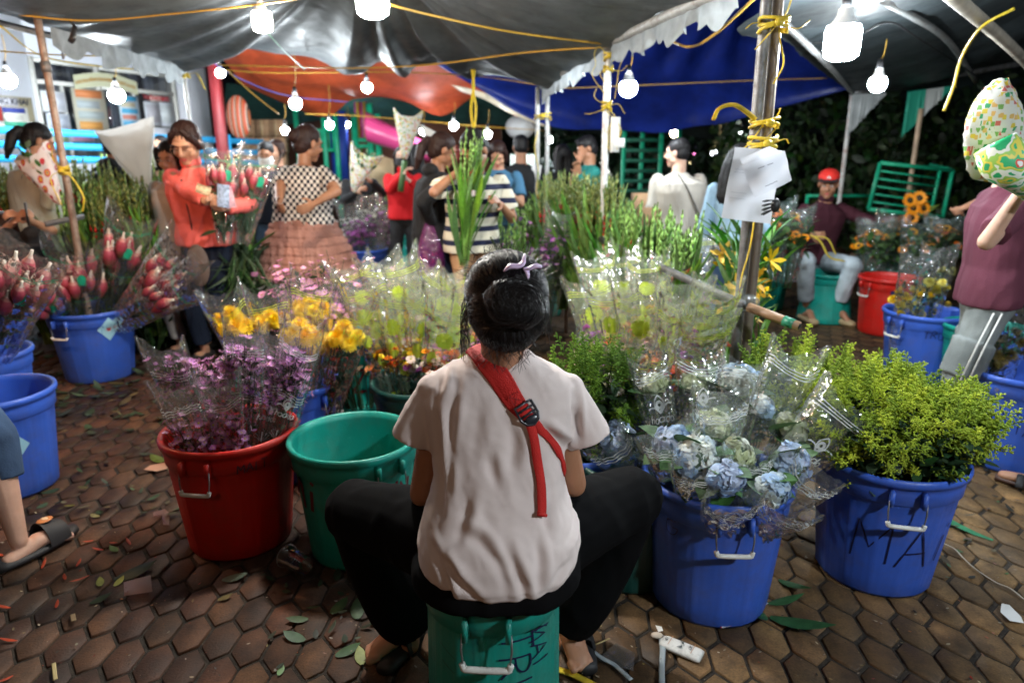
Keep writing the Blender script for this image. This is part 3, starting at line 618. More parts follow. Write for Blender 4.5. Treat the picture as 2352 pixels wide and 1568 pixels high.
# second row
P_B6 = at(1318, 1002); bucket('blue bucket half hidden behind the seated woman right arm', *P_B6, BB, .235, .185, .45, texts=[('N', -40, .25, .1, .004, DKB)])
P_YEL = at(672, 872); bucket('blue bucket of yellow chrysanthemums behind the red one with an M on it', *P_YEL, BB, .205, .16, .45, handles=(-22,), texts=[('M', -56, .26, .13, .004, DKB)])
bucket('upside down teal bucket with dark red painted letters left of the seated woman', *at(800, 765, .47), BT, .215, .17, .47, texts=[('RUZN', -75, .23, .12, .014, DRED)], upside=True)
P_MIX1 = at(960, 872); bucket('teal bucket of mixed chrysanthemums just left of the seated woman', *P_MIX1, BDK, .215, .17, .45)
bucket('blue bucket edge beside the dark green bucket of mixed chrysanthemums', *at(1010, 815), BB, .2, .16, .42)
P_MIX2 = at(1500, 880); bucket('dark green bucket of mixed chrysanthemums right of the seated woman', *P_MIX2, BDK, .225, .18, .45)
bucket('dark green bucket in the gap between knee and hydrangeas', *at(1455, 1045), BDK, .19, .15, .44)
# left
P_LILY = at(208, 712); bucket('blue bucket of wrapped pink lilies at left with a diamond sticker', *P_LILY, BB, .262, .2, .47, handles=(-100,), stickers=[(-38, .36, .085)])
bucket('empty blue bucket at the left edge with a diamond sticker', *at(-20, 895, .46), BB, .235, .18, .46, stickers=[(-48, .25, .11)])
bucket('blue bucket hidden behind the empty one at the left edge', *at(-48, 805, .45), BB, .235, .18, .45)
# right
P_YR = at(2128, 712, .47); bucket('blue bucket of wrapped yellow mums behind the man in shorts', *P_YR, BB, .25, .19, .47, handles=(-160,), texts=[('TRUNG', -95, .36, .05, .004, DKB)])
P_RE = at(2352, 845, .47); bucket('blue bucket at the right edge with faint writing', *P_RE, BB, .25, .19, .47, texts=[('MA', -118, .27, .12, .004, DKB)], stickers=[(-165, .3, .08)])
bucket('teal bucket behind the right edge blue one with dark red writing', *at(2262, 745, .45), BT, .22, .17, .45, texts=[('Hn', -115, .2, .12, .014, DRED)])
bucket('red bucket with a big blue D beside the seller', *at(2045, 640), BR, .235, .19, .47, handles=(-165,), texts=[('D', -97, .27, .17, .03, (.012, .03, .14))])
P_SUN = at(2062, 612); bucket('teal bucket of sunflowers behind the red D bucket', *P_SUN, BT, .26, .2, .45)
SELS = at(1903, 625, .43); bucket('teal bucket the red capped seller sits on', *SELS, BT, .2, .225, .43, upside=False)
P_RT = at(1765, 600); bucket('teal bucket of sunflower bunches right of the double pole', *P_RT, BT, .22, .17, .45)
P_OR = at(1632, 540); bucket('blue bucket of orange gerberas behind the beige shirt man', *P_OR, BB, .27, .2, .48)
# far
P_FAR = at(832, 572); bucket('blue bucket of white and purple bouquets beside the ruffled skirt', *P_FAR, BB, .27, .2, .46)
P_F2 = at(886, 498, .5); bucket('tall teal bucket right of the white and purple bouquets', *P_F2, BT, .21, .2, .75)
bucket('small teal bucket with a white sticker behind the tall teal one', *at(945, 540, .4), BT, .16, .13, .4, stickers=[(-100, .25, .06)])
bucket('light blue bucket left of the black hoodie shopper', *at(970, 553, .45), BL2, .17, .16, .55)
bucket('teal bucket between the pink jacket and the checked dress', *at(580, 500, .45), BT, .2, .16, .45)
bucket('teal bucket with a lid behind the purple bouquets at centre', *at(905, 448, .8), BT, .18, .18, .8, texts=[('CHO', -95, .5, .12, .02, BLK)])
bucket('teal bucket right of the seated woman head', *at(1250, 610, .45), BT, .2, .16, .45)
bucket('blue bucket under the striped shirt man', *at(1095, 640, .42), BL2, .19, .15, .42)
bucket('teal bucket below the cardboard boxes', *at(1530, 490, .55), BT, .2, .16, .55)
bucket('blue bucket by the blue shorts person', *at(1170, 482, .45), BB, .22, .17, .45)
# ================================================================ FLOWERS
def tmpl(parts):
    V = []; F = []; C = []; n = 0
    for v, f, c in parts:
        v = np.asarray(v, float).reshape(-1, 3); V.append(v)
        f = np.array([tuple(q)+(-1,)*(4-len(q)) for q in f]); F.append(np.where(f >= 0, f+n, -1)); n += len(v)
        C.append(np.tile(np.array(c if c is not None else NANC, float), (len(f), 1)))
    return np.concatenate(V), np.concatenate(F), np.concatenate(C)
def petals(n, r0, r1, w, lift0, lift1, z0=0, jit=.1, seed=1, tip=.5, c=None, mid=.6):
    rg = random.Random(seed); out = []
    for k in range(n):
        t = 2*math.pi*(k+rg.uniform(-.2, .2))/n; ct, st = math.cos(t), math.sin(t); l = 1+rg.uniform(-jit, jit)
        def pt(r, s, z): return (r*ct-s*st, r*st+s*ct, z)
        rm = r0+(r1-r0)*mid; zz = z0+rg.uniform(-.05, .05)*r1
        out.append(([pt(r0, -w*.35, z0), pt(r0, w*.35, z0), pt(rm*l, w, zz+lift0), pt(r1*l, w*tip, zz+lift1), pt(r1*l, -w*tip, zz+lift1), pt(rm*l, -w, zz+lift0)], [(0, 1, 2, 5), (5, 2, 3, 4)], c))
    return out
def dome(r, h, n=7, z0=0, c=(.6, .4, .02)):
    V = [(0, 0, z0+h)]+[(r*math.cos(2*math.pi*k/n), r*math.sin(2*math.pi*k/n), z0) for k in range(n)]
    return (V, [(0, 1+k, 1+(k+1) % n) for k in range(n)], c)
T_ASTER = tmpl(petals(13, .15, 1, .14, .16, .22, seed=1)+[dome(.26, .22, 6, .05, (.55, .42, .05))])
T_ASTER2 = tmpl(petals(11, .15, 1, .15, .3, .6, seed=5)+[dome(.24, .2, 5, .05, (.5, .4, .08))])
T_BUD = tmpl([([(0, 0, 1), (.5, 0, .1), (0, .5, .1), (-.5, 0, .1), (0, -.5, .1), (0, 0, -.6)], [(0, 1, 2), (0, 2, 3), (0, 3, 4), (0, 4, 1), (5, 2, 1), (5, 3, 2), (5, 4, 3), (5, 1, 4)], None)])
T_MUM = tmpl(petals(13, .2, 1, .17, .1, .1, 0, seed=2)+petals(11, .15, .78, .16, .2, .28, .1, seed=3)+petals(8, .1, .5, .14, .3, .42, .15, seed=4)+[dome(.22, .25, 6, .22, (.35, .4, .03))])
T_POM = tmpl(petals(26, .2, 1, .085, .02, -.15, 0, seed=2)+petals(25, .2, .97, .085, .22, .10, .08, seed=6)+petals(23, .15, .85, .085, .42, .38, .16, seed=3)+petals(19, .1, .68, .08, .5, .6, .26, seed=4)+petals(14, .08, .46, .07, .5, .76, .34, seed=8)+petals(9, .04, .26, .06, .45, .84, .42, seed=9))
T_SUN = tmpl(petals(22, .35, 1, .11, .05, .02, 0, seed=2, tip=.25)+petals(20, .35, .9, .11, .12, .15, .03, seed=9, tip=.25)+[dome(.42, .14, 12, .04, (.03, .012, .004)), dome(.2, .06, 8, .15, (.07, .05, .01))])
T_GERB = tmpl(petals(20, .2, 1, .12, .08, .03, 0, seed=2)+petals(14, .15, .6, .1, .15, .18, .04, seed=9)+[dome(.25, .12, 8, .06, (.25, .06, .01))])
T_FLORET = tmpl(petals(4, .02, 1, .62, .1, .02, 0, seed=12, tip=.6, jit=.05)+[dome(.14, .14, 4, .04, (.5, .55, .2))])
def leaf_t(n=5, w=.28, bend=.25, c=None, fold=.12):
    V = []; F = []
    for i in range(n+1):
        t = i/n; ww = w*math.sin(math.pi*min(1, t*.93+.07))**.8*(1 if i < n else .05); z = t; y = -bend*t*t
        V += [(-ww, y+fold*ww, z), (0, y-.02, z), (ww, y+fold*ww, z)]
    for i in range(n):
        a = i*3; F += [(a, a+1, a+4, a+3), (a+1, a+2, a+5, a+4)]
    return (V, F, c)
T_LEAF = tmpl([leaf_t()]); T_BLADE = tmpl([leaf_t(6, .05, .18)]); T_BLADE2 = tmpl([leaf_t(6, .045, .5)]); T_BIGLEAF = tmpl([leaf_t(6, .42, .3)])
def stem_t(n=4): # unit stem up z radius 1 scaled per instance? use thin box
    return tmpl([([(-.5, -.5, 0), (.5, -.5, 0), (0, .6, 0), (-.4, -.4, 1), (.4, -.4, 1), (0, .5, 1)], [(0, 1, 4, 3), (1, 2, 5, 4), (2, 0, 3, 5)], None)])
T_STEM = stem_t()
def stemM(a, b, r):
    a = Vector(a); b = Vector(b); d = b-a; M = frame(a, d, 1); M[:3, 0] *= r*2; M[:3, 1] *= r*2; M[:3, 2] *= d.length; return M
def colv(base, n, h=.02, s=.15, v=.2):
    out = []
    for _ in range(n):
        hh, ss, vv = colorsys.rgb_to_hsv(*base); out.append(colorsys.hsv_to_rgb((hh+RNG.uniform(-h, h)) % 1, min(1, ss*(1+RNG.uniform(-s, s))), vv*(1+RNG.uniform(-v, v))))
    return np.array(out)
GRN = (.045, .10, .022); DGRN = (.018, .05, .016); LGRN = (.16, .27, .04)
FILM = clear_film('cellophane', .045, gl=1.5, bst=.7, rough=.11, hcol=(.9, .95, .95))
FILMY = clear_film('cellophane_clear_bright', .12, tint=(1, 1, .97), hcol=(.95, 1, .82), gl=1.9, bst=.8, rough=.12, dens=.99)
FEDGE = clear_film('film_edge', .62, gl=1.6, bst=.3, hcol=(.95, 1, .98))
PRW = mat('print_white', (.85, .88, .88), .5, trans=.3); PRY = mat('print_lime', (.75, .9, .10), .5, trans=.5); PRG = mat('print_green', (.02, .45, .26), .45, trans=.35)
class Sleeve:
    """flattened cone of clear film from base p0 along axis d; x axis = wide side"""
    def __init__(s, p0, p1, rb, rt, face=None, flat=.5, jag=.05, seed=0):
        s.p0 = Vector(p0); s.ax = (Vector(p1)-s.p0); s.L = s.ax.length; s.ax.normalize()
        f = Vector(face) if face is not None else Vector((0, -1, .2))
        s.wx = s.ax.cross(f).normalized(); s.wy = s.wx.cross(s.ax).normalized()   # wy ~ towards viewer side
        s.wy = (f - s.ax*f.dot(s.ax)).normalized(); s.wx = s.wy.cross(s.ax).normalized()*-1
        s.rb, s.rt, s.flat, s.jag = rb, rt, flat, jag; s.r = random.Random(seed); s.ph = [s.r.uniform(0, 6.28) for _ in range(6)]
    def S(s, th, t, off=0.0):
        """th: 0 = +wx side, pi/2 = facing side"""
        r = s.rb+(s.rt-s.rb)*t**.92; c, q = math.cos(th), math.sin(th)
        fl = s.flat*(1-.45*t); ex = 1.25
        x = math.copysign(abs(c)**(2/ex/2), c)*r; y = math.copysign(abs(q)**.9, q)*r*fl
        w = 1+.035*math.sin(3*th+s.ph[0]+5*t)+.03*math.sin(7*th+s.ph[1]-9*t)
        Lx = s.L*(1+ s.jag*t**6*(math.cos(2*th)*.9+.4*math.sin(th*1+s.ph[2])))
        return s.p0+s.ax*(t*Lx)+s.wx*(x*w)+s.wy*(y*w+off+.004*math.sin(13*th+s.ph[3]+11*t))
    def build(s, parent, m, n=40, k=22, name='sleeve', t0=0.0, crinkle=.0035):
        P = np.array([[tuple(s.S(2*math.pi*j/n, t0+(1-t0)*i/k)) for j in range(n)] for i in range(k+1)])
        nz = np.array([s.r.uniform(-1, 1) for _ in range(P.shape[0]*n*3)]).reshape(P.shape)*crinkle
        P += nz
        mb = MB(); mb.grid(P[:-1], closed=True); tp = P[-2]+(P[-1]-P[-2])*.86; mb.grid(np.stack([P[-2], tp]), closed=True); o = None
        mb.grid(np.stack([tp, P[-1]]), 1, closed=True)
        for th in (0.0, math.pi):
            q = np.array([tuple(s.S(th, t0+(1-t0)*i/k)) for i in range(k+1)]); d_ = np.array(tuple(s.wx))*(1 if th == 0 else -1); mb.grid(np.stack([q, q+d_*.009]), 1)
        return mb.build(name, [m, FEDGE], parent)
    def f(s, th0=math.pi/2, t0=.5):
        """surface map: x metres across, y metres up, centred at (th0,t0)"""
        def g(x, y):
            t = t0+y/s.L; r = max(.02, s.rb+(s.rt-s.rb)*t); return s.S(th0-x/r*.8, min(1.02, max(0, t)), .0045 if abs(math.sin(th0)) > .3 and math.sin(th0) > 0 else -.0045)
        return g
    def waves(s, mb, t0, w=.0028, n=3, gap=.011, amp=.012, th=(0.15, 2.95), per=2.2, mi=0):
        for k in range(n):
            pts = []; N = 34
            for i in range(N):
                th_ = th[0]+(th[1]-th[0])*i/(N-1); pts.append((th_, t0-k*gap/s.L+amp/s.L*math.sin(th_*per+s.ph[4])))
            A = [tuple(s.S(a, b+w/2/s.L, .0045)) for a, b in pts]; B = [tuple(s.S(a, b-w/2/s.L, .0045)) for a, b in pts]
            mb.grid(np.array([A, B]), mi)
def logo(sl, mb, t0, sc=1.0, th0=math.pi/2, word='hoada'):
    f = sl.f(th0, t0); k = .045*sc
    def petal(ang, l, w, ox=0):
        pts = []
        for i in range(9):
            q = i/8; pts.append((math.sin(math.pi*q)*w*k, q*l*k))
        pts = pts+[(-a, b) for a, b in pts[::-1]]
        ca, sa = math.cos(ang), math.sin(ang); return [(ox+a*ca-b*sa, a*sa+b*ca) for a, b in pts]
    ribbon(mb, petal(0, 1.3, .32), .004*sc, f)
    ribbon(mb, [(a*.5, b*.5+.3*k) for a, b in petal(0, 1.1, .32)], .008*sc, f)
    ribbon(mb, arc(.75*k, .0, .75*k, .6*k, 175, 60, 9), .0045*sc, f); ribbon(mb, arc(-.55*k, -.1*k, .55*k, .55*k, 5, 130, 9), .0045*sc, f)
    write(mb, word, .026*sc, .0032*sc, f, y0=-.03*sc, slant=.2)
def vine(sl, mb, t0, sc=1.0):
    f = sl.f(math.pi/2, t0)
    ribbon(mb, [(0.02*math.sin(y*26), -y) for y in np.linspace(0, .16, 20)], .0018, f)
    for k in range(7):
        a = math.radians(30+k*20); ribbon(mb, [(math.cos(a)*q*.04, math.sin(a)*q*.04) for q in (0, .3, .7, 1)], .002, f)
    ribbon(mb, arc(.02, -.06, .018, .02, 200, -120, 12), .0018, f); ribbon(mb, arc(-.02, -.1, .015, .02, -20, 250, 12), .0018, f)
def daisy(sl, mb, t0, x0, r, th0=math.pi/2, np_=11):
    f = sl.f(th0, t0)
    for k in range(np_):
        a = 2*math.pi*k/np_+.2; ribbon(mb, [(x0+math.cos(a)*q*r, math.sin(a)*q*r) for q in (.2, .55, .9, 1)], r*.4, f)
    ribbon(mb, arc(x0, 0, r*.12, r*.12, 0, 360, 9), r*.12, f)
def outward(base, lean, az, L):
    a = math.radians(az); return Vector(base)+Vector((math.cos(a)*math.sin(lean), math.sin(a)*math.sin(lean), math.cos(lean)))*L
def spray(mb, p0, p1, spread, nst, t_lo, fl_t, fr, cols, nper, leafc=DGRN, leaf=.03, nleaf=120, flat=.6, hrange=.12, buds=.5, budc=(.25, .16, .06)):
    """stems, leaves and blossoms of one bunch. p0->p1 axis"""
    p0 = Vector(p0); p1 = Vector(p1); ax = (p1-p0); L = ax.length; ax.normalize()
    a = ax.cross(Vector((0, 1, 0))).normalized() if abs(ax.y) < .95 else Vector((1, 0, 0)); b = ax.cross(a)
    SM = []; LM = []; tips = []
    for k in range(nst):
        t = RNG.uniform(0, 6.28); r = spread*math.sqrt(RNG.uniform(.05, 1)); e = p0+ax*L*RNG.uniform(.8, 1)+a*math.cos(t)*r+b*math.sin(t)*r*flat
        s_ = p0+a*math.cos(t)*r*.22+b*math.sin(t)*r*.22; m_ = (s_+e)/2+ax*.0
        SM += [stemM(s_, m_, .0025), stemM(m_, e, .0018)]; tips.append((e, (e-s_).normalized()))
        for _ in range(max(1, nleaf//nst)):
            q = RNG.uniform(.25, 1); pp = s_.lerp(e, q); d = Vector(RNG.normal(size=3)).normalized()+ax*.7
            LM.append(frame(pp, d, leaf*RNG.uniform(.5, 1.2), RNG.uniform(0, 6)))
    mb.inst(T_STEM, SM, colv(DGRN, len(SM))); mb.inst(T_LEAF, LM, colv(leafc, len(LM), .03, .2, .45))
    FM = []; FC = []; BM = []
    for e, d in tips:
        ci = RNG.integers(len(cols))
        for _ in range(nper):
            o = Vector(RNG.normal(size=3)); o = o*spread*.3; o -= ax*RNG.uniform(0, hrange)
            q = e+o; dd = (ax*1.0+o*6*(1/(spread*6+.001))*.3+Vector(RNG.normal(size=3))*.35)
            if RNG.uniform() < buds: BM.append(frame(q-ax*.01, dd, fr*.38, 0))
            else: FM.append(frame(q, dd, fr*RNG.uniform(.7, 1.15), RNG.uniform(0, 6))); FC.append(colv(cols[ci] if RNG.uniform() < .75 else cols[RNG.integers(len(cols))], 1, .015, .15, .25)[0])
            SMq = stemM(q-dd.normalized()*.001, q-ax*.05-o*.5, .0009); SM2.append(SMq)
    if FM: mb.inst(fl_t, FM, FC, 1)
    if BM: mb.inst(T_BUD, BM, colv(budc, len(BM), .03, .3, .4), 1)
    if SM2: mb.inst(T_STEM, SM2, colv(DGRN, len(SM2)))
    SM2.clear()
SM2 = []
ORD = ['first', 'second', 'third', 'fourth', 'fifth', 'sixth', 'seventh', 'eighth', 'ninth', 'tenth', 'eleventh', 'twelfth', 'thirteenth', 'fourteenth', 'fifteenth', 'sixteenth']
def bouquet(label, p0, p1, rb, rt, fl, cols, fr, film=FILM, lo=.5, group=None, name='bouquet', waves=None, pr=None, prints=None, face=None, nst=9, nper=10, flat=.55, top=.75, seed=0, hr=.1, buds=.5, sleeve=True, leafc=DGRN, nleaf=110, cat='bouquet', leafs=.032):
    """wrapped bunch: flowers fill up to fraction top of the sleeve"""
    t = thing(name, label, cat, tuple(Vector(p0)), group=group); p0 = Vector(p0); p1 = Vector(p1)
    pf = p0.lerp(p1, top); mb = MB(); spray(mb, p0, pf, rb+(rt-rb)*top*.85, nst, .4, fl, fr, cols, nper, flat=flat*.9, hrange=hr, buds=buds, leafc=leafc, nleaf=nleaf, leaf=leafs)
    mb.build('flowers', [PLANT, PETAL], t)
    if sleeve:
        sl = Sleeve(p0, p1, rb, rt, face=face, flat=flat, seed=seed); o = sl.build(t, film)
        if pr is not None:
            mb = MB()
            if waves: 
                for w in waves: sl.waves(mb, w)
            if prints: prints(sl, mb)
            if mb.n: mb.build('print', pr, o, smooth=False)
    return t
PURP = (.42, .10, .40); PINKP = (.55, .16, .42)
# ---- purple asters in the red bucket: 7 wrapped bunches (base in bucket, top pixel/height given)
bx, by = P_RED
def pt(u, v, Y): return R(u, v, Y)
AS = [ # (top u,v, Y), label
 ((372, 835, by-.05), 'outermost left purple aster bunch leaning over the red bucket rim', 1, .62),
 ((395, 925, by-.20), 'low front purple aster bunch leaning left over the red bucket', 1, .62),
 ((440, 800, by+.10), 'tall unwrapped purple aster bunch at the left back of the red bucket', 0, .9),
 ((500, 905, by-.14), 'short purple aster bunch with lowest cluster in the red bucket', 1, .6),
 ((560, 790, by-.05), 'central purple aster bunch with white flower emblem and vine print', 2, .9),
 ((640, 810, by+.06), 'purple aster bunch in glittering sleeve right of the emblem one', 2, .82),
 ((700, 790, by+.02), 'rightmost purple aster bunch with white wave print', 2, .8),
 ((530, 775, by+.18), 'hindmost purple aster bunch in the red bucket', 0, .95)]
for i, ((u, v, Y), lb, wr, top) in enumerate(AS):
    p1 = R(u, v-(45 if wr else 0), Y); d = p1-Vector((bx, by, .05)); p0 = Vector((bx+d.x*.22, by+d.y*.22, .06))
    def prn(sl, mb, i=i, wr=wr):
        if wr == 2: logo(sl, mb, .78 if i == 4 else .6, .95, th0=1.4); vine(sl, mb, .6 if i == 4 else .45)
    bouquet(lb, p0, p1, .035, .078, T_ASTER if i % 2 else T_ASTER2, [(.55, .22, .50), (.64, .32, .58), (.56, .26, .58)], .0145, group='purple aster bunches in the red bucket', waves=((.9, .68) if wr == 2 else (.86,)) if wr else None, pr=PRW, prints=prn if wr else None, nst=14, nper=19, top=max(top, .93) if i in (0, 2, 4, 5, 6, 7) else .8, seed=i+1, hr=.11, buds=.42, sleeve=bool(wr), nleaf=260, leafs=.02)
# ---- pink asters further back (unwrapped cloud)
for i, (u, v, Y) in enumerate([(690, 605, 3.55), (760, 590, 3.7), (820, 600, 3.6), (645, 625, 3.4), (730, 650, 3.3)]):
    p1 = R(u, v, Y); p0 = Vector((P_YEL[0]+.12+.5*(p1.x-P_YEL[0]), 3.5, .1))
    bouquet(['tallest pink aster bunch behind the yellow chrysanthemums', 'second pink aster bunch beside the ruffled skirt', 'right pink aster bunch half behind clear sleeves', 'leftmost pink aster bunch behind the yellow chrysanthemums', 'lowest pink aster bunch behind the yellow sleeves'][i], p0, p1, .05, .16, T_ASTER, [(.66, .24, .5), (.75, .32, .55)], .02, sleeve=False, group='pink aster bunches in the second row', nst=11, nper=17, top=1, seed=40+i, hr=.15, nleaf=160)
# ---- yellow chrysanthemum bouquets
YL = (.9, .62, .01)
YB = [((505, 668, 2.95), .1, 'leftmost yellow chrysanthemum bouquet leaning left'), ((610, 662, 3.0), .1, 'second yellow chrysanthemum bouquet with lime wave print'), ((718, 628, 3.05), .1, 'highest yellow chrysanthemum bouquet at the back'), ((690, 690, 2.72), .095, 'yellow chrysanthemum bouquet with white flower emblem print'), ((820, 672, 2.8), .1, 'right leaning yellow chrysanthemum bouquet over the teal bucket'), ((745, 730, 2.9), .09, 'half hidden yellow chrysanthemum bouquet in the middle')]
for i, ((u, v, Y), rt, lb) in enumerate(YB):
    p1 = R(u, v, Y); c = Vector((P_YEL[0], P_YEL[1], .06)); d = p1-c; p0 = c+Vector((d.x*.2, d.y*.2, 0)); t = thing('bouquet', lb, 'bouquet', tuple(p0), group='yellow chrysanthemum bouquets')
    pf = p0.lerp(p1, .80 if i != 4 else .74); ax = (p1-p0).normalized(); mb = MB(); M = []; 
    for k in range(7):
        a_ = 2*math.pi*k/6; r = 0 if k == 6 else .05; q = pf+Vector((math.cos(a_)*r, math.sin(a_)*r*.7, RNG.uniform(-.012, .018)+(.03 if k == 6 else 0)))
        M.append(frame(q, ax*1.2+Vector((math.cos(a_)*r*9, math.sin(a_)*r*9-.45, .2)), .042*RNG.uniform(.85, 1.1), RNG.uniform(0, 6)))
    mb.inst(T_POM, M, colv(YL, 7, .012, .08, .12)); mb.build('flowers', PETAL, t)
    mb = MB(); SM = [stemM(p0+Vector(RNG.normal(size=3))*.008, Vector(m[:3, 3]), .003) for m in M]; LM = [frame(p0.lerp(pf, RNG.uniform(.3, .97))+Vector(RNG.normal(size=3))*.015, Vector(RNG.normal(size=3)).normalized()+ax, .05, RNG.uniform(0, 6)) for _ in range(60)]
    mb.inst(T_STEM, SM, colv(DGRN, len(SM))); mb.inst(T_LEAF, LM, colv(DGRN, 60, .03, .2, .4)); mb.build('stems', PLANT, t)
    sl = Sleeve(p0, p1, .03, rt, flat=.6, seed=70+i, jag=.05); o = sl.build(t, FILM); mb = MB(); sl.waves(mb, .9)
    if i == 3: logo(sl, mb, .68)
    else: write(mb, 'Hoa', .04, .003, sl.f(1.2, .78))
    mb.build('print', PRW if i == 3 else PRY, o, smooth=False)
# ---- mixed chrysanthemum bouquets in tall clear sleeves
MIXC = [(.8, .26, .015), (.85, .55, .01), (.58, .18, .55), (.85, .68, .55), (.72, .14, .02), (.8, .76, .66)]
def mixb(lb, u, v, Y, cx, cyy, rt=.115, top=.62, seed=0, rb=.035, grp='mixed chrysanthemum bouquets left of the woman', z0=.08, lean=.25, tadd=.08):
    p1 = R(u, v, Y); c = Vector((cx, cyy, z0)); d = p1-c; p0 = c+Vector((d.x*lean, d.y*lean, 0))
    def prn(sl, mb):
        rg = random.Random(seed)
        daisy(sl, mb, .62, rg.uniform(-.04, .04), .038, 1.2); daisy(sl, mb, .70, .05, .022, 1.2); daisy(sl, mb, .34, .02, .03, 1.5)
        daisy(sl, mb, .8, -.05, .03, 4.5); write(mb, 'Hoa', .05, .0035, sl.f(1.9, .76), slant=.1)
        sl.waves(mb, .35, w=.0035)
        for tt, xx, r_, th in ((.58, -.05, .04, 4.3), (.72, .03, .045, 4.9), (.80, -.02, .04, 1.6), (.54, .05, .03, 1.9), (.66, -.06, .035, 1.4)): daisy(sl, mb, tt+rg.uniform(-.03, .03), xx+rg.uniform(-.02, .02), r_, th)
    cc = [MIXC[(seed+k) % 6] for k in (0, 1, 3)]
    bouquet(lb, p0, p1, rb, rt, T_MUM, cc, .0215, film=FILMY, group=grp, waves=(.93,), pr=PRY, prints=prn, nst=10, nper=10, top=top+tadd, seed=100+seed, hr=.05, buds=.2, nleaf=110, flat=.6)
c1x, c1y = P_MIX1
ML = [(800, 600, 3.5, .12, 'back left'), (868, 592, 3.45, .12, ''), (905, 588, 3.3, .12, ''), (960, 612, 3.4, .11, ''), (1020, 612, 3.3, .115, ''), (1065, 630, 3.1, .11, ''), (830, 640, 3.0, .11, ''), (915, 660, 2.95, .115, ''), (985, 662, 2.9, .115, ''), (1040, 690, 2.75, .11, '')]
LBL = ['far left tall clear sleeve with mums touching the pink asters', 'tall mum sleeve with white wave print beside the far left one', 'tallest clear mum sleeve left of the woman head', 'hindmost mum sleeve below the purple bag', 'clear mum sleeve behind the woman ear', 'mum sleeve almost touching the woman hair', 'front left mum sleeve with big lime daisy print', 'front mum sleeve with orange blossoms', 'front mum sleeve with purple and yellow blossoms', 'front mum sleeve nearest the woman neck']
for i, (u, v, Y, rt, _) in enumerate(ML): mixb(LBL[i], u, v, Y, c1x+(.14 if i < 6 else 0), c1y+(.28 if i < 6 else .02), rt, seed=i, top=.60)
c2x, c2y = P_MIX2
MR = [(1345, 640, 3.15, .11), (1362, 580, 3.6, .11), (1420, 575, 3.7, .12), (1490, 580, 3.6, .12), (1545, 590, 3.6, .12), (1405, 650, 2.85, .115), (1470, 655, 2.75, .12), (1575, 650, 2.72, .12), (1650, 650, 2.62, .10), (1625, 725, 2.55, .11), (1555, 685, 2.55, .07)]
LBR = ['leftmost mum sleeve with lime waves right of the woman', 'back left mum sleeve in the right cluster', 'tall glittering mum sleeve at the back of the right cluster', 'middle back mum sleeve in front of the red gladiolus', 'back right mum sleeve beneath the beige shirt man', 'front left mum sleeve over the goldenrod', 'central mum sleeve with orange heads at front', 'wide mum sleeve with lime daisies leaning right', 'rightmost mum sleeve touching the double pole', 'front right mum sleeve with bright yellow heads', 'narrow rolled mum sleeve pointing up']
for i, (u, v, Y, rt) in enumerate(MR): mixb(LBR[i], u, v, Y, c2x+(.08 if 0 < i < 5 or i in (7, 8) else 0), c2y+(.3 if 0 < i < 5 else .0), rt, seed=i+20, top=.64 if i not in (9, 10) else .7, tadd=.10, grp='mixed chrysanthemum bouquets right of the woman')
mixb('large lime printed clear sleeve standing in front of the blue jeans', 1600, 530, 4.3, R(1580, 700, 4.2).x, 4.2, .15, seed=44, top=.55, grp='mixed chrysanthemum bouquets right of the woman')
for i, (u, v, Y, lb) in enumerate([(1385, 800, 2.45, 'low bunch of white and purple mums over the goldenrod'), (1440, 835, 2.35, 'low bunch of white mums beside the hydrangeas'), (1500, 815, 2.4, 'low bunch of orange mums above the hydrangeas'), (1590, 820, 2.5, 'dark low bunch of brownish mums behind the hydrangeas')]):
    p1 = R(u, v-40, Y); bouquet(lb, Vector((p1.x*.95, Y+.08, .35)), p1, .03, .10, T_MUM, [MIXC[(3, 5, 0, 4)[i]], MIXC[(2, 5, 1, 2)[i]]], .0165, film=FILM, group='low mixed chrysanthemum bunches', waves=(.85,), pr=PRY, nst=7, nper=9, top=.8, seed=130+i, hr=.05, buds=.2, nleaf=90)
# ---- goldenrod
def plume_t(seed, dense=1.0):
    rg = random.Random(seed); V = []; F = []; C = []; n = 0
    def spine(t): return Vector((.28*t*t, .05*math.sin(t*3), t))
    oc = [(1, 0, 0), (0, 1, 0), (-1, 0, 0), (0, -1, 0), (0, 0, 1), (0, 0, -1)]; of = [(4, 0, 1), (4, 1, 2), (4, 2, 3), (4, 3, 0), (5, 1, 0), (5, 2, 1), (5, 3, 2), (5, 0, 3)]
    for i in range(int(24*dense)):
        t = .12+.88*i/(24*dense); b = spine(t); a = i*2.4; l = .30*(1-t)**.7+.06
        d = Vector((math.cos(a), math.sin(a), .75+.5*t)).normalized()
        m = max(3, int(l*34*dense))
        for k in range(m):
            q = (k+.5)/m; p = b+d*l*q+Vector((0, 0, -.10*q*q*l*4)); p += Vector((rg.uniform(-1, 1), rg.uniform(-1, 1), rg.uniform(-1, 1)))*.014
            s = .021*rg.uniform(.7, 1.3); V += [(p.x+s*x, p.y+s*y, p.z+s*z*1.3) for x, y, z in oc]; F += [tuple(n+w for w in f)+(-1,) for f in of]; C += [NANC]*8; n += 6
    for i in range(6):
        p = spine(i/6); q = spine((i+1)/6); s = .008
        V += [(p.x-s, p.y, p.z), (p.x+s, p.y, p.z), (q.x+s, q.y, q.z), (q.x-s, q.y, q.z)]; F.append((n, n+1, n+2, n+3)); C.append((.04, .09, .02)); n += 4
    return np.array(V), np.array(F), np.array(C)
PL = [plume_t(s) for s in range(4)]; PLs = [plume_t(9, .6)]
GOLDM = mat('goldenrod_bloom', vcol=True, rough=.75, trans=.3, var=.15, vs=60)
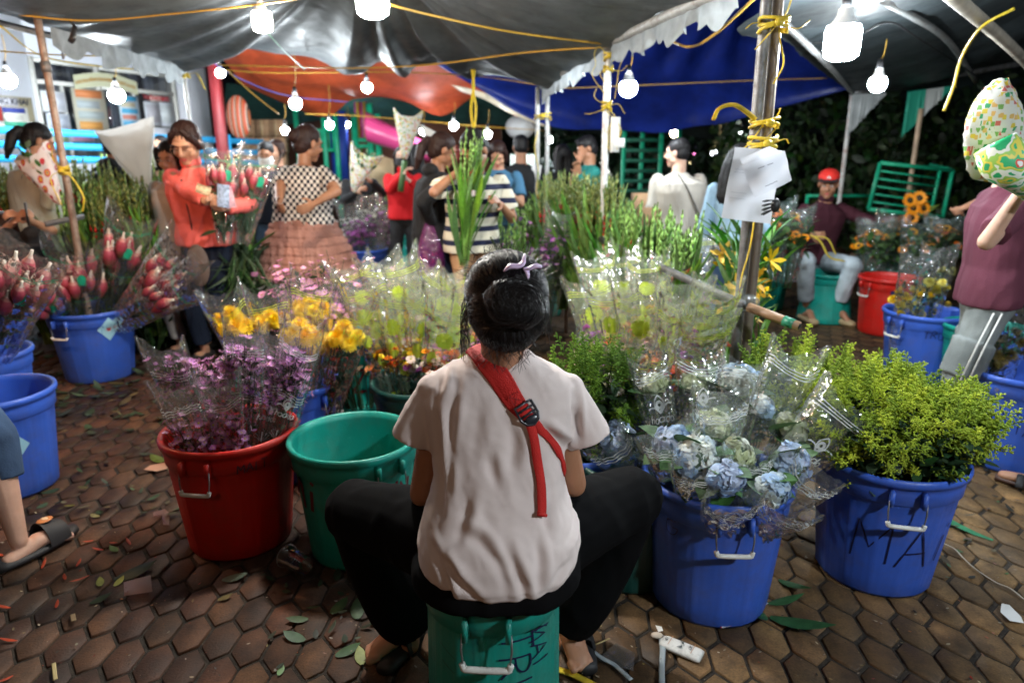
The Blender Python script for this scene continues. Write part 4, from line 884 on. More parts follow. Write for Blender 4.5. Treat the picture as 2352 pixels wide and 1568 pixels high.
def goldenrod(label, cx, cyy, cz, rx, ry, rz, n, ln=.16, plumes=PL, lean=(0, 0), col=(.52, .60, .05), group='goldenrod bunches'):
    t = thing('goldenrod_bunch', label, 'goldenrod', (cx, cyy, cz-.3), group=group); mb = MB(); c = Vector((cx, cyy, cz))
    per = [[] for _ in plumes]; cc = [[] for _ in plumes]; ST = []
    for i in range(n):
        u = RNG.uniform(0, 6.28); w = RNG.uniform(-.5, 1); ph = math.asin(max(-1, min(1, w)))
        d = Vector((math.cos(u)*math.cos(ph), math.sin(u)*math.cos(ph), math.sin(ph))); k = RNG.uniform(.55, .95)
        p = c+Vector((d.x*rx, d.y*ry, d.z*rz))*k+Vector((lean[0]*max(0, d.z), lean[1]*max(0, d.z), 0))
        q = RNG.integers(len(plumes)); dd = d*.8+Vector((0, 0, .75))+Vector(RNG.normal(size=3))*.25
        per[q].append(frame(p-dd.normalized()*ln*.3, dd, ln*RNG.uniform(.75, 1.25), RNG.uniform(0, 6.28))); g = RNG.uniform(0, 1)**.8
        base = np.array(col)*(.55+.6*g)*np.array((1-.25*(1-g), 1, 1)); cc[q].append(base)
        if i % 3 == 0: ST.append(stemM(c-Vector((0, 0, .35)), p, .002))
    for q in range(len(plumes)):
        if per[q]: mb.inst(plumes[q], per[q], cc[q])
    mb.build('blooms', GOLDM, t)
    mb = MB(); mb.inst(T_STEM, ST, colv(DGRN, len(ST))); LM = []
    for _ in range(n*3):
        u = RNG.uniform(0, 6.28); k = math.sqrt(RNG.uniform(0, .8)); LM.append(frame(c+Vector((math.cos(u)*rx*k, math.sin(u)*ry*k, RNG.uniform(-.7, .3)*rz)), Vector(RNG.normal(size=3))+Vector((0, 0, 1)), .06, 0))
    mb.inst(T_LEAF, LM, colv(DGRN, len(LM), .03, .2, .4)); mb.build('stems', PLANT, t)
gx, gy = P_GOLD
goldenrod('big yellow green goldenrod mass filling the front right blue bucket', gx+.0, gy+.07, .535, .345, .31, .165, 400, .13)
goldenrod('goldenrod tuft leaning up at the back left of the big mass', gx-.24, gy+.33, .60, .16, .14, .14, 60, .13)
goldenrod('goldenrod bunch just right of the seated woman shoulder', P_B6[0]+.07, P_B6[1]+.04, .56, .17, .2, .23, 120, .13, col=(.22, .38, .03))
goldenrod('goldenrod clump in front of the double pole foot', .93, 2.44, .52, .23, .12, .14, 80, .13, col=(.26, .38, .03))
goldenrod('small distant goldenrod clump left of the black hoodie shopper', *at(915, 480, .75), .72, .26, .2, .2, 26, .22, PLs, col=(.2, .36, .03))
goldenrod('second distant goldenrod clump in the light blue bucket', *at(968, 500, .7), .68, .2, .2, .2, 20, .22, PLs, col=(.18, .34, .03))
# ---- hydrangeas
FILMH = clear_film('cellophane_hydrangea', .075, gl=1.6, bst=.8, rough=.11, hcol=(.85, .95, .92))
HYC = [(.44, .62, .86), (.82, .85, .76), (.66, .72, .42), (.60, .69, .88), (.88, .90, .85)]
def hyd(label, c, r, d, sleeve_L, kind, seed, film=FILM, squash=.8, rt=.11, prints=1):
    """flower ball at c; sleeve opening continues along d"""
    c = Vector(c); d = Vector(d).normalized(); bx_, by_ = P_HYD; base = Vector((bx_+(c.x-bx_)*.25, by_+(c.y-by_)*.25, .12))
    t = thing('hydrangea', label, 'hydrangea', tuple(base), group='wrapped hydrangeas in the blue bucket'); film = FILMH; mb = MB(); M = []; CC = []
    q = d.to_track_quat('Z', 'Y'); rg = np.random.default_rng(seed); N = 190
    for i in range(N):
        z = 1-2*(i+.5)/N*.72; ph = i*2.399963; rr = math.sqrt(max(0, 1-z*z)); n_ = Vector((rr*math.cos(ph), rr*math.sin(ph), z)); lump = 1+.10*math.sin(n_.x*7+seed)+.08*math.sin(n_.y*9+n_.z*5+seed)
        p = q @ Vector((n_.x, n_.y, n_.z*squash)); M.append(frame(c+p*r*lump, (q @ n_)+Vector(rg.normal(size=3))*.3, .0145*rg.uniform(.75, 1.2), rg.uniform(0, 6)))
        k = .5+.5*math.sin(n_.x*2.3+n_.y*1.7+seed*1.3)+rg.uniform(-.25, .25); a, b = [(0, 3), (0, 1), (1, 2), (0, 4), (2, 4)][kind]; k = min(1, max(0, k)); CC.append(np.array(HYC[a])*(1-k)+np.array(HYC[b])*k)
        CC[-1] = CC[-1]*rg.uniform(.75, 1.1)
    mb.inst(T_FLORET, M, CC); mb.ell(tuple(c), (r*.86,)*3, n=14, m=10, col=(.1, .16, .1)); mb.build('flower_head', PETAL, t)
    mb = MB(); mb.tube(catmull([base, base.lerp(c, .6)+Vector((0, 0, .06)), c-d*r*.5], 9), .005, 6, col=GRN)
    LM = []
    for k in range(5):
        a_ = k*1.257+seed; o_ = q @ Vector((math.cos(a_), math.sin(a_), 0)); LM.append(frame(c-d*r*.9, o_*.85+d*.75, r*2.3*rg.uniform(.8, 1.1), 0))
    mb.inst(T_BIGLEAF, LM, colv((.05, .13, .035), 5, .02, .2, .3)); mb.build('leaves', PLANT, t)
    p1 = c+d*sleeve_L; p0 = base.lerp(c, .45)
    sl = Sleeve(p0, p1, .04, rt, flat=.8, seed=seed+5, jag=.07); o = sl.build(t, film, crinkle=.005); mb = MB(); sl.waves(mb, .88, w=.004, gap=.012, amp=.01)
    if prints > 1: logo(sl, mb, .55, 1.1)
    mb.build('print', PRW, o, smooth=False)
hx, hy = P_HYD
HY = [ # u,v of ball, Y, r, dir, L, kind, rt, prints, label
 (1500, 885, 2.25, .042, (-.25, .1, .9), .10, 4, .065, 2, 'small pale pink hydrangea standing at the upper left of the bucket'),
 (1602, 882, 2.35, .048, (0, .1, 1), .12, 2, .09, 2, 'cream green hydrangea upright at the back'),
 (1697, 878, 2.33, .070, (.1, -.1, 1), .09, 1, .09, 0, 'large cream blue hydrangea ball at the back right'),
 (1745, 935, 2.22, .042, (.45, 0, .9), .24, 3, .095, 1, 'blue hydrangea in the long sleeve rising to the right'),
 (1420, 1010, 2.15, .055, (-.6, -.6, .3), .08, 0, .08, 0, 'blue hydrangea leaning far left toward the seated woman'),
 (1548, 1020, 1.98, .056, (-.3, -.5, .6), .10, 0, .095, 1, 'pale blue hydrangea at the left rim of the bucket'),
 (1600, 1055, 1.88, .062, (-.1, -.8, .35), .08, 1, .09, 1, 'blue and tan hydrangea hanging over the front rim'),
 (1640, 975, 2.05, .046, (.0, -.3, .9), .13, 4, .09, 1, 'creamy hydrangea in the square cut sleeve at the centre'),
 (1692, 1045, 1.95, .048, (.15, -.7, .5), .08, 2, .08, 1, 'green cream hydrangea cupped by broad leaves'),
 (1665, 1100, 1.80, .045, (.0, -.95, -.1), .09, 0, .085, 1, 'blue hydrangea drooping lowest over the bucket handle'),
 (1770, 1125, 1.83, .050, (.35, -.8, -.1), .08, 1, .085, 1, 'blue and cream hydrangea drooping at the lower right'),
 (1815, 1065, 1.95, .060, (.6, -.6, .1), .09, 0, .09, 1, 'bright blue hydrangea leaning right toward the goldenrod'),
 (1815, 985, 2.15, .052, (.75, -.2, .5), .22, 4, .13, 2, 'white hydrangea in the wide sleeve spreading right'),
]
for i, (u, v, Y, r, d, L, kd, rt, pr_, lb) in enumerate(HY): hyd(lb, R(u, v, Y), r, d, L, kd, 200+i*3, rt=rt, prints=pr_)
# ---- lilies (long pink buds with pale tips) in printed sleeves
def bud_t():
    V = []; F = []; C = []; n = 10; prof = [(0, .08), (.1, .14), (.3, .195), (.5, .20), (.66, .15), (.77, .08), (.86, .045), (1.0, .04)]
    for z, r in prof:
        for k in range(n): V.append((r*math.cos(2*math.pi*k/n)*(1+.08*math.cos(6*math.pi*k/n)), r*math.sin(2*math.pi*k/n), z))
    cs = [(.2, .14, .05), (.28, .07, .06), (.36, .05, .075), (.42, .07, .10), (.52, .22, .2), (.62, .5, .42), (.65, .58, .5)]
    for i in range(len(prof)-1):
        for k in range(n):
            F.append((i*n+k, i*n+(k+1) % n, (i+1)*n+(k+1) % n, (i+1)*n+k)); C.append(tuple(np.array(cs[i])*(1 if k % 3 else .72)))
    V.append((0, 0, 1.0)); L = len(V)-1; i = len(prof)-1
    for k in range(n): F.append((L, i*n+k, i*n+(k+1) % n, -1)); C.append(cs[-1])
    return np.array(V), np.array(F), np.array(C)
T_LBUD = bud_t()
LB_M = mat('lily_bud', vcol=True, rough=.4, trans=.1, var=.15, vs=50)
def lily(label, p0, p1, rb, rt, n=15, seed=0, size=.105, group='wrapped pink lilies', face=None, film=FILM):
    n = int(n*1.5); size *= 1.15; p0 = Vector(p0); p1 = Vector(p1); ax = (p1-p0).normalized(); L = (p1-p0).length; rg = np.random.default_rng(seed)
    t = thing('lily_bouquet', label, 'lily bouquet', tuple(p0), group=group); M = []; SM = []; LM = []
    a = ax.orthogonal().normalized(); b = ax.cross(a)
    for k in range(n):
        th = k*2.4; r = (rb+(rt-rb)*.55)*math.sqrt((k+.3)/n)*.85; q = p0+ax*L*rg.uniform(.45, .66)+a*math.cos(th)*r+b*math.sin(th)*r*.8
        dd = ax+(a*math.cos(th)+b*math.sin(th))*.16*r/.06; M.append(frame(q, dd, size*rg.uniform(.75, 1.12), rg.uniform(0, 6))); SM.append(stemM(p0, q, .003))
    for _ in range(50): LM.append(frame(p0+ax*L*rg.uniform(.1, .6)+a*rg.normal()*.02+b*rg.normal()*.02, ax+Vector(rg.normal(size=3))*.45, .11*rg.uniform(.6, 1.1), rg.uniform(0, 6)))
    mb = MB(); mb.inst(T_LBUD, M); mb.build('buds', LB_M, t)
    mb = MB(); mb.inst(T_STEM, SM, colv(DGRN, len(SM))); V, F, C = T_LEAF; mb.inst((V*np.array((.55, 1, 1)), F, C), LM, colv(DGRN, 50, .03, .2, .5)); mb.build('leaves', PLANT, t)
    sl = Sleeve(p0, p1, rb, rt, flat=.7, seed=seed+300, jag=.06, face=face); o = sl.build(t, film, crinkle=.005); mb = MB(); f = sl.f(1.15, .7)
    ribbon(mb, arc(0, 0, .017, .017, 0, 360, 20), .034, f)
    for q in range(5): ribbon(mb, [(-.03+q*.014, -.042), (-.024+q*.014, -.025), (-.018+q*.014, -.042)], .005, f)
    sl.waves(mb, .88, w=.003, n=2); sl.waves(mb, .5, w=.002, n=1); mb.build('print', PRG, o, smooth=False); return t
lx, ly = P_LILY; lb0 = Vector((lx, ly, .2))
lily('lily bouquet with green fan print standing at the left of its bucket', lb0+Vector((-.06, 0, 0)), R(165, 552, 4.25), .05, .19, 10, 1, .155)
lily('lily bouquet lying low over the left rim of its bucket', lb0+Vector((-.1, -.05, .15)), R(80, 660, 4.0), .05, .14, 7, 2, .15)
lily('wide lily bouquet leaning right over the bucket rim', lb0+Vector((.08, 0, .08)), R(435, 565, 4.25), .05, .18, 10, 3, .16)
lily('dark red lily bouquet upright at the back of the bucket', lb0+Vector((.03, .08, .1)), R(305, 490, 4.5), .05, .17, 9, 4, .15)
lily('lily bouquet bent lowest along the right side of the bucket', lb0+Vector((.08, -.05, .12)), R(455, 640, 4.1), .05, .14, 8, 5, .14)
lily('big lily bouquet at the left picture edge above the empty bucket', R(-5, 820, 2.9), R(65, 575, 2.8), .05, .17, 11, 6, .15)
lily('lily bouquet cut by the left picture edge', R(-70, 800, 2.8), R(-40, 580, 2.8), .05, .15, 9, 7, .14)
# ---- gladiolus bundles
T_SPIKE = None
def glad_template(seed, n=20, H=1.0, tie=True, budc=(.65, .03, .02), green=(.20, .23, .055), openness=.12):
    rg = np.random.default_rng(seed); mb = MB(); mb2 = MB(); SM = []; BM = []; BC = []; LMs = []
    for k in range(n):
        th = k*2.4; r = openness*math.sqrt((k+.5)/n); e = Vector((math.cos(th)*r, math.sin(th)*r*.8, H*rg.uniform(.86, 1.05))); s = Vector((math.cos(th)*r*.35, math.sin(th)*r*.3, 0))
        SM.append(stemM(s, e, .0045)); d = (e-s).normalized()
        for i in range(13):
            q = .50+.50*i/13; p = s.lerp(e, q); sd = 1 if i % 2 else -1; BM.append(frame(p, d+Vector((math.cos(th+1.2)*sd, math.sin(th+1.2)*sd, 0))*.45, .034*(1.25-q*.55), 0))
            BC.append(np.array(budc)*rg.uniform(.6, 1.1) if rg.uniform() < .5 and q < .78 else np.array(green)*rg.uniform(.7, 1.5))
        for i in range(4): LMs.append(frame(s.lerp(e, rg.uniform(.0, .4)), d+Vector((rg.normal()*.14, rg.normal()*.14, 0)), H*rg.uniform(.4, .62), rg.uniform(0, 6)))
    V, F, C = T_BUD; mb.inst(T_STEM, SM, colv((.09, .16, .03), len(SM))); mb.inst(T_BLADE, LMs, colv((.12, .24, .05), len(LMs), .03, .2, .5)); mb2.inst((V*np.array((.85, .85, 1.35)), F, C), BM, BC)
    return mb.mesh('leaves'), mb2.mesh('buds')
GT = [glad_template(50+i, 20, 1.0) for i in range(3)]
GT2 = [glad_template(60+i, 14, 1.0, green=(.24, .42, .10), openness=.10) for i in range(2)]
BANDM = mat('paper_band', (.75, .6, .6), .6, var=.2, vs=40)
def glad(label, base, top, tm, sc=1.0, group='gladiolus bundles', band=True, k=0):
    base = Vector(base); top = Vector(top); t = thing('gladiolus_bundle', label, 'gladiolus bundle', tuple(base), group=group); d = top-base; H = d.length
    q = d.to_track_quat('Z', 'Y'); M = Matrix.LocRotScale(base, q, Vector((sc, sc, H))) @ rot('Z', k*1.3)
    for nm, me in zip(('leaves', 'buds'), tm):
        o = bpy.data.objects.new(nm, me); S.collection.objects.link(o)
        if not me.materials: me.materials.append(PLANT)
        o.parent = t; o.matrix_parent_inverse = t.matrix_basis.inverted(); o.matrix_basis = M
    if band:
        mb = MB(); c = base+d*.56; dn = d.normalized(); mb.tube([c-dn*.018, c+dn*.018], .062*sc, 14, cap=False); mb.build('band', BANDM, t)
# left display of bundles: rows
GL_L = []
for r_, (Y, v, us, hh) in enumerate([(5.0, 446, (170, 225, 285, 345), .86), (5.3, 420, (205, 262, 318, 372, 405), .95), (5.8, 392, (168, 222, 276, 330, 385, 430), 1.05), (6.4, 372, (180, 232, 285, 340, 400), 1.1), (7.0, 358, (250, 305, 360, 420, 540), 1.12)]):
    for i, u in enumerate(us):
        tp = R(u, v, Y); GL_L.append((r_, i, tp))
rown = ['front row', 'second row', 'third row', 'fourth row', 'back row']
for n_, (r_, i, tp) in enumerate(GL_L):
    glad('%s gladiolus bundle from the left in the %s of the left display' % (ORD[i], rown[r_]), (tp.x+.05+.03*((n_*7) % 5-2), tp.y-.12, max(0.02, tp.z-1.02)), tp+Vector((.04*((n_*5) % 3-1), 0, .02*((n_*3) % 4))), GT[n_ % 3] if (n_*7) % 4 else GT2[n_ % 2], .95+.1*(n_ % 3), 'gladiolus bundles of the left display', k=n_, band=r_ < 3)
# a trestle that carries them
mb = MB(); mb.box((-2.95, 6.0, .28), (1.9, 2.2, .05)); 
for sx in (-1, 1):
    for sy in (-1, 1): mb.box((-2.95+sx*.85, 6.0+sy*1.0, .13), (.06, .06, .255))
tag(mb.build('low_trestle', mat('trestle_wood', (.12, .09, .06), .7), smooth=False), 'low dark trestle under the left gladiolus display', 'trestle')
for i, (u, v, Y, s_) in enumerate([(20, 420, 5.6, 1), (-20, 400, 5.4, 1), (10, 380, 6.0, 1), (70, 540, 5.1, .9)]):
    tp = R(u, v, Y); glad(['red tipped gladiolus bundle at the left edge behind the crouching girl', 'gladiolus bundle cut by the left edge', 'rear gladiolus bundle at the left edge', 'short gladiolus bundle below the white hoodie shopper'][i], (tp.x, tp.y, 0.02 if i == 3 else max(.02, tp.z-1)), tp, GT[i % 3], s_, 'gladiolus bundles at the left edge', k=i)
# loose dark foliage under the left display
for i, (u, v, Y) in enumerate([(225, 600, 4.9), (330, 605, 4.95), (400, 640, 5.0), (545, 610, 5.1), (185, 625, 4.85)]):
    p = R(u, v, Y); t = thing('foliage_bunch', ['dark leafy stems below the front gladiolus bundles', 'dark leafy stems behind the lily bucket', 'dark leafy stems by the pink jacket woman legs', 'dark spiky leaves of the bundle held by the pink jacket woman', 'dark leafy stems left of the lily bucket'][i], 'foliage', (p.x, p.y, 0), group='dark leafy bundles standing on the ground'); mb = MB(); LM = []
    for _ in range(130): 
        a_ = RNG.uniform(0, 6.28); r = RNG.uniform(0, .16); LM.append(frame((p.x+r*math.cos(a_), p.y+r*math.sin(a_)*.7, RNG.uniform(0, max(.1, p.z))), (RNG.normal()*.3, RNG.normal()*.3, 1), .32*RNG.uniform(.6, 1.2), RNG.uniform(0, 6)))
    V, F, C = T_BLADE2; mb.inst((V*np.array((1.3, 1, 1)), F, C), LM, colv((.025, .065, .02), len(LM), .03, .3, .5)); mb.build('leaves', PLANT, t)
# right display between the twin poles and double pole
n_ = 0
for r_, (Y0, us, v0, sc) in enumerate([(5.4, (1268, 1305, 1342, 1378, 1412), 410, 1.0), (5.9, (1262, 1296, 1330, 1366, 1400), 398, 1.0), (4.4, (1418, 1450), 465, .9), (3.9, (1472, 1500, 1530, 1562), 470, .9)]):
    for i, u in enumerate(us):
        tp = R(u, v0+(i*3 if r_ != 3 else i*8), Y0-(.18*i if r_ < 2 else .1*i)); n_ += 1
        tm = GT[n_ % 3] if r_ < 2 else GT2[n_ % 2]
        glad('%s gladiolus bundle from the left in the %s' % (ORD[i], ['front row behind the grey rail', 'rear row behind the grey rail', 'pair beside the white pole', 'green group before the beige shirt man'][r_]), (tp.x+.03*((i*3) % 3-1), tp.y-.02, max(.05, tp.z-.98)), tp+Vector((.06 if r_ == 3 and i % 2 else -.02*(r_ == 3), 0, 0)), tm, sc*.95, 'gladiolus bundles of the right display', k=n_)
for i, (u, v, Y) in enumerate([(1130, 450, 5.2), (1200, 470, 5.6), (1185, 500, 4.9), (1222, 455, 6.3)]):
    tp = R(u, v, Y); glad(['light green gladiolus bundle right of the striped shirt man', 'gladiolus bundle below the black shirt man', 'low green bundle right of the striped shirt man', 'far gladiolus bundle before the twin poles'][i], (tp.x, tp.y, 0.02), tp, GT2[i % 2], .9, 'gladiolus bundles at the centre', k=i+3)
# yellow lilies by the double pole
for i, (u, v, Y) in enumerate([(1690, 560, 3.3), (1740, 560, 3.2), (1715, 600, 3.0)]):
    p = R(u, v, Y); t = thing('yellow_lily_plant', ['yellow lily left of the double pole', 'yellow lily bunch right of the double pole', 'green lily stems behind the double pole'][i], 'lilies', (p.x, p.y, 0), group='yellow lilies by the double pole'); mb = MB(); LM = []; FM = []
    for _ in range(90): LM.append(frame((p.x+RNG.normal()*.04, p.y+RNG.normal()*.04, RNG.uniform(.0, p.z)), (RNG.normal()*.35, RNG.normal()*.35, 1), .2*RNG.uniform(.6, 1.2), RNG.uniform(0, 6)))
    V, F, C = T_BLADE2; mb.inst((V*np.array((1.6, 1, 1)), F, C), LM, colv((.06, .17, .03), len(LM), .03, .3, .4)); mb.build('leaves', PLANT, t)
    mb = MB(); T6 = tmpl(petals(6, .05, 1, .2, .35, .55, 0, seed=3, tip=.2))
    for _ in range(7 if i < 2 else 3): FM.append(frame((p.x+RNG.normal()*.05, p.y-.03+RNG.normal()*.03, p.z-.1+RNG.uniform(-.25, .08)), (RNG.normal(), -.6+RNG.normal()*.5, .4), .06, 0))
    mb.inst(T6, FM, colv((.7, .45, .02), len(FM))); mb.build('flowers', PETAL, t)
# ---- white and purple bouquets in the far blue bucket
fx, fy = P_FAR
for i, (u, v, Y, cols, lb) in enumerate([(800, 462, fy, [(.75, .75, .7)], 'white flower bouquet at the left of the far blue bucket'), (845, 440, fy+.1, [(.75, .75, .72), (.7, .7, .6)], 'white bouquet in the tallest pointed sleeve'), (815, 500, fy-.15, [PURP], 'purple bouquet at the front of the far blue bucket'), (880, 475, fy, [PURP, (.3, .1, .3)], 'purple bouquet leaning right in the far blue bucket'), (905, 480, fy+.1, [(.35, .14, .35)], 'dim purple bouquet at the right of the far blue bucket')]):
    p1 = R(u, v, Y); bouquet(lb, Vector((fx+(p1.x-fx)*.3, fy+(p1.y-fy)*.3, .15)), p1, .05, .15, T_MUM, cols, .024, group='bouquets in the far blue bucket', nst=9, nper=11, top=.8 if i < 2 else .9, seed=500+i, hr=.12, buds=.2, nleaf=90)
for i, (u, v, Y, lb) in enumerate([(1290, 480, 5.0, 'purple bouquet in silvery sleeve right of the woman head'), (1255, 500, 4.7, 'purple aster bunch near the teal bucket right of the head'), (1210, 470, 5.2, 'purple tipped bunch behind the woman head'), (1150, 520, 4.9, 'small purple bunch below the blue shorts person')]):
    p1 = R(u, v, Y); bouquet(lb, Vector((p1.x-.08, Y, .2)), p1, .04, .12, T_ASTER, [PURP, (.3, .1, .4)], .02, group='purple bunches near the teal bucket', nst=9, nper=10, top=.9, seed=530+i, hr=.15, sleeve=i in (0,), nleaf=120)
# ---- gerberas and sunflowers on the right
def heads(label, cx, cyy, cz, rx, ry, rz, n, T, cols, fr, name='flower_bunch', cat='flowers', group=None, film=None, nleaf=120, face=(0, -.5, .8)):
    t = thing(name, label, cat, (cx, cyy, max(0, cz-.4)), group=group); mb = MB(); M = []; LM = []
    for _ in range(n):
        a_ = RNG.uniform(0, 6.28); k = math.sqrt(RNG.uniform(0, 1)); M.append(frame((cx+rx*k*math.cos(a_), cyy+ry*k*math.sin(a_), cz+rz*(1-k*k)*RNG.uniform(.4, 1)), Vector(face)+Vector((math.cos(a_), math.sin(a_)*.5, 0))*.5*k+Vector(RNG.normal(size=3))*.2, fr*RNG.uniform(.8, 1.15), RNG.uniform(0, 6)))
    mb.inst(T, M, [colv(cols[RNG.integers(len(cols))], 1, .015, .1, .2)[0] for _ in M]); mb.build('flowers', PETAL, t)
    mb = MB()
    for _ in range(nleaf):
        a_ = RNG.uniform(0, 6.28); k = math.sqrt(RNG.uniform(0, 1)); zz = RNG.uniform(-.35, .9)*rz-.06; LM.append(frame((cx+rx*k*math.cos(a_), cyy+ry*k*math.sin(a_), cz+zz), Vector(RNG.normal(size=3))+Vector((0, 0, 1)), .09, 0))
    ST = [stemM((cx+(m[0, 3]-cx)*.4, cyy+(m[1, 3]-cyy)*.4, max(.1, cz-.4)), Vector(m[:3, 3]), .004) for m in M]
    mb.inst(T_STEM, ST, colv(DGRN, len(ST))); mb.inst(T_LEAF, LM, colv(GRN, len(LM), .03, .2, .5)); mb.build('leaves', PLANT, t)
    if film:
        sl = Sleeve((cx, cyy, cz-.35), (cx, cyy, cz+rz+.06), rx*.5, rx*1.1, flat=.9, seed=int(cx*100)); sl.build(t, film, crinkle=.012)
ORG = (.75, .2, .01); SUNC = (.8, .3, .008)
heads('mass of orange gerberas behind the beige shirt man', R(1632, 495, P_OR[1]).x, P_OR[1], .72, .28, .2, .22, 60, T_GERB, [ORG], .045)
heads('orange gerberas behind the paper sheets', R(1700, 480, P_OR[1]).x, P_OR[1], .8, .16, .2, .18, 20, T_GERB, [ORG], .045)
for i, (u, v, Y, n, lb) in enumerate([(1770, 520, 5.2, 8, 'wrapped sunflower bunch left of the seller with long petals'), (1815, 530, 5.4, 7, 'wrapped sunflower bunch by the seller right hand'), (2010, 555, 5.9, 8, 'wrapped sunflower bunch right of the seller knees'), (2055, 540, 6.0, 8, 'wrapped sunflower bunch above the red D bucket'), (2110, 560, 5.8, 7, 'wrapped sunflower bunch behind the yellow mums'), (2165, 550, 5.8, 7, 'wrapped sunflower bunch behind the man in shorts')]):
    p = R(u, v, Y); heads(lb, p.x, Y, p.z-.05, .16, .14, .18, n*2, T_SUN, [SUNC, ORG], .042, group='wrapped sunflower bunches', film=clear_film('film_sea', .12, gl=1.3, bst=1.2, hcol=(.5, .7, .65)), nleaf=150)
for i, (u, v, Y, lb) in enumerate([(2115, 640, P_YR[1]-.05, 'front wrapped yellow mum bunch in the right blue bucket'), (2160, 625, P_YR[1]+.05, 'rear wrapped yellow mum bunch in the right blue bucket'), (2325, 740, P_RE[1], 'dark wrapped bunch in the right edge bucket')]):
    p1 = R(u, v-60, Y); bouquet(lb, Vector((p1.x-.03, Y, .2)), p1, .07, .12, T_POM, [(.7, .6, .12), (.7, .5, .03)] if i < 2 else [(.2, .15, .05)], .03, group='wrapped mum bunches at right', nst=8, nper=3, top=.75, seed=560+i, hr=.2, buds=.15, nleaf=140, film=clear_film('film_bright', .07, gl=1.5, bst=1.1))
# ================================================================ PEOPLE
DG = bpy.context.evaluated_depsgraph_get
def remesh(mb, vox, smooth=3, fac=.5):
    me = mb.mesh('shape'); o = bpy.data.objects.new('shape', me); S.collection.objects.link(o)
    r = o.modifiers.new('r', 'REMESH'); r.mode = 'VOXEL'; r.voxel_size = vox; r.use_smooth_shade = True
    if smooth: s = o.modifiers.new('s', 'SMOOTH'); s.factor = fac; s.iterations = smooth
    bpy.context.view_layer.update(); out = bpy.data.meshes.new_from_object(o.evaluated_get(DG()))
    bpy.data.objects.remove(o); bpy.data.meshes.remove(me); return out
def verts(me):
    a = np.empty(len(me.vertices)*3, np.float32); me.vertices.foreach_get('co', a); b = np.empty(len(me.vertices)*3, np.float32); me.vertices.foreach_get('normal', b)
    return a.reshape(-1, 3).astype(float), b.reshape(-1, 3).astype(float)
def setv(me, V): me.vertices.foreach_set('co', V.reshape(-1).astype(np.float32)); me.update()
def wrinkle(me, amp=.006, f=14, seed=0, stretch=(1, 1, .45)):
    V, N_ = verts(me); Q = V*np.array(stretch)
    d = (1-np.abs(snoise(Q, f, seed))*1.6)*.6+snoise(Q, f*2.1, seed+4)*.35
    setv(me, V+N_*(amp*d)[:, None])
def smooth_shade(me): me.polygons.foreach_set('use_smooth', np.ones(len(me.polygons), bool)); me.update()
def llink(name, me, mats, par, lab=None):
    smooth_shade(me); me.materials.clear()
    for m in (mats if isinstance(mats, (list, tuple)) else [mats]): me.materials.append(m)
    o = bpy.data.objects.new(name, me); S.collection.objects.link(o); o.parent = par
    if lab: o['label'] = lab
    return o
def ik(a, t, l1, l2, pole):
    d = t-a; L = min(d.length, (l1+l2)*.998); u = d.normalized(); t = a+u*L
    c = max(-1, min(1, (l1*l1+L*L-l2*l2)/(2*l1*L))); h = l1*math.sqrt(1-c*c); p = Vector(pole); p = (p-u*p.dot(u))
    p = p.normalized() if p.length > 1e-4 else Vector((0, 1, 0)); return a+u*l1*c+p*h, t
def cap(mb, a, b, ra, rb, n=14, flat=1.0, ends=True):
    a = Vector(a); b = Vector(b); d = (b-a); L = d.length; u = d/L
    P = [a-u*ra*.9, a-u*ra*.6, a, b, b+u*rb*.6, b+u*rb*.9] if ends else [a, a.lerp(b, .5), b]
    Rr = [ra*.3, ra*.8, ra, rb, rb*.8, rb*.3] if ends else [ra, (ra+rb)/2, rb]
    mb.tube(P, Rr, n, flat=flat)
def rings(mb, L, n=22):
    """L: list of (centre, right, fwd, hw, hd)"""
    out = []
    for c, rt_, fw, hw, hd in L:
        c = Vector(c); out.append([tuple(c+Vector(rt_)*math.copysign(abs(math.cos(t))**.85, math.cos(t))*hw+Vector(fw)*math.copysign(abs(math.sin(t))**.85, math.sin(t))*hd) for t in [2*math.pi*k/n for k in range(n)]])
    mb.loft(out)
def checks(N, L, co, base, a, b, sc=26):
    mp = N.new('ShaderNodeSeparateXYZ'); L.new(co, mp.inputs[0]); ad = N.new('ShaderNodeMath'); ad.operation = 'MULTIPLY_ADD'; L.new(mp.outputs[1], ad.inputs[0]); ad.inputs[1].default_value = .7; L.new(mp.outputs[0], ad.inputs[2])
    cb = N.new('ShaderNodeCombineXYZ'); L.new(ad.outputs[0], cb.inputs[0]); L.new(mp.outputs[2], cb.inputs[2]); cb.inputs[1].default_value = .003
    ck = N.new('ShaderNodeTexChecker'); ck.inputs['Scale'].default_value = sc; ck.inputs[1].default_value = (*a, 1); ck.inputs[2].default_value = (*b, 1); L.new(cb.outputs[0], ck.inputs[0]); return ck.outputs[0]
def cloth(name, rgb, rough=.85, **k): 
    k.setdefault('var', .1); return mat('cloth_'+name, rgb, rough, spec=.2, vs=5, bump=.25, bs=160, sheen=.0, **k)
def skinm(name, rgb): return mat('skin_'+name, rgb, .5, spec=.35, var=.12, vs=12, sss=.12, bump=.08, bs=150)
SK1 = skinm('warm', (.46, .24, .15)); SK2 = skinm('tan', (.34, .16, .09)); SK3 = skinm('pale', (.56, .34, .25)); SK4 = skinm('shade', (.40, .2, .13))
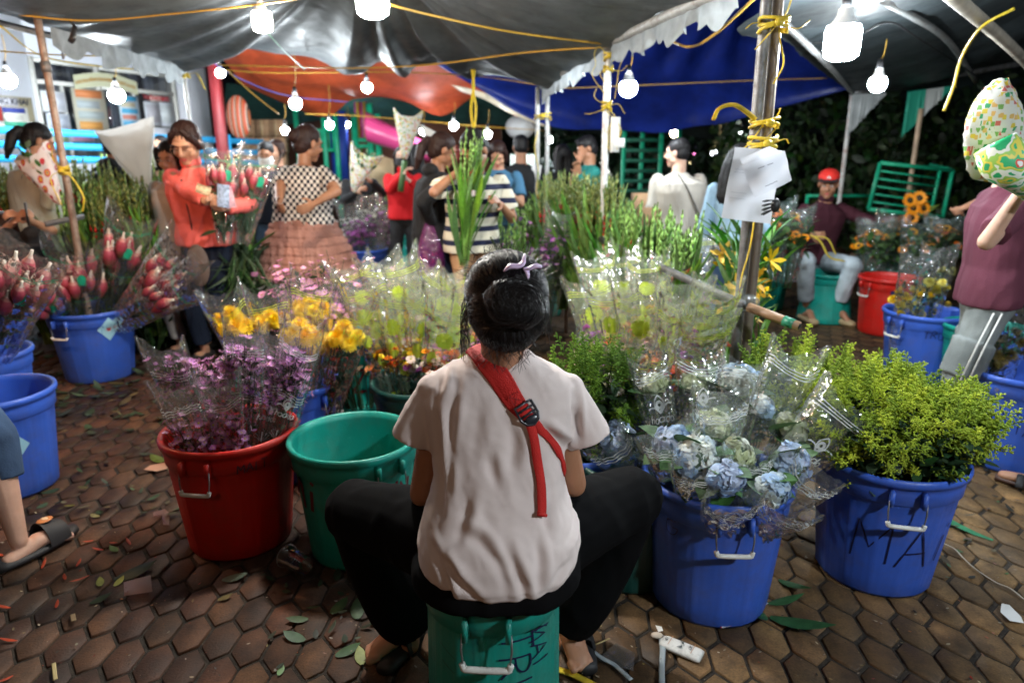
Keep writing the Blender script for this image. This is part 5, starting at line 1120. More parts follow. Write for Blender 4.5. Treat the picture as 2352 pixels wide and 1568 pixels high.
def hairm(name, rgb, rough=.33):
    m, t, p, o = nt('hair_'+name); N = t.nodes; L = t.links; p.inputs['Base Color'].default_value = (*rgb, 1); p.inputs['Roughness'].default_value = rough+.17; p.inputs['Specular IOR Level'].default_value = .25
    tc = N.new('ShaderNodeTexCoord'); mp = N.new('ShaderNodeMapping'); mp.inputs['Scale'].default_value = (160, 26, 14); L.new(tc.outputs['Object'], mp.inputs[0])
    n = N.new('ShaderNodeTexNoise'); n.inputs['Scale'].default_value = 1.6; n.inputs['Detail'].default_value = 4; L.new(mp.outputs[0], n.inputs['Vector']); b = N.new('ShaderNodeBump'); b.inputs['Strength'].default_value = .8; b.inputs['Distance'].default_value = .004; L.new(n.outputs[0], b.inputs['Height']); L.new(b.outputs[0], p.inputs['Normal']); return m
HB = hairm('black', (.009, .008, .009)); HBR = hairm('brown', (.024, .010, .008)); HG = hairm('grey', (.5, .48, .46), .6)
def do_hand(mb, w, d, nrm, side=1, curl=.5, s=1.0, spread=.12, r=.0088):
    """w wrist, d direction, nrm palm normal (towards palm side)"""
    d = Vector(d).normalized(); nrm = Vector(nrm); nrm = (nrm-d*nrm.dot(d)).normalized(); x = d.cross(nrm)*side
    w = Vector(w); pc = w+d*.045*s; q = Matrix((x, d, nrm)).transposed()
    mb.ell(tuple(pc), (.038*s, .05*s, .016*s), M=q.to_4x4(), n=14, m=8)
    for i, (o, l) in enumerate(((-.028, .066), (-.0095, .077), (.0095, .073), (.028, .057))):
        b = w+d*.08*s+x*o*s; a0 = d+x*(i-1.5)*spread*.5; a0.normalize()
        c1 = math.cos(curl*.9); s1 = math.sin(curl*.9); d1 = (a0*c1+nrm*s1).normalized(); c2, s2 = math.cos(curl*1.9), math.sin(curl*1.9); d2 = (a0*c2+nrm*s2).normalized()
        m_ = b+d1*l*.55*s; e = m_+d2*l*.5*s; mb.tube([b-d1*.012, b, m_, e, e+d2*.004], [r*s*1.05, r*s*1.1, r*s, r*s*.85, r*s*.4], 8)
    tb = w+d*.03*s-x*.03*s; t1 = tb+(d*.5-x*.75+nrm*.35).normalized()*.038*s; t2 = t1+(d*.85-x*.2+nrm*.5*(.4+curl)).normalized()*.03*s
    mb.tube([tb-d*.01, tb, t1, t2, t2+d*.003], [.012*s, .0125*s, .0105*s, .009*s, .004*s], 8)
def person(label, x, y, yaw=0, H=1.62, b=1.0, lean=0, side=0, twist=0, hip=None, hipoff=(0, 0), head=(0, 0, 0), hands=(None, None), elb=((-.5, -.6, -.5), (.5, -.6, -.5)), feet=(None, None), knee=((-.1, 1, 0), (.1, 1, 0)), knees=None,
           skin=SK1, hair='short', hairmat=HB, top=None, bottom=None, shoes=None, vox=.008, face=True, male=False, curl=(.5, .5), mask=None, cat='person', glasses=False, hs=1.0, palm=(None, None), headshift=(0, 0, 0), closed=False, mouth=(.42, .08, .07), legs=True, wr=.006, TLf=.30, swf=None, elbo=(None, None)):
    """hands/feet given in WORLD coordinates; -x side first (the person's left when facing +y)"""
    T = thing('person', label, cat, (x, y, 0), math.radians(yaw)); Wi = T.matrix_basis.inverted()
    def loc(p): return None if p is None else Wi @ Vector(p)
    hz = H*.515 if hip is None else hip; C = Vector((hipoff[0], hipoff[1], hz)); le = math.radians(lean); sd = math.radians(side); tw = math.radians(twist)
    up = Vector((math.sin(sd)*math.cos(le), math.sin(le), math.cos(le)*math.cos(sd))).normalized(); rt_ = Vector((math.cos(tw), math.sin(tw), 0)); rt_ = (rt_-up*rt_.dot(up)).normalized(); fw = up.cross(rt_)
    TL = TLf*H; SC = C+Vector((0, 0, TL*.3))+up*TL*.7; k = H/1.65; sw = (swf or (.108 if not male else .12))*H
    def sp(s): 
        s0 = min(1, max(0, s)); p = C.lerp(C+Vector((0, 0, TL*.3)), min(1, s0/.3)) if s0 < .3 else (C+Vector((0, 0, TL*.3))).lerp(SC, (s0-.3)/.7)
        return p+(up*(s-1)*TL if s > 1 else Vector((0, 0, s*TL)) if s < 0 else Vector())
    X0 = Vector((1, 0, 0)); F0 = Vector((0, 1, 0))
    def fr(s): q = min(1, max(0, s)); r_ = X0.lerp(rt_, q).normalized(); f_ = F0.lerp(fw, q); f_ = (f_-r_*f_.dot(r_)).normalized(); return r_, f_
    PR = [(-.14, .085, .07), (-.04, .145, .10), (.08, .155, .108), (.28, .128 if not male else .135, .092), (.5, .14 if not male else .15, .105), (.72, .152 if not male else .168, .11), (.88, .15 if not male else .17, .098), (.98, .115, .075), (1.05, .06, .055)]
    shl = [SC-rt_*sw-up*.036, SC+rt_*sw-up*.036]
    hd = [loc(hands[0]), loc(hands[1])]; hj = [C+Vector((-.052*H, 0, -.02)), C+Vector((.052*H, 0, -.02))]; ft = [loc(feet[0]), loc(feet[1])]
    EL, HN, KN, AN = [], [], [], []
    for i, sg in enumerate((-1, 1)):
        t_ = hd[i] if hd[i] is not None else shl[i]+Vector((sg*.07, .04, -.315*H)); e, t_ = (loc(elbo[i]), t_) if elbo[i] is not None else ik(shl[i], t_, .172*H, .152*H, elb[i] if hd[i] is not None else (sg*.2, -1, 0)); EL.append(e); HN.append(t_)
        f_ = ft[i] if ft[i] is not None else Vector((sg*.07+hipoff[0]*.3, .0+(.06 if i else -.05), .065)); 
        if knees is not None: KN.append(loc(knees[i])); AN.append(f_)
        else: kn, f_ = ik(hj[i], f_, .245*H, .235*H, knee[i]); KN.append(kn); AN.append(f_)
    # head frame
    hy, hp, hr = [math.radians(a) for a in head]; NB = SC+up*.045*H; R3 = Matrix.Rotation(hy, 3, 'Z') @ Matrix.Rotation(-hp, 3, 'X') @ Matrix.Rotation(hr, 3, 'Y')
    HC = NB+(up*.5+Vector((0, 0, .5))).normalized()*.085*k*hs+R3 @ Vector((0, .025, .03))*hs+Vector(headshift); hk = k*hs
    def hp_(v): return HC+R3 @ (Vector(v)*hk)
    body = MB(); rings(body, [(sp(s), *fr(s), hw*b*k*.96, hd_*b*k*.96) for s, hw, hd_ in PR])
    for i, sg in enumerate((-1, 1)):
        cap(body, shl[i], EL[i], .047*k*b**.5, .037*k*b**.6); cap(body, EL[i], HN[i], .036*k*b**.5, .024*k); 
        dd = (HN[i]-EL[i]).normalized(); pn = Vector(palm[i]) if palm[i] is not None else Vector((-sg, .2, 0)); do_hand(body, HN[i], dd, pn, side=sg, curl=curl[i], s=k, r=max(.0088, vox*1.15))
        if legs:
            cap(body, hj[i], KN[i], .078*k*b, .05*k*b**.6); m_ = KN[i].lerp(AN[i], .3)-(AN[i]-KN[i]).cross(X0).normalized()*-.012; cap(body, KN[i], m_, .048*k*b**.6, .052*k*b**.6); cap(body, m_, AN[i], .051*k*b**.6, .031*k)
            toe = Vector((sg*.03, .16*k, -AN[i].z+.02)) if ft[i] is None or True else 0
            to = AN[i]+toe; to.z = .022; he = AN[i]+Vector((0, -.04, 0)); he.z = .03; cap(body, he, AN[i].lerp(to, .45)*1.0+Vector((0, 0, -.0)), .03*k, .033*k, flat=.9); cap(body, AN[i].lerp(to, .4), to, .034*k, .026*k, flat=.7)
    cap(body, NB-up*.06, hp_((0, -.03, -.03)), .056*k*(1.1 if male else 1), .05*k*(1.1 if male else .95))
    if True:
        E = lambda c, r, M=None: body.ell(tuple(hp_(c)), tuple(q*hk for q in r), M=(R3.to_4x4()), n=16, m=10)
        E((0, -.012, .03), (.073, .093, .086)); E((0, .022, -.04), (.058, .065, .07)); E((0, .055, -.09), (.03, .03, .024)); E((0, .066, .028), (.052, .024, .018))
        for sg in (-1, 1): E((sg*.036, .05, -.032), (.026, .028, .028)); E((sg*.077, -.008, -.008), (.009, .019, .031)); E((sg*.04, -.0, -.06), (.022, .05, .03))
        body.tube([tuple(hp_(v)) for v in ((0, .085, .02), (0, .095, .0), (0, .106, -.022), (0, .098, -.034))], [.007*hk, .009*hk, .0125*hk, .008*hk], 8)
        for sg in (-1, 1): E((sg*.011, .092, -.03), (.008, .009, .007))
    me = remesh(body, vox, 2); bo = llink('body', me, skin, T)
    if face:
        for sg in (-1, 1):
            mb = MB(); ez = .004; 
            if closed: mb.tube([tuple(hp_((sg*.031+q*.014, .0835-abs(q)*.006, ez-.006-abs(q)*.001))) for q in (-1, -.5, 0, .5, 1)], .0022*hk, 5, col=(.02, .012, .01))
            else: mb.ell(tuple(hp_((sg*.031, .0795, ez))), (.0125*hk, .008*hk, .0062*hk), M=R3.to_4x4(), col=(.62, .58, .55)); mb.ell(tuple(hp_((sg*.031, .0855, ez))), (.0052*hk, .003*hk, .0052*hk), M=R3.to_4x4(), col=(.012, .008, .006))
            mb.mesh; o = mb.build('eye', mat('eye', vcol=True, rough=.25)); o.parent = T
            mb = MB(); mb.tube([tuple(hp_((sg*(.014+.036*q), .0905-.012*q*q, .026+.006*math.sin(q*2.6)))) for q in (0, .25, .5, .75, 1)], [.0022*hk, .0032*hk, .0032*hk, .0026*hk, .001*hk], 6); o = mb.build('eyebrow', HB); o.parent = T
        if not mask:
            mb = MB(); mb.ell(tuple(hp_((0, .0835, -.060))), (.021*hk, .009*hk, .0052*hk), M=R3.to_4x4()); mb.ell(tuple(hp_((0, .082, -.068))), (.017*hk, .009*hk, .0055*hk), M=R3.to_4x4()); o = mb.build('mouth', mat('lips', mouth, .4)); o.parent = T
    if mask:
        mb = MB(); g = []
        for i in range(9):
            z = -.008-.085*i/8; row = []
            for j in range(15):
                a_ = math.radians(-78+156*j/14); rr = .078+.026*math.cos(a_)**2*(1-abs(i/8-.35)*.8); row.append(tuple(hp_((math.sin(a_)*.073, .028+rr*.88*math.cos(a_), z+.015*(1-math.cos(a_))))))
            g.append(row)
        mb.grid(np.array(g)); o = mb.build('face_mask', mat('mask_'+mask, {'white': (.75, .78, .8), 'black': (.02, .02, .022)}[mask], .8)); o.parent = T
    if glasses:
        mb = MB()
        for sg in (-1, 1): mb.tube([tuple(hp_((sg*.034+.024*math.cos(q), .099-.004*abs(math.cos(q)), -.002+.018*math.sin(q)))) for q in np.linspace(0, 2*math.pi, 20)], .0014*hk, 5); mb.tube([tuple(hp_((sg*.058, .096, .002))), tuple(hp_((sg*.078, .0, .004)))], .0013*hk, 5)
        mb.tube([tuple(hp_((-.011, .1, .002))), tuple(hp_((.011, .1, .002)))], .0014*hk, 5); o = mb.build('glasses', mat('frame_metal', (.35, .2, .12), .3, .7)); o.parent = T
    # hair
    if hair:
        hm = MB(); E = lambda c, r: hm.ell(tuple(hp_(c)), tuple(q*hk for q in r), M=R3.to_4x4(), n=20, m=12)
        if hair == 'cap': E((0, -.035, .0), (.078, .075, .06))
        else:
            E((0, -.022, .045), (.0815, .095, .083)); E((0, -.045, .0), (.078, .07, .075))
            if hair != 'short': E((0, -.05, -.03), (.068, .062, .06))
        if hair in ('bun', 'mainbun'): 
            if hair == 'bun': E((0, -.125, .02), (.045, .04, .045)); E((0.01, -.11, .045), (.03, .03, .03))
        if hair == 'pony': hm.tube([tuple(hp_(v)) for v in ((0, -.09, .04), (0, -.13, .03), (0, -.155, -.03), (0.01, -.15, -.12), (.0, -.14, -.20))], [q*hk for q in (.025, .03, .038, .033, .012)], 12)
        if hair == 'bob':
            for sg in (-1, 1): hm.tube([tuple(hp_(v)) for v in ((sg*.06, .02, .08), (sg*.082, .02, .03), (sg*.08, .02, -.04), (sg*.07, .02, -.09))], [q*hk for q in (.03, .022, .022, .012)], 10)
        if hair == 'long':
            for sx in (-.05, -.02, .02, .05): hm.tube([tuple(hp_(v)) for v in ((sx, -.06, .05), (sx*1.2, -.09, -.05), (sx*1.3, -.105, -.18), (sx*1.3, -.11, -.3), (sx, -.11, -.36))], [q*hk for q in (.04, .042, .04, .034, .01)], 10)
            for sg in (-1, 1): hm.tube([tuple(hp_(v)) for v in ((sg*.07, .0, .06), (sg*.082, -.0, 0), (sg*.08, -.02, -.12), (sg*.07, -.05, -.25))], [q*hk for q in (.025, .02, .022, .012)], 10)
        if hair == 'tied':
            for sg in (-1, 1): hm.tube([tuple(hp_(v)) for v in ((sg*.012, .04, .108), (sg*.048, .052, .078), (sg*.072, .03, .03), (sg*.078, .0, -.015), (sg*.06, -.05, -.04))], [q*hk for q in (.016, .019, .019, .02, .028)], 10)
            hm.tube([tuple(hp_(v)) for v in ((0, -.09, -.01), (.02, -.12, -.03), (.04, -.11, -.08), (.045, -.1, -.13))], [q*hk for q in (.035, .034, .026, .01)], 10)
        if hair == 'front': E((.0, .03, .088), (.055, .05, .035)); E((-.03, .045, .075), (.035, .035, .03))
        me = remesh(hm, max(vox*.8, .004), 2); V, N_ = verts(me); setv(me, V+N_*(.003*hk*snoise(V*np.array((3, 1, .6)), 60, 1))[:, None]); llink('hair', me, hairmat, T)
    info = dict(T=T, C=C, SC=SC, up=up, rt=rt_, fw=fw, HC=HC, R3=R3, hp=hp_, EL=EL, HN=HN, KN=KN, AN=AN, shl=shl, k=k, sp=sp, fr=fr, hj=hj, NB=NB, Wi=Wi)
    if bottom:
        kind, bm = bottom[0], bottom[1]; lo = bottom[2] if len(bottom) > 2 else 1.0; mb = MB()
        rings(mb, [(sp(s), *fr(s), hw*b*k, hd_*b*k) for s, hw, hd_ in ((-.16, .10, .09), (-.04, .156, .112), (.06, .163, .117), (.2, .145, .104), (.26, .13, .095))])
        if kind == 'skirt':
            hemz = lo; L_ = []; nT = 7; z0 = sp(.22).z
            for q in range(nT*4+1):
                t = q/(nT*4); z = z0+(hemz-z0)*t; wd = (.15+.17*t)*b*k; fl = .018*((q % 4)/3); L_.append(((sp(0).x, sp(0).y, z), X0, F0, wd+fl, (wd+fl)*.82))
            rings(mb, L_, 40)
        else:
            wd = bottom[3] if len(bottom) > 3 else 1.0
            for i in (0, 1):
                cap(mb, hj[i], KN[i], .092*k*b*wd**.3, .068*k*b**.7*wd)
                if lo > 0: e = KN[i].lerp(AN[i], lo*.9); cap(mb, KN[i], e, .066*k*b**.7*wd, .058*k*wd, ends=False); mb.ell(tuple(KN[i]), (.066*k*b**.7*wd,)*3)
                else: d_ = (KN[i]-hj[i]).normalized(); cap(mb, hj[i].lerp(KN[i], .5), KN[i]+d_*(-.02-lo*.0), .095*k*b, .088*k*b, ends=False)
        me = remesh(mb, vox, 3 if kind != 'skirt' else 1); wrinkle(me, wr*1.2, 11, x+y)
        if kind == 'skirt': wrinkle(me, .014, 26, 2, (1, 1, .12)); wrinkle(me, .006, 60, 5, (1, 1, .3))
        llink({'skirt': 'skirt', 'pants': 'trousers', 'shorts': 'shorts'}[kind], me, bm, T)
    if top:
        kind, tm = top[0], top[1]; hem = top[2] if len(top) > 2 else .0; loose = top[3] if len(top) > 3 else 1.1; mb = MB(); g = loose*b*k
        RR = [(hem, .158*g, .118*g), (hem+.04, .160*g, .120*g), (max(hem+.08, .1), .158*g, .118*g), (.3, .143*g, .108*g), (.5, .150*g, .114*g), (.72, .160*g, .117*g), (.88, .155*g, .104*g), (.95, .138*k*b, .09*k*b), (.99, .108*k*b, .08*k*b), (1.04, .066*k, .062*k), (1.06, .055*k, .055*k)]
        if male: RR = [(s, hw*1.06, hd_) for s, hw, hd_ in RR]
        rings(mb, [(sp(s), *fr(s), hw, hd_) for s, hw, hd_ in RR], 26)
        sl = {'tee': .62, 'long': 1.0, 'sleeveless': .12}[kind]
        for i in (0, 1):
            mb.ell(tuple(shl[i]-up*.004-rt_*(.006*(-1 if i == 0 else 1))), (.0565*k**.5*b**.5,)*3)
            if kind == 'tee': e = shl[i].lerp(EL[i], .74); cap(mb, shl[i]-up*.012, e, .053*k*b**.5*loose**.4, .060*k*b**.5*loose**.6, ends=False)
            elif kind == 'long': cap(mb, shl[i]-up*.012, EL[i], .053*k*b**.5*loose**.3, .048*k*loose**.5); cap(mb, EL[i], EL[i].lerp(HN[i], .93), .048*k*loose**.5, .036*k*loose**.4, ends=False); mb.ell(tuple(EL[i]), (.048*k*loose**.5,)*3)
        if len(top) > 4 and top[4] == 'hood': mb.ell(tuple(SC+up*.03-fw*.06), (.1*k, .06*k, .05*k))
        if len(top) > 4 and top[4] == 'collar': cap(mb, NB-up*.03, NB+up*.012, .066*k, .062*k, ends=False)
        me = remesh(mb, vox, 3); wrinkle(me, wr, 12, x*3+y); llink({'tee': 'shirt', 'long': 'jacket' if len(top) > 4 else 'shirt', 'sleeveless': 'top'}[kind], me, tm, T)
    if shoes and legs:
        for i, sg in enumerate((-1, 1)):
            mb = MB(); to = AN[i]+Vector((sg*.03, .16*k, 0)); to.z = .03; he = AN[i]+Vector((0, -.04, 0)); he.z = .035; cap(mb, he, to, .042*k, .040*k, flat=.75); me = remesh(mb, vox, 2); llink('shoe', me, shoes, T)
    return info
# ---------------------------------------------------------------- the seated woman (own build)
SH = mat('pale_pink_cotton', (.67, .575, .55), .9, spec=.15, var=.05, vs=5, bump=.12, bs=700); BLKC = mat('black_cotton', (.005, .005, .0055), .95, spec=.06); STRAP = mat('red_webbing', (.50, .018, .014), .7, spec=.3, bump=.5, bs=400); BKL = mat('buckle_black', (.02, .022, .03), .3, spec=.6)
def main_woman():
    sx, sy = SEAT; ox = -.034; sy = 1.363
    kn = [Vector((-.425, 1.69, .495)), Vector((.33, 1.72, .52))]; an = [Vector((-.305, 1.765, .085)), Vector((.165, 1.775, .085))]
    UP_ = .055; I = person('seated woman seen from behind in a pale pink T-shirt with hair in a bun', ox, sy, 0, H=1.56, b=.86, TLf=.228, swf=.082, hip=.575, hipoff=(0, .055), lean=12, hands=((-.15, sy+.44, .60), (.10, sy+.44, .60)), elbo=((-.216, 1.49, .655), (.150, 1.51, .67)), feet=an, knees=kn, skin=SK2, hair=None, vox=.0055, face=True, head=(2, 22, 0), hs=1.08, headshift=(.022, -.012, .004), legs=True)
    T = I['T']; Wi = I['Wi']; L = lambda p: Wi @ Vector(p)
    # ---- trousers
    mb = MB(); hj = [L((-.125, 1.43, .545)), L((.055, 1.43, .545))]
    rings(mb, [(L((-.035, 1.40, z)), (1, 0, 0), (0, 1, 0), hw, hd) for z, hw, hd in ((.504, .180, .166), (.514, .196, .180), (.555, .192, .174), (.59, .165, .14), (.65, .14, .11))], 30)
    for i, sg in enumerate((-1, 1)):
        a, k_, e = hj[i], L(kn[i]), L(an[i]); mb.tube(catmull([a, a.lerp(k_, .5)+Vector((0, 0, .012)), k_], 7), [.098, .10, .10, .097, .093, .09, .087], 18); mb.ell(tuple(k_), (.09, .088, .088))
        dn = [k_, k_.lerp(e, .35)+Vector((sg*.012, .0, 0)), k_.lerp(e, .7)+Vector((sg*.0, -.02, 0)), Vector((e.x+sg*.01, e.y-.01, .135))]; mb.tube(catmull(dn, 8), [.088, .092, .096, .10, .103, .106, .108, .108], 18, flat=.85)
        mb.ell(tuple(a), (.1, .1, .085))
    me = remesh(mb, .007, 4); wrinkle(me, .007, 9, 3); llink('trousers', me, BLKC, T)
    # ---- shirt
    mb = MB(); cx = -.030; zf = lambda z: z if z > .95 else .542+(z-.47)*(.408/.48)
    RZ = [(.470, -.033, 1.385, .150, .150), (.478, -.033, 1.385, .168, .166), (.50, -.032, 1.385, .180, .170), (.55, -.03, 1.392, .186, .168), (.60, -.03, 1.40, .176, .155), (.65, -.03, 1.415, .160, .132), (.71, -.03, 1.43, .150, .118), (.78, -.03, 1.448, .155, .112), (.84, -.028, 1.462, .168, .112), (.90, -.027, 1.474, .178, .11), (.945, -.027, 1.484, .172, .098), (.972, -.027, 1.492, .135, .08), (.992, -.025, 1.50, .085, .07), (1.008, -.022, 1.506, .064, .062)]
    rings(mb, [(L((x_, y_, zf(z))), (1, 0, 0), (0, 1, 0), hw, hd) for z, x_, y_, hw, hd in RZ], 36)
    sl = [(L((-.168, 1.485, .925)), L((-.208, 1.478, .85)), L((-.226, 1.475, .803))), (L((.116, 1.492, .92)), L((.158, 1.488, .845)), L((.178, 1.485, .800)))]
    for a, m_, e in sl: mb.ell(tuple(a), (.052, .058, .042)); mb.tube(catmull([a, m_, e], 6), [.044, .050, .053, .055, .057, .058], 16)
    me = remesh(mb, .0052, 5); V, N_ = verts(me)
    def p2(u, v): q = Wi @ R(u, v, 1.36 if v > 1100 else 1.38); return np.array((q.x, q.z))
    def fold(pts, depth, w):
        P = np.array([p2(*p) for p in pts]); P = catmull([(a, 0, b) for a, b in P], 14)[:, [0, 2]]; Q = V[:, [0, 2]]; dmin = np.full(len(Q), 9.); sgn = np.zeros(len(Q)); fade = np.zeros(len(Q))
        for i in range(len(P)-1):
            a, b_ = P[i], P[i+1]; ab = b_-a; t = np.clip(((Q-a)@ab)/(ab@ab), 0, 1); pr = a+t[:, None]*ab; dd = np.linalg.norm(Q-pr, axis=1); m = dd < dmin
            dmin = np.where(m, dd, dmin); sgn = np.where(m, np.sign((Q-pr)@np.array((-ab[1], ab[0]))), sgn); g = (i+t)/(len(P)-1); fade = np.where(m, np.sin(np.pi*np.clip(g*.9+.05, 0, 1)), fade)
        back = (N_[:, 1] < .3)
        d = -depth*np.exp(-(dmin/w)**2)+depth*.75*np.exp(-((dmin-1.9*w)/(1.1*w))**2)*(sgn > 0)
        return d*back*fade
    D = np.zeros(len(V)); SC_ = 1.15
    for pts, dp, w in [([(996, 930), (1006, 1000), (1014, 1080), (1018, 1160)], .012, .008), ([(1032, 1030), (1034, 1090), (1030, 1145)], .006, .008), ([(1046, 880), (1038, 950), (1030, 1030)], .006, .010), ([(1012, 1215), (1040, 1232), (1064, 1256), (1110, 1290)], .010, .009), ([(1030, 1195), (1070, 1182), (1110, 1190), (1150, 1228), (1170, 1290)], .008, .011),
        ([(1158, 1190), (1180, 1225), (1198, 1262), (1208, 1310)], .009, .010), ([(1312, 1240), (1280, 1255), (1250, 1285)], .006, .009), ([(1240, 975), (1272, 1000), (1296, 1030), (1300, 1070)], .012, .009), ([(1322, 910), (1328, 970), (1334, 1030)], .010, .008), ([(1122, 1020), (1132, 1060), (1150, 1110)], .006, .012), ([(990, 1195), (1012, 1225), (1038, 1265), (1046, 1310)], .008, .008),
        ([(1170, 960), (1180, 1010), (1172, 1060)], .007, .014), ([(1262, 1120), (1250, 1160), (1262, 1200)], .004, .010), ([(1350, 1180), (1322, 1200), (1290, 1205)], .006, .010), ([(1078, 1090), (1072, 1150), (1050, 1190)], .006, .012), ([(1226, 1180), (1236, 1230), (1232, 1280)], .006, .010), ([(1100, 900), (1098, 970), (1084, 1050)], .003, .014), ([(1010, 830), (1012, 880), (998, 925)], .005, .008)]: D += fold(pts, dp*SC_, w)
    Q = V*np.array((1, .6, .8)); D += .0016*snoise(Q, 22, 3)+.0009*snoise(Q, 55, 8)
    hem = np.exp(-((V[:, 2]-.560)/.0022)**2)*(-.0012); D += hem
    setv(me, V+N_*D[:, None]); sho = llink('shirt', me, SH, T)
    V, _ = verts(me); bv = BVHTree.FromPolygons([Vector(v) for v in V], [tuple(p.vertices) for p in me.polygons]); cam_l = Wi @ Vector((0, 0, CAM_H))
    def hit(u, v, off=.004):
        d = (Wi @ R(u, v, 1.4))-cam_l; h, n, i_, ds = bv.ray_cast(cam_l, d.normalized())
        return (h+n*off, n) if h is not None else ((Wi @ R(u, v, 1.40)), Vector((0, -1, 0)))
    def strap(name, pts, w, off, thick, m, nn=40):
        P = catmull([(a, 0, b) for a, b in pts], nn)[:, [0, 2]]; C_ = [hit(*p, off=off) for p in P]; c3 = np.array([tuple(c[0]) for c in C_])
        for _ in range(4): c3[1:-1] = (c3[:-2]+c3[1:-1]*2+c3[2:])/4
        nn3 = np.array([tuple(c[1]) for c in C_]); 
        for _ in range(6): nn3[1:-1] = (nn3[:-2]+nn3[1:-1]*2+nn3[2:])/4
        T_ = np.gradient(c3, axis=0); T_ /= np.linalg.norm(T_, axis=1)[:, None]; nn3 /= np.linalg.norm(nn3, axis=1)[:, None]; S_ = np.cross(T_, nn3); S_ /= np.linalg.norm(S_, axis=1)[:, None]
        ww = np.interp(np.linspace(0, 1, nn), np.linspace(0, 1, len(w)), w) if hasattr(w, '__len__') else np.full(nn, w)
        prof = [(-.5, -.3), (-.5, .3), (-.42, .75), (-.36, .62), (-.3, .95), (0, 1.05), (.3, .95), (.36, .62), (.42, .75), (.5, .3), (.5, -.3)] if thick > .003 else [(-.5, 0), (-.5, .8), (0, 1), (.5, .8), (.5, 0)]
        rg_ = [np.array([c3[i]+S_[i]*a*ww[i]+nn3[i]*b_*thick for a, b_ in prof]) for i in range(nn)]
        mb = MB(); mb.loft(rg_); o = mb.build(name, m); o.parent = T; return c3, nn3, S_
    strap('strap_pad', [(1092, 803), (1104, 815), (1124, 836), (1150, 872), (1180, 920), (1207, 953)], [.048, .052, .053, .052, .050, .043, .034], .002, .008, STRAP)
    strap('strap', [(1205, 945), (1240, 985), (1270, 1018), (1288, 1050), (1296, 1085)], .021, .0015, .0025, STRAP)
    c3, n3, s3 = strap('strap_tail', [(1210, 955), (1222, 1000), (1232, 1060), (1240, 1120), (1241, 1170), (1238, 1182)], [.021, .021, .0215, .022, .022], .006, .0022, STRAP)
    mb = MB(); e = Vector(c3[-1]); s_ = Vector(s3[-1]); n_ = Vector(n3[-1]); mb.tube([e-s_*.012+n_*.004, e+n_*.005, e+s_*.012+n_*.004], .004, 8); o = mb.build('strap_end', STRAP); o.parent = T
    h, n_ = hit(1211, 950, .009); ax = (hit(1224, 975, .009)[0]-h).normalized(); sd = ax.cross(n_).normalized(); mb = MB()
    f = lambda a, b_: h+sd*a+ax*b_
    out = [f(-.020, -.022), f(.020, -.022), f(.021, .008), f(.014, .022), f(0, .028), f(-.014, .022), f(-.021, .008), f(-.020, -.022)]; mb.tube(out, .0032, 8)
    for b_ in (-.010, .002): mb.tube([f(-.02, b_), f(.02, b_)], .0028, 8)
    mb.tube([f(-.018, .012), f(.018, .012)], .0035, 8); mb.ell(tuple(f(0, .016)), (.017, .010, .004), M=Matrix((sd, ax, n_)).transposed().to_4x4()); o = mb.build('buckle', BKL); o.parent = T
    # X stitching on the pad
    mb = MB(); h2, n2 = hit(1186, 918, .0125); S2 = lambda a, b_: h2+sd*a+ax*b_
    ribbon(mb, [(-.011, -.012), (.011, -.012), (.011, .012), (-.011, .012), (-.011, -.012), (.011, .012)], .0012, S2); ribbon(mb, [(.011, -.012), (-.011, .012)], .0012, S2); o = mb.build('stitching', mat('dark_red_thread', (.2, .005, .005), .8)); o.parent = T
    # ---- hair
    hp = I['hp']; R3 = I['R3']; hk = I['k']*1.08; hm = MB(); E = lambda c, r: hm.ell(tuple(hp(c)), tuple(q*hk for q in r), M=R3.to_4x4(), n=24, m=14)
    E((0, -.02, .038), (.091, .102, .089)); E((.004, -.055, -.01), (.088, .068, .080)); E((0, -.06, -.055), (.066, .052, .045)); E((-.03, -.06, .05), (.05, .05, .055)); E((.045, -.05, .02), (.046, .05, .06)); bc = Vector((.014, -.118, -.008))
    me = remesh(hm, .0045, 4); V, N_ = verts(me); tc_ = V-np.array(hp(bc)); 
    setv(me, V+N_*(.0016*snoise(V*np.array((3, 1, .5)), 60, 1))[:, None]); hair = llink('hair', me, HB, T)
    V, _ = verts(me); bh = BVHTree.FromPolygons([Vector(v) for v in V], [tuple(p.vertices) for p in me.polygons])
    mb = MB(); q3 = R3.to_4x4(); mb.ell(tuple(hp(bc+Vector((.012, -.006, -.016)))), (.046*hk, .036*hk, .036*hk), M=q3, n=24, m=14); mb.ell(tuple(hp(bc+Vector((-.018, .002, .012)))), (.044*hk, .036*hk, .042*hk), M=q3, n=24, m=14); mb.ell(tuple(hp(bc)), (.057*hk, .040*hk, .049*hk), M=q3, n=24, m=14)
    for k_ in range(0):
        P = []
        for q in np.linspace(0, 1.7*math.pi, 24): a = q+k_*1.3; rr = .043-.011*k_; P.append(tuple(hp((bc.x+rr*1.2*math.cos(a), bc.y-.006-.009*k_+.006*math.sin(2*q), bc.z+rr*math.sin(a)))))
        mb.tube(P, [max(.003, .0125*hk*math.sin(math.pi*(i+2)/28)) for i in range(24)], 10)
    me = remesh(mb, .004, 3); wrinkle(me, .0045, 30, 2, (1, .5, 1)); wrinkle(me, .0015, 110, 3, (1, .3, 1)); llink('hair_bun', me, HB, T)
    # strands
    mb = MB(); rg = random.Random(5)
    bcw = hp(bc)
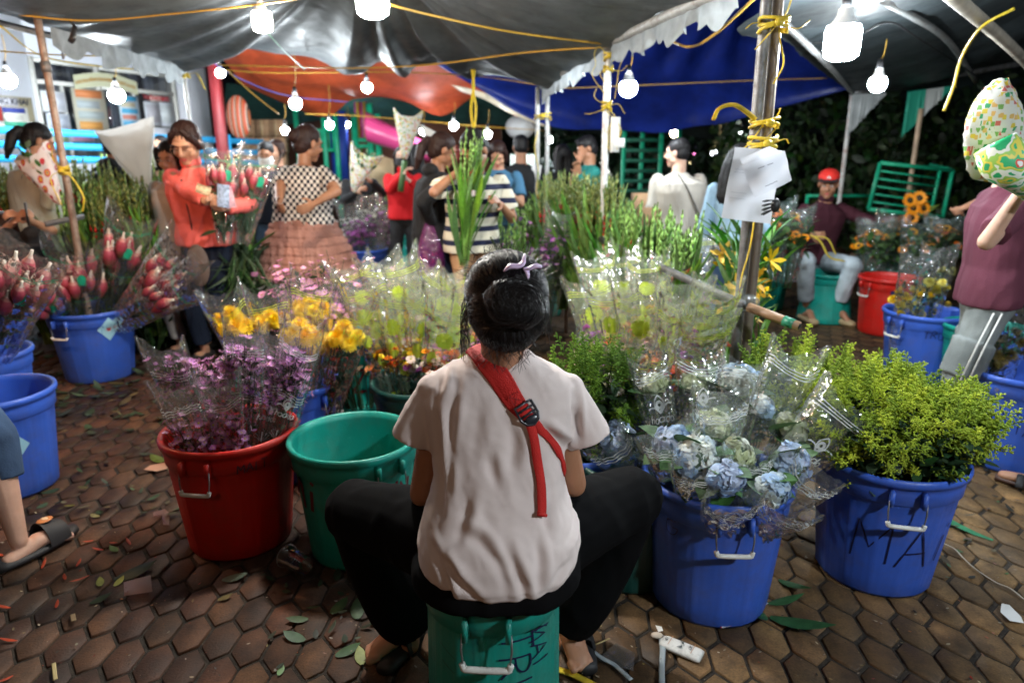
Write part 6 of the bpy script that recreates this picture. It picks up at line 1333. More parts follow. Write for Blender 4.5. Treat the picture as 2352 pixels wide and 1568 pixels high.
    for i in range(1500):
        th = rg.uniform(0, 2*math.pi); ph = rg.uniform(.15, 1.0); d0 = Vector((math.cos(th), -.15+.5*(1-ph), math.sin(th))); st = hp((0, -.03, .02))+R3 @ (d0.normalized()*.14); cen = hp((0, -.03, .01))
        h_, n_, _, _ = bh.ray_cast(st, (cen-st).normalized())
        if h_ is None: continue
        P = []; tgt = bcw+R3 @ Vector((math.cos(th)*.03, .0, math.sin(th)*.03)); ok = True
        for q in np.linspace(0, rg.uniform(.45, .95), 7):
            m_ = h_.lerp(tgt, q); r_ = bh.find_nearest(m_)
            if r_[0] is None: ok = False; break
            P.append(r_[0]+r_[1]*(.0012+rg.uniform(0, .0018)))
        if ok: mb.tube(P, .0006, 3, cap=False)
    for i in range(420):   # bun strands
        a0 = rg.uniform(0, 6.28); sp_ = rg.uniform(1.0, 2.5); rr = rg.uniform(.25, 1); zo = rg.uniform(-.5, 1); P = []
        for q in np.linspace(0, sp_, 8): r2 = rr*(1-.4*(q/sp_))*(.9+.2*math.sin(i)); P.append(hp((bc.x+.010*math.sin(i*.7)+.061*r2*math.cos(a0+q), bc.y-.0445*math.sqrt(max(0, 1-r2*r2*.85)), bc.z+.012*math.cos(i*.9)+.050*r2*math.sin(a0+q))))
        mb.tube([p+Vector((rg.uniform(-.001, .001), -.002-rg.uniform(0, .004), 0)) for p in P], .0008, 3, cap=False)
    # flyaway hairs
    def fly(P, r=.0005): mb.tube(catmull(P, 10), [r]*9+[r*.3], 3, cap=False)
    for i in range(150):
        th = rg.uniform(.15, math.pi-.15); s0 = hp((math.cos(th)*.082, -.05+rg.uniform(-.04, .05), .045+math.sin(th)*.08)); o = R3 @ Vector((math.cos(th), rg.uniform(-.4, .3), math.sin(th))); l = rg.uniform(.008, .03); c_ = R3 @ Vector((rg.uniform(-1, 1), 0, rg.uniform(-.6, .5)))*l
        fly([s0, s0+o*l*.6+c_*.4, s0+o*l+c_*1.2])
    for sg, n__ in ((-1, 46), (1, 26)):
        for i in range(n__):
            s0 = hp((sg*.083, rg.uniform(-.04, .03), rg.uniform(-.02, .05))); l = rg.uniform(.05, .15) if sg < 0 else rg.uniform(.03, .08)
            fly([s0, s0+Vector((sg*rg.uniform(.004, .02), 0, -l*.4)), s0+Vector((sg*rg.uniform(-.005, .022), rg.uniform(-.02, .01), -l))], .0006)
    for i in range(110):
        s0 = hp((rg.uniform(-.05, .05), -.095, rg.uniform(-.085, -.05))); l = rg.uniform(.02, .075); fly([s0, s0+Vector((rg.uniform(-.01, .01), -.008, -l*.5)), s0+Vector((rg.uniform(-.03, .03), -.01+rg.uniform(-.01, .01), -l))], .0005)
    o = mb.build('hair_strands', mat('strand', (.012, .010, .010), .42, spec=.4)); o.parent = T
    # headband net + claw clip
    mb = MB(); g = []
    for i in range(26):
        a = math.radians(-62+124*i/25); row = []
        for j in range(8):
            yy = -.052+.05*j/7; st = hp((0, yy, .0))+R3 @ Vector((math.sin(a), -.1, math.cos(a)))*.2; h_, n_, _, _ = bh.ray_cast(st, ((hp((0, yy, .03))-st)).normalized()); row.append(tuple(h_+n_*.0025) if h_ else tuple(st))
        g.append(row)
    mb.grid(np.array(g)); o = mb.build('headband', mat('net_band', (.012, .013, .02), .8, bump=1.0, bs=700)); o.parent = T
    CL = mat('lilac_plastic', (.66, .50, .72), .3, sss=.1); mb = MB(); cpos = bc+Vector((.020, -.016, .072)); 
    def cl(pts, r): mb.tube([tuple(hp(cpos+Vector(p)*.72)) for p in catmull(pts, 14)], np.interp(np.linspace(0, 1, 14), np.linspace(0, 1, len(r)), r)*hk*1.3, 8, flat=.5)
    cl([(-.058, -.012, -.012), (-.04, -.014, .002), (-.018, -.012, .003), (-.004, -.012, .012), (.002, -.008, .040)], [.002, .009, .0085, .008, .002]); cl([(.0, -.012, -.004), (.012, -.016, -.006), (.028, -.015, .001), (.043, -.010, .002), (.047, -.006, -.004)], [.004, .006, .0085, .008, .002]); cl([(.004, -.014, -.002), (.010, -.016, -.02), (.011, -.014, -.036)], [.006, .004, .0015])
    mb.build; o = mb.build('hair_clip', CL); o.parent = T
    # toes and slippers
    return I
MW = main_woman()
for i, (u, v, s_) in enumerate(((925, 1470, -1), (1318, 1470, 1))):
    p = G(u, v, .02); t = thing('slipper', ['black slipper under the seated woman left foot', 'black slipper under the seated woman right foot'][i], 'slipper', tuple(p), group='black slippers of the seated woman'); a = Vector((s_*.035, -.12, 0)).normalized() if True else 0
    mb = MB(); sdv = a.cross(Vector((0, 0, 1))); L_ = []
    for q in range(11):
        tq = q/10; w = .042*math.sin(math.pi*(tq*.86+.07))**.6+.006; L_.append(([p.x+a.x*(tq-.5)*.26, p.y+a.y*(tq-.5)*.26, .018], tuple(sdv), (0, 0, 1), w, .016))
    rings(mb, L_, 16); mb.build('sole', mat('slipper_rubber', (.02, .02, .022), .6), t)
    mb = MB(); c = p+a*.04; mb.tube(catmull([c-sdv*.048+Vector((0, 0, .0)), c-sdv*.03+Vector((0, 0, .045)), c+sdv*.03+Vector((0, 0, .045)), c+sdv*.048], 12), .02, 8, flat=.35); mb.build('strap', mat('slipper_rubber', (.02, .02, .022), .6), t)
# bare feet of the seated woman (toes pointing down to the viewer)
for i, s_ in enumerate((-1, 1)):
    an = Vector([(-.305, 1.765, .085), (.165, 1.775, .085)][i]); mb = MB(); tip = G([905, 1316][i], [1478, 1487][i], .03)
    d = (tip-an); d.z = 0; d.normalize(); tip = an+d*.12; tip.z = .032; cap(mb, an+Vector((0, 0, .10)), an, .036, .036); cap(mb, an, an.lerp(tip, .6), .036, .036, flat=.85); cap(mb, an.lerp(tip, .4), tip, .036, .034, flat=.7)
    x_ = d.cross(Vector((0, 0, 1)))
    for k in range(5):
        r = (.0125, .010, .0095, .009, .0085)[k]; b0 = tip+x_*s_*(-.028+.0145*k)*-1+d*(.02-.006*k); mb.tube([b0-d*.02, b0, b0+d*.016, b0+d*.02-Vector((0, 0, .003))], [r, r, r*.95, r*.5], 8)
    me = remesh(mb, .0035, 2); o = link('bare_foot', me, SK1, MW['T'])
    smooth_shade(me)
# ================================================================ THE OTHER PEOPLE AND WHAT THEY CARRY
TEE_S = cloth('striped', (.7, .66, .55), stripe=lambda N, L, co, b: stripes(N, L, co, [(0, (.68, .64, .52)), (.62, (.02, .025, .06))], 'Z', 10.5))
CHK = cloth('checked', (.5, .5, .5), stripe=lambda N, L, co, b: checks(N, L, co, b, (.62, .56, .50), (.02, .02, .03), 36))
PINKJ = cloth('coral', (.80, .15, .13), .6); BLK2 = cloth('charcoal', (.02, .02, .022)); JEAN = cloth('denim', (.045, .08, .15), var=.3); NAVY = cloth('navy', (.012, .018, .035)); LBLUE = cloth('light_blue', (.30, .45, .60)); TEALC = cloth('teal', (.02, .17, .15)); BEIGE = cloth('beige', (.46, .42, .37)); MARO = cloth('maroon', (.105, .030, .048)); MARO2 = cloth('dark_maroon', (.055, .014, .022)); KHAKI = cloth('khaki', (.25, .17, .08)); MINT = cloth('mint_white', (.52, .56, .50)); PURC = cloth('purple', (.26, .09, .5)); REDC = cloth('red', (.55, .015, .02)); BSH = cloth('blue_sport', (.06, .16, .27)); TANP = cloth('tan', (.42, .24, .13)); GREYC = cloth('pale_grey', (.42, .40, .38)); ACID = cloth('acid_denim', (.42, .48, .52), var=.5); GRSH = cloth('grey_denim', (.19, .21, .21), var=.45, stripe=None); SKIRT = cloth('dusty_rose', (.38, .19, .15), stripe=lambda N, L, co, b: b)
SHOE = mat('dark_shoe', (.03, .025, .025), .5); SAND = mat('tan_sandal', (.35, .25, .13), .6)
def W(u, v, Y): return R(u, v, Y)
def Xat(u, Y, v=450): return R(u, v, Y).x
def paper_cone(label, apex, mouth, rad, m, cat='paper cone', name='paper_cone', flat=.6, n=30, stems=None, face=None, cut=.12, lip=None):
    apex = Vector(apex); mouth = Vector(mouth); t = thing(name, label, cat, tuple(apex)); sl = Sleeve(apex, mouth, .012, rad, face=face, flat=flat, seed=int(abs(apex.x)*100), jag=cut)
    sl.build(t, m, n=n, k=16, name='wrap', crinkle=.004)
    if stems:
        mb = MB(); ax = (mouth-apex).normalized(); LM = [frame(apex+ax*(mouth-apex).length*RNG.uniform(.6, .95)+Vector(RNG.normal(size=3))*rad*.35, ax+Vector(RNG.normal(size=3))*.4, .06, RNG.uniform(0, 6)) for _ in range(stems)]
        mb.inst(T_LEAF, LM, colv(GRN, stems, .03, .2, .4)); mb.build('leaves', PLANT, t)
    return t
def tie(mb, p, r, ax=(0, 0, 1)):
    M = frame(p, ax, 1); P = [tuple((M @ np.array((r*math.cos(a), r*math.sin(a)*1.1, .003*math.sin(3*a), 1)))[:3]) for a in np.linspace(0, 2*math.pi, 18)]; mb.tube(P, .006, 5)
# 1 coral jacket
Y = 4.8
I = person('woman in coral jacket with glasses looking down and counting banknotes', Xat(462, Y), Y, 170, H=1.63, lean=9, head=(10, 30, -4), hands=(W(520, 478, 4.42), W(472, 462, 4.42)), elb=((-.8, -.5, -.6), (.8, -.5, -.7)), skin=SK1, hair='tied', hairmat=HBR, top=('long', PINKJ, -.02, 1.3, 'collar'), bottom=('pants', NAVY, .9), shoes=SHOE, vox=.0055, glasses=True, closed=True, curl=(.9, .9), palm=((0, 0, 1), (0, 0, 1)), hs=1.12, mouth=(.5, .07, .06), wr=.011)
mb = MB(); hc = I['hp']; T_ = I['T']; zc = I['SC']+I['fw']*.148*1.2
mb.tube([I['sp'](s)+I['fw']*(.112*1.28) for s in (.95, .7, .4, .1)], .006, 6); o = mb.build('zip', BLACKP); o.parent = T_
NOTE1 = mat('note_tan', (.62, .48, .30), .6, var=.35, vs=60); NOTE2 = mat('note_blue', (.35, .45, .62), .6, var=.4, vs=50)
def sheetcard(name, label, cat, c, w, h, rx, ry, rz, m, bend=.0, group=None, nx=10, ny=8, parent=None):
    M = Matrix.Translation(Vector(c)) @ Matrix.Rotation(math.radians(rz), 4, 'Z') @ Matrix.Rotation(math.radians(rx), 4, 'X') @ Matrix.Rotation(math.radians(ry), 4, 'Y'); g = []
    for i in range(nx+1):
        row = []
        for j in range(ny+1): a, b = (i/nx-.5)*w, (j/ny-.5)*h; row.append(tuple(M @ Vector((a, bend*((2*a/w)**2)+bend*.5*math.sin(b/h*5), b))))
        g.append(row)
    mb = MB(); mb.grid(np.array(g)); o = mb.build(name, m, parent); 
    if label: tag(o, label, cat, group)
    return o, M
sheetcard('banknote', 'folded tan banknote in the coral jacket woman right hand', 'banknote', W(466, 436, 4.36), .09, .06, 10, 20, 0, NOTE1, .008, 'banknotes')
sheetcard('banknote', 'blue banknote held upright in the coral jacket woman left hand', 'banknote', W(512, 450, 4.3), .075, .14, 5, 8, 0, NOTE2, .006, 'banknotes')
sheetcard('banknote', 'pinkish banknote behind the blue one', 'banknote', W(524, 454, 4.33), .07, .13, 5, -8, 5, mat('note_pink', (.6, .35, .4), .6, var=.3, vs=50), .006, 'banknotes')
for i, (a, b_, c_, rt, n_, lb) in enumerate([((515, 560, 4.5), (512, 335, 4.6), 0, .13, 9, 'lily bouquet hugged by the coral jacket woman'), ((555, 560, 4.6), (600, 350, 4.7), 0, .14, 9, 'second lily bouquet on the coral jacket woman arm')]): lily(lb, W(*a), W(*b_), .04, rt, n_, 20+i, .13, 'lily bouquets carried by the coral jacket woman')
p = W(455, 610, 4.45); mb = MB(); mb.ell(tuple(p), (.075, .035, .14), n=18, m=12); tag(mb.build('shoulder_bag', mat('quilted_brown', (.13, .08, .06), .6, bump=.8, bs=140)), 'brown quilted bag hanging below the coral jacket', 'bag')
for i, (u, v, Y, lb) in enumerate([(560, 640, 4.7, 'dark leafy bundle hanging upside down from the coral jacket woman arm')]):
    p = W(u, v, Y); t = thing('foliage_bunch', lb, 'foliage', tuple(p)); mb = MB(); LM = [frame(p+Vector((RNG.normal()*.05, RNG.normal()*.05, .2-RNG.uniform(0, .5))), (RNG.normal()*.5, RNG.normal()*.4, -1), .2*RNG.uniform(.6, 1.2), RNG.uniform(0, 6)) for _ in range(230)]; mb.inst(T_BLADE2, LM, colv((.03, .07, .02), len(LM), .03, .3, .5)); mb.build('leaves', PLANT, t)
# 2 checked dress
Y = 5.4
I = person('heavy woman in black and white checked top and ruffled rose skirt seen from behind', Xat(692, Y), Y, -18, H=1.63, b=1.42, lean=12, head=(-25, 15, 0), hands=(W(640, 470, 5.0), W(722, 468, 4.98)), elb=((-.8, -.3, -.4), (1.2, .1, -.3)), skin=SK2, hair='bun', hairmat=HBR, top=('tee', CHK, .12, 1.12), bottom=('skirt', SKIRT, .50), vox=.007, hs=1.12, closed=True, shoes=SAND)
# 3 black hoodie
Y = 5.15
I = person('shopper in a black hoodie with a dark ponytail carrying a purple bag', Xat(992, Y), Y, -62, H=1.58, lean=8, head=(-10, 22, 0), hands=(None, W(992, 512, 5.0)), elb=((-.6, -.6, -.4), (.6, -1, -.2)), skin=SK2, hair='pony', hairmat=HBR, top=('long', BLK2, -.15, 1.3, 'hood'), bottom=('pants', NAVY, .9), shoes=SHOE, vox=.007, hs=1.05)
p = W(988, 570, 4.98); t = thing('plastic_bag', 'translucent purple plastic bag of flowers hanging from the hoodie shopper hand', 'bag', tuple(p)); mb = MB(); L_ = []
for q in range(15):
    z = q/14; w = .02+.085*math.sin(math.pi*min(1, (1-z)*.62+.0))**.9 if z > .02 else .05; L_.append(([p.x, p.y, p.z-.22+.42*z], (1, 0, 0), (0, 1, 0), w, w*.6))
rings(mb, L_, 30); me_ = mb.build('bag_film', clear_film('purple_film', .35, tint=(.75, .3, .8), hcol=(.6, .08, .5), gl=1.2, bst=1.2, dens=.9), t)
mb = MB(); spray(mb, p-Vector((0, 0, .2)), p+Vector((0, 0, .02)), .05, 8, .4, T_MUM, .02, [(.6, .1, .1), (.6, .3, .05)], 6, nleaf=60); mb.build('flowers', [PLANT, PETAL], t)
paper_cone('white paper cone held up behind the hoodie shopper head', W(1045, 330, 5.5), W(975, 325, 5.5)+Vector((-.02, 0, 0)), .11, mat('white_paper', (.62, .62, .60), .7, trans=.45, bump=.2, bs=30), flat=.6)
# 4 striped man
Y = 4.9
I = person('man in a cream and navy striped T-shirt bending over a gladiolus bundle', Xat(1082, Y), Y, 205, H=1.60, male=True, lean=16, head=(-52, 38, 0), hands=(W(1150, 470, 4.7), W(1055, 392, 4.62)), elb=((-.6, -.6, -.4), (1, -.3, -.9)), skin=SK2, hair='front', top=('tee', TEE_S, -.12, 1.25), bottom=('pants', TANP, .85), shoes=SAND, vox=.006, closed=True, curl=(.5, 1.1), palm=(None, (-1, 0, 0)), hs=1.1)
tpz = W(1088, 300, 4.55); glad('green gladiolus bundle the striped shirt man holds up', W(1066, 610, 4.6), tpz, GT2[0], .8, 'gladiolus bundles at the centre', k=2)
# 5-8 others
person('person in blue T-shirt and shorts with brown hair facing away', Xat(1148, 6.4), 6.4, 165, H=1.56, lean=6, head=(10, 40, 0), hands=(W(1155, 430, 6.1), W(1145, 440, 6.1)), skin=SK1, hair='bob', hairmat=HBR, top=('tee', BSH, 0, 1.15), bottom=('shorts', JEAN, 0), shoes=SHOE, vox=.009, closed=True)
person('man in a black T-shirt and grey trousers seen from behind', Xat(1196, 7.2), 7.2, 8, H=1.61, male=True, b=1.08, head=(0, 8, 0), skin=SK2, hair='short', top=('tee', BLK2, -.02, 1.2), bottom=('pants', GREYC, .95), shoes=SHOE, vox=.009, face=False)
sheetcard('paper_sheet', 'white sheet held at the black shirt man right side', 'paper', W(1228, 408, 7.1), .1, .26, 0, 10, -20, mat('white_sheet', (.75, .75, .75), .6), .005)
person('man in a teal T-shirt raising a hand to his mouth', Xat(1352, 6.8), 6.8, 100, H=1.60, male=True, head=(0, 22, 0), hands=(W(1330, 372, 6.7), W(1330, 395, 6.7)), elb=((-.6, -.6, -1), (.6, -.6, -1)), skin=SK2, hair='front', top=('tee', TEALC, -.02, 1.2), bottom=('pants', NAVY, .9), shoes=SHOE, vox=.009)
I = person('man in a beige shirt with a thin black strap across his back', Xat(1556, 5.7), 5.7, 12, H=1.55, male=True, b=1.05, head=(48, 5, 0), skin=SK3, hair='short', top=('long', BEIGE, -.1, 1.35), bottom=('pants', NAVY, .9), shoes=SHOE, vox=.0075, wr=.009, glasses=True)
mb = MB(); mb.tube(catmull([I['SC']-I['rt']*.06-I['fw']*.09+I['up']*.03, I['SC']-I['fw']*.155-I['up']*.08, I['sp'](.55)+I['rt']*.07-I['fw']*.165, I['sp'](.25)+I['rt']*.17-I['fw']*.12], 16), .008, 6, flat=.4); o = mb.build('bag_strap', BLACKP); o.parent = I['T']
person('person with long dark hair in pale blue sleeves and jeans behind the paper sheets', Xat(1692, 5.0), 5.0, -20, H=1.5, head=(-30, 10, 0), skin=SK1, hair='long', top=('long', LBLUE, .02, 1.05), bottom=('pants', JEAN, .95, 1.05), shoes=SHOE, vox=.008, face=False)
person('woman with long dark hair seen between the twin poles and the teal shirt man', Xat(1290, 7.4), 7.4, 10, H=1.52, hair='long', top=('tee', BLK2, 0, 1.1), bottom=('pants', NAVY, .9), shoes=SHOE, vox=.012, face=False)
# 10 seller
Y = 6.15; sxx = SELS[0]
I = person('seated seller in a red cap and dark maroon shirt handing out sunflowers', sxx, Y+.05, 196, H=1.66, male=True, lean=10, hip=.50, hipoff=(0, -.06), head=(-42, 12, 0), hands=(W(2068, 505, 5.95), W(1862, 540, 5.95)), elb=((-.7, -.4, -.8), (.9, -.5, -.7)), feet=(W(1922, 703, 5.82)+Vector((0, 0, .0)), W(1852, 700, 5.9)), knees=(W(1960, 610, 5.72), W(1850, 600, 5.72)), skin=SK2, hair='cap', top=('long', MARO2, -.06, 1.25, 'collar'), bottom=('pants', ACID, .93, 1.1), shoes=SAND, vox=.007, curl=(1.0, 1.0))
hp = I['hp']; mb = MB(); k_ = I['k']; mb.ell(tuple(hp((0, -.012, .062))), (.088*k_, .105*k_, .072*k_), M=I['R3'].to_4x4(), n=24, m=12); o = mb.build('cap', mat('cap_red', (.62, .02, .012), .7)); o.parent = I['T']
mb = MB(); L_ = [hp((a*.07, .085+.055*math.cos(a*1.3), .052-.01*abs(a))) for a in np.linspace(-1, 1, 9)]; I_ = [hp((a*.078, .06, .060)) for a in np.linspace(-1, 1, 9)]; mb.grid(np.array([[tuple(p) for p in L_], [tuple(p) for p in I_]])); mb.grid(np.array([[tuple(p+Vector((0, 0, .006))) for p in L_], [tuple(p+Vector((0, 0, .006))) for p in I_]])); o2 = mb.build('visor', mat('cap_dark', (.03, .02, .02), .7), None); o2.parent = I['T']
mb = MB(); f = lambda a, b: hp((a, .094-.3*(a*a)*4, .075+b)); ribbon(mb, [(-.015, 0), (0, .02), (.015, 0), (-.013, .013), (.013, .013), (-.015, 0)], .008, f, col=(.75, .72, .7)); o3 = mb.build('cap_emblem', PAINT); o3.parent = I['T']
t = thing('sunflower_bunch', 'bunch of five sunflowers handed over by the seller', 'flowers', tuple(W(2110, 480, 5.9)))
for u_, v_ in ((2090, 460), (2112, 455), (2122, 478), (2098, 478), (2093, 500)):
    q = W(u_, v_, 5.88); mb = MB(); mb.inst(T_SUN, [frame(q, (-.15+RNG.normal()*.15, -1, .3), .062, 0)], [(.88, .33, .01)]); mb.tube([q+Vector((0, .02, 0)), W(2150, 492, 5.95)], .004, 5, col=GRN); mb.build('flower', PETAL, t)
mb = MB(); mb.inst(T_BIGLEAF, [frame(W(2125, 490, 5.9), (1, -.1, .2+.5*k), .13, 0) for k in range(3)], colv(LGRN, 3)); mb.build('leaves', PLANT, t)
mb = MB(); mb.tube(catmull([W(1862, 540, 5.85), W(1885, 555, 5.75), W(1905, 590, 5.7), W(1940, 600, 5.7)], 14), .008, 5); mb.tube(catmull([W(1865, 543, 5.85), W(1900, 548, 5.75), W(1920, 585, 5.7)], 14), .006, 5); tag(mb.build('yellow_tie', YELLOW), 'yellow ribbon tie dangling from the seller right hand', 'ribbon')
mb = MB(); p = W(1985, 600, 6.3); mb.box(tuple(p), (.2, .16, .14), rz=.4); tag(mb.build('cardboard_flap', mat('cardboard', (.32, .2, .11), .85, var=.2), smooth=False), 'brown cardboard piece beside the seller left knee', 'cardboard')
# 11 man in maroon polo with shorts
Y = 3.15; xm = Xat(2262, Y)+.10
I = person('man in maroon polo shirt and grey shorts carrying a newspaper wrapped bouquet', xm, Y, 72, H=1.56, male=True, b=1.0, lean=2, head=(0, 0, 0), elbo=(W(2266, 556, 2.78), None), headshift=(-.02, -.04, 0), hands=(W(2346, 440, 2.70), W(2335, 705, 3.45)), elb=((-.35, .35, -1.0), (.5, -1, -.3)), feet=(G(2235, 1035, .07), Vector((xm+.25, 3.4, .07))), skin=SK3, hair='short', top=('tee', MARO, -.08, 1.12), bottom=('shorts', GRSH, 0), shoes=SHOE, vox=.0065, wr=.008, curl=(.5, 1.1))
mb = MB()
for q in (-.012, .02): mb.tube([I['hj'][0]+Vector((-.095, q, -.03)), I['hj'][0].lerp(I['KN'][0], .5)+Vector((-.102, q, 0)), I['KN'][0]+Vector((-.092, q, -.02))], .004, 6)
o = mb.build('piping', mat('piping_white', (.7, .7, .68), .7)); o.parent = I['T']
def newsprint(N, L, co, base):
    mp = N.new('ShaderNodeMapping'); mp.inputs['Scale'].default_value = (62, 62, 50); L.new(co, mp.inputs[0])
    v = N.new('ShaderNodeTexVoronoi'); v.distance = 'CHEBYCHEV'; v.inputs['Scale'].default_value = 1.0; v.inputs['Randomness'].default_value = .75; L.new(mp.outputs[0], v.inputs[0])
    cr = N.new('ShaderNodeValToRGB'); cr.color_ramp.interpolation = 'CONSTANT'
    cols = [(0, (.50, .50, .46)), (.2, (.5, .38, .03)), (.42, (.50, .50, .46)), (.52, (.42, .08, .07)), (.64, (.12, .28, .06)), (.76, (.48, .48, .42)), (.84, (.5, .3, .08)), (.94, (.02, .22, .08))]
    while len(cr.color_ramp.elements) < len(cols): cr.color_ramp.elements.new(.5)
    for e, (p, c) in zip(cr.color_ramp.elements, cols): e.position = p; e.color = (*c, 1)
    sx = N.new('ShaderNodeSeparateColor'); L.new(v.outputs['Color'], sx.inputs[0]); L.new(sx.outputs[0], cr.inputs[0])
    th = N.new('ShaderNodeMath'); th.operation = 'LESS_THAN'; th.inputs[1].default_value = .42; L.new(v.outputs['Distance'], th.inputs[0])
    mx = N.new('ShaderNodeMix'); mx.data_type = 'RGBA'; L.new(th.outputs[0], mx.inputs[0]); mx.inputs[6].default_value = (.50, .50, .47, 1); L.new(cr.outputs[0], mx.inputs[7]); return mx.outputs[2]
NEWS = mat('newsprint', (.7, .7, .66), .7, stripe=newsprint, trans=.1)
def greenprint(N, L, co, base):
    n = N.new('ShaderNodeTexNoise'); n.inputs['Scale'].default_value = 14; n.inputs['Detail'].default_value = 2; L.new(co, n.inputs[0]); cr = N.new('ShaderNodeValToRGB'); cr.color_ramp.interpolation = 'CONSTANT'
    cols = [(0, (.02, .38, .14)), (.42, (.75, .78, .7)), (.5, (.3, .55, .1)), (.55, (.7, .6, .08)), (.6, (.03, .42, .16)), (.66, (.7, .08, .05)), (.7, (.8, .8, .78))]
    while len(cr.color_ramp.elements) < len(cols): cr.color_ramp.elements.new(.5)
    for e, (p, c) in zip(cr.color_ramp.elements, cols): e.position = p; e.color = (*c, 1)
    L.new(n.outputs[0], cr.inputs[0]); return cr.outputs[0]
GRP = mat('green_leaflet', (.2, .5, .2), .5, stripe=greenprint)
t = thing('newspaper_bouquet', 'bouquet wrapped in printed newspaper and green leaflet over the maroon shirt man shoulder', 'wrapped bouquet', tuple(W(2330, 420, 2.65)))
g = []
edgeL = [(2292, 182), (2250, 215), (2222, 265), (2212, 320), (2218, 375), (2232, 412)]; edgeR = [(2300, 184), (2330, 225), (2352, 270), (2375, 315), (2380, 360), (2330, 425)]
eL = catmull([R(u, v, 2.62) for u, v in edgeL], 24); eR = catmull([R(u, v, 2.68) for u, v in edgeR], 24)
P = []
for i in range(24):
    row = []
    for j in range(17):
        q = j/16; a = eL[i]*(1-q)+eR[i]*q; a = a+np.array((0, -.11*math.sin(math.pi*q)*math.sin(math.pi*(.12+.8*i/23)), 0))+RNG.normal(size=3)*.002; row.append(a)
    for j in range(1, 16):
        q = 1-j/16; a = eL[i]*(1-q)+eR[i]*q; a = a+np.array((0, .10*math.sin(math.pi*q)*math.sin(math.pi*(.12+.8*i/23)), 0)); row.append(a)
    P.append(row)
mb = MB(); mb.grid(np.array(P), closed=True); mb.build('newspaper', NEWS, t)
mb = MB(); c0 = catmull([R(2285, 330, 2.50), R(2310, 372, 2.48), R(2342, 405, 2.52), R(2385, 448, 2.6)], 14); rr = np.interp(np.linspace(0, 1, 14), [0, .3, .6, 1], [.085, .10, .075, .05]); mb.tube(c0, list(rr), 20, flat=.8); o = mb.build('green_leaflet', GRP, t)
# 12 customer arm
person('customer at the right edge reaching out for the sunflowers', Xat(2325, 4.9), 4.9, 60, H=1.6, male=True, head=(0, 0, 0), hands=(W(2185, 492, 5.3), W(2360, 560, 5)), elb=((-.5, -.3, -1), (.5, -.5, -1)), skin=SK1, hair='short', top=('tee', BLK2, 0, 1.1), bottom=('pants', NAVY, .9), vox=.009, face=False, shoes=SHOE)
# 13 mint hoodie woman far left
Y = 5.4
I = person('woman in a mint white hoodie and khaki shorts with a ponytail at far left', Xat(78, Y), Y, -28, H=1.66, lean=8, head=(-20, 25, 0), hands=(None, W(118, 395, 5.15)), elb=((-.6, -.6, -.4), (1, -.6, -.7)), skin=SK1, hair='pony', top=('long', MINT, -.02, 1.35, 'hood'), bottom=('shorts', KHAKI, 0), shoes=SHOE, vox=.007, face=False, wr=.01, hs=1.05)
BREAD = mat('printed_paper', (.75, .72, .7), .6, stripe=newsprint)
def cakeprint(N, L, co, base):
    mp = N.new('ShaderNodeMapping'); mp.inputs['Scale'].default_value = (17, 17, 11); mp.inputs['Rotation'].default_value = (.3, .5, .2); L.new(co, mp.inputs[0]); v = N.new('ShaderNodeTexVoronoi'); v.inputs['Scale'].default_value = 1.1; v.inputs['Randomness'].default_value = .25; L.new(mp.outputs[0], v.inputs[0])
    cr = N.new('ShaderNodeValToRGB'); cr.color_ramp.interpolation = 'CONSTANT'; cols = [(0, (.06, .12, .3)), (.1, (.6, .35, .04)), (.24, (.55, .03, .05)), (.36, (.75, .6, .62)), (.42, (.78, .74, .76))]
    while len(cr.color_ramp.elements) < len(cols): cr.color_ramp.elements.new(.5)
    for e, (p, c) in zip(cr.color_ramp.elements, cols): e.position = p; e.color = (*c, 1)
    L.new(v.outputs['Distance'], cr.inputs[0]); return cr.outputs[0]
paper_cone('bouquet in white paper printed with yellow and red shapes on the mint hoodie shoulder', W(140, 468, 5.0), W(75, 358, 5.05), .14, mat('cake_paper', (.75, .72, .7), .6, stripe=cakeprint), 'wrapped bouquet', 'wrapped_bouquet', flat=.7, stems=40)
# 14 crouching girl
Y = 4.9
I = person('crouching girl in black looking at a phone at the left edge', Xat(2, Y), Y, 215, H=1.5, hip=.38, hipoff=(0, 0), lean=28, head=(-15, 35, 0), hands=(W(52, 500, 4.6), W(42, 498, 4.55)), knees=(W(75, 540, 4.55), W(20, 545, 4.5)), feet=(G(50, 640, .07), G(10, 645, .07)), skin=SK1, hair='bob', hairmat=HBR, top=('tee', BLK2, 0, 1.1), bottom=('shorts', BLK2, 0), shoes=SHOE, vox=.0075, closed=True, curl=(.9, .9))
mb = MB(); mb.box(tuple(W(62, 492, 4.52)), (.008, .075, .15), rz=.5); tag(mb.build('phone', BLACKP, smooth=False), 'dark phone held by the crouching girl', 'phone')
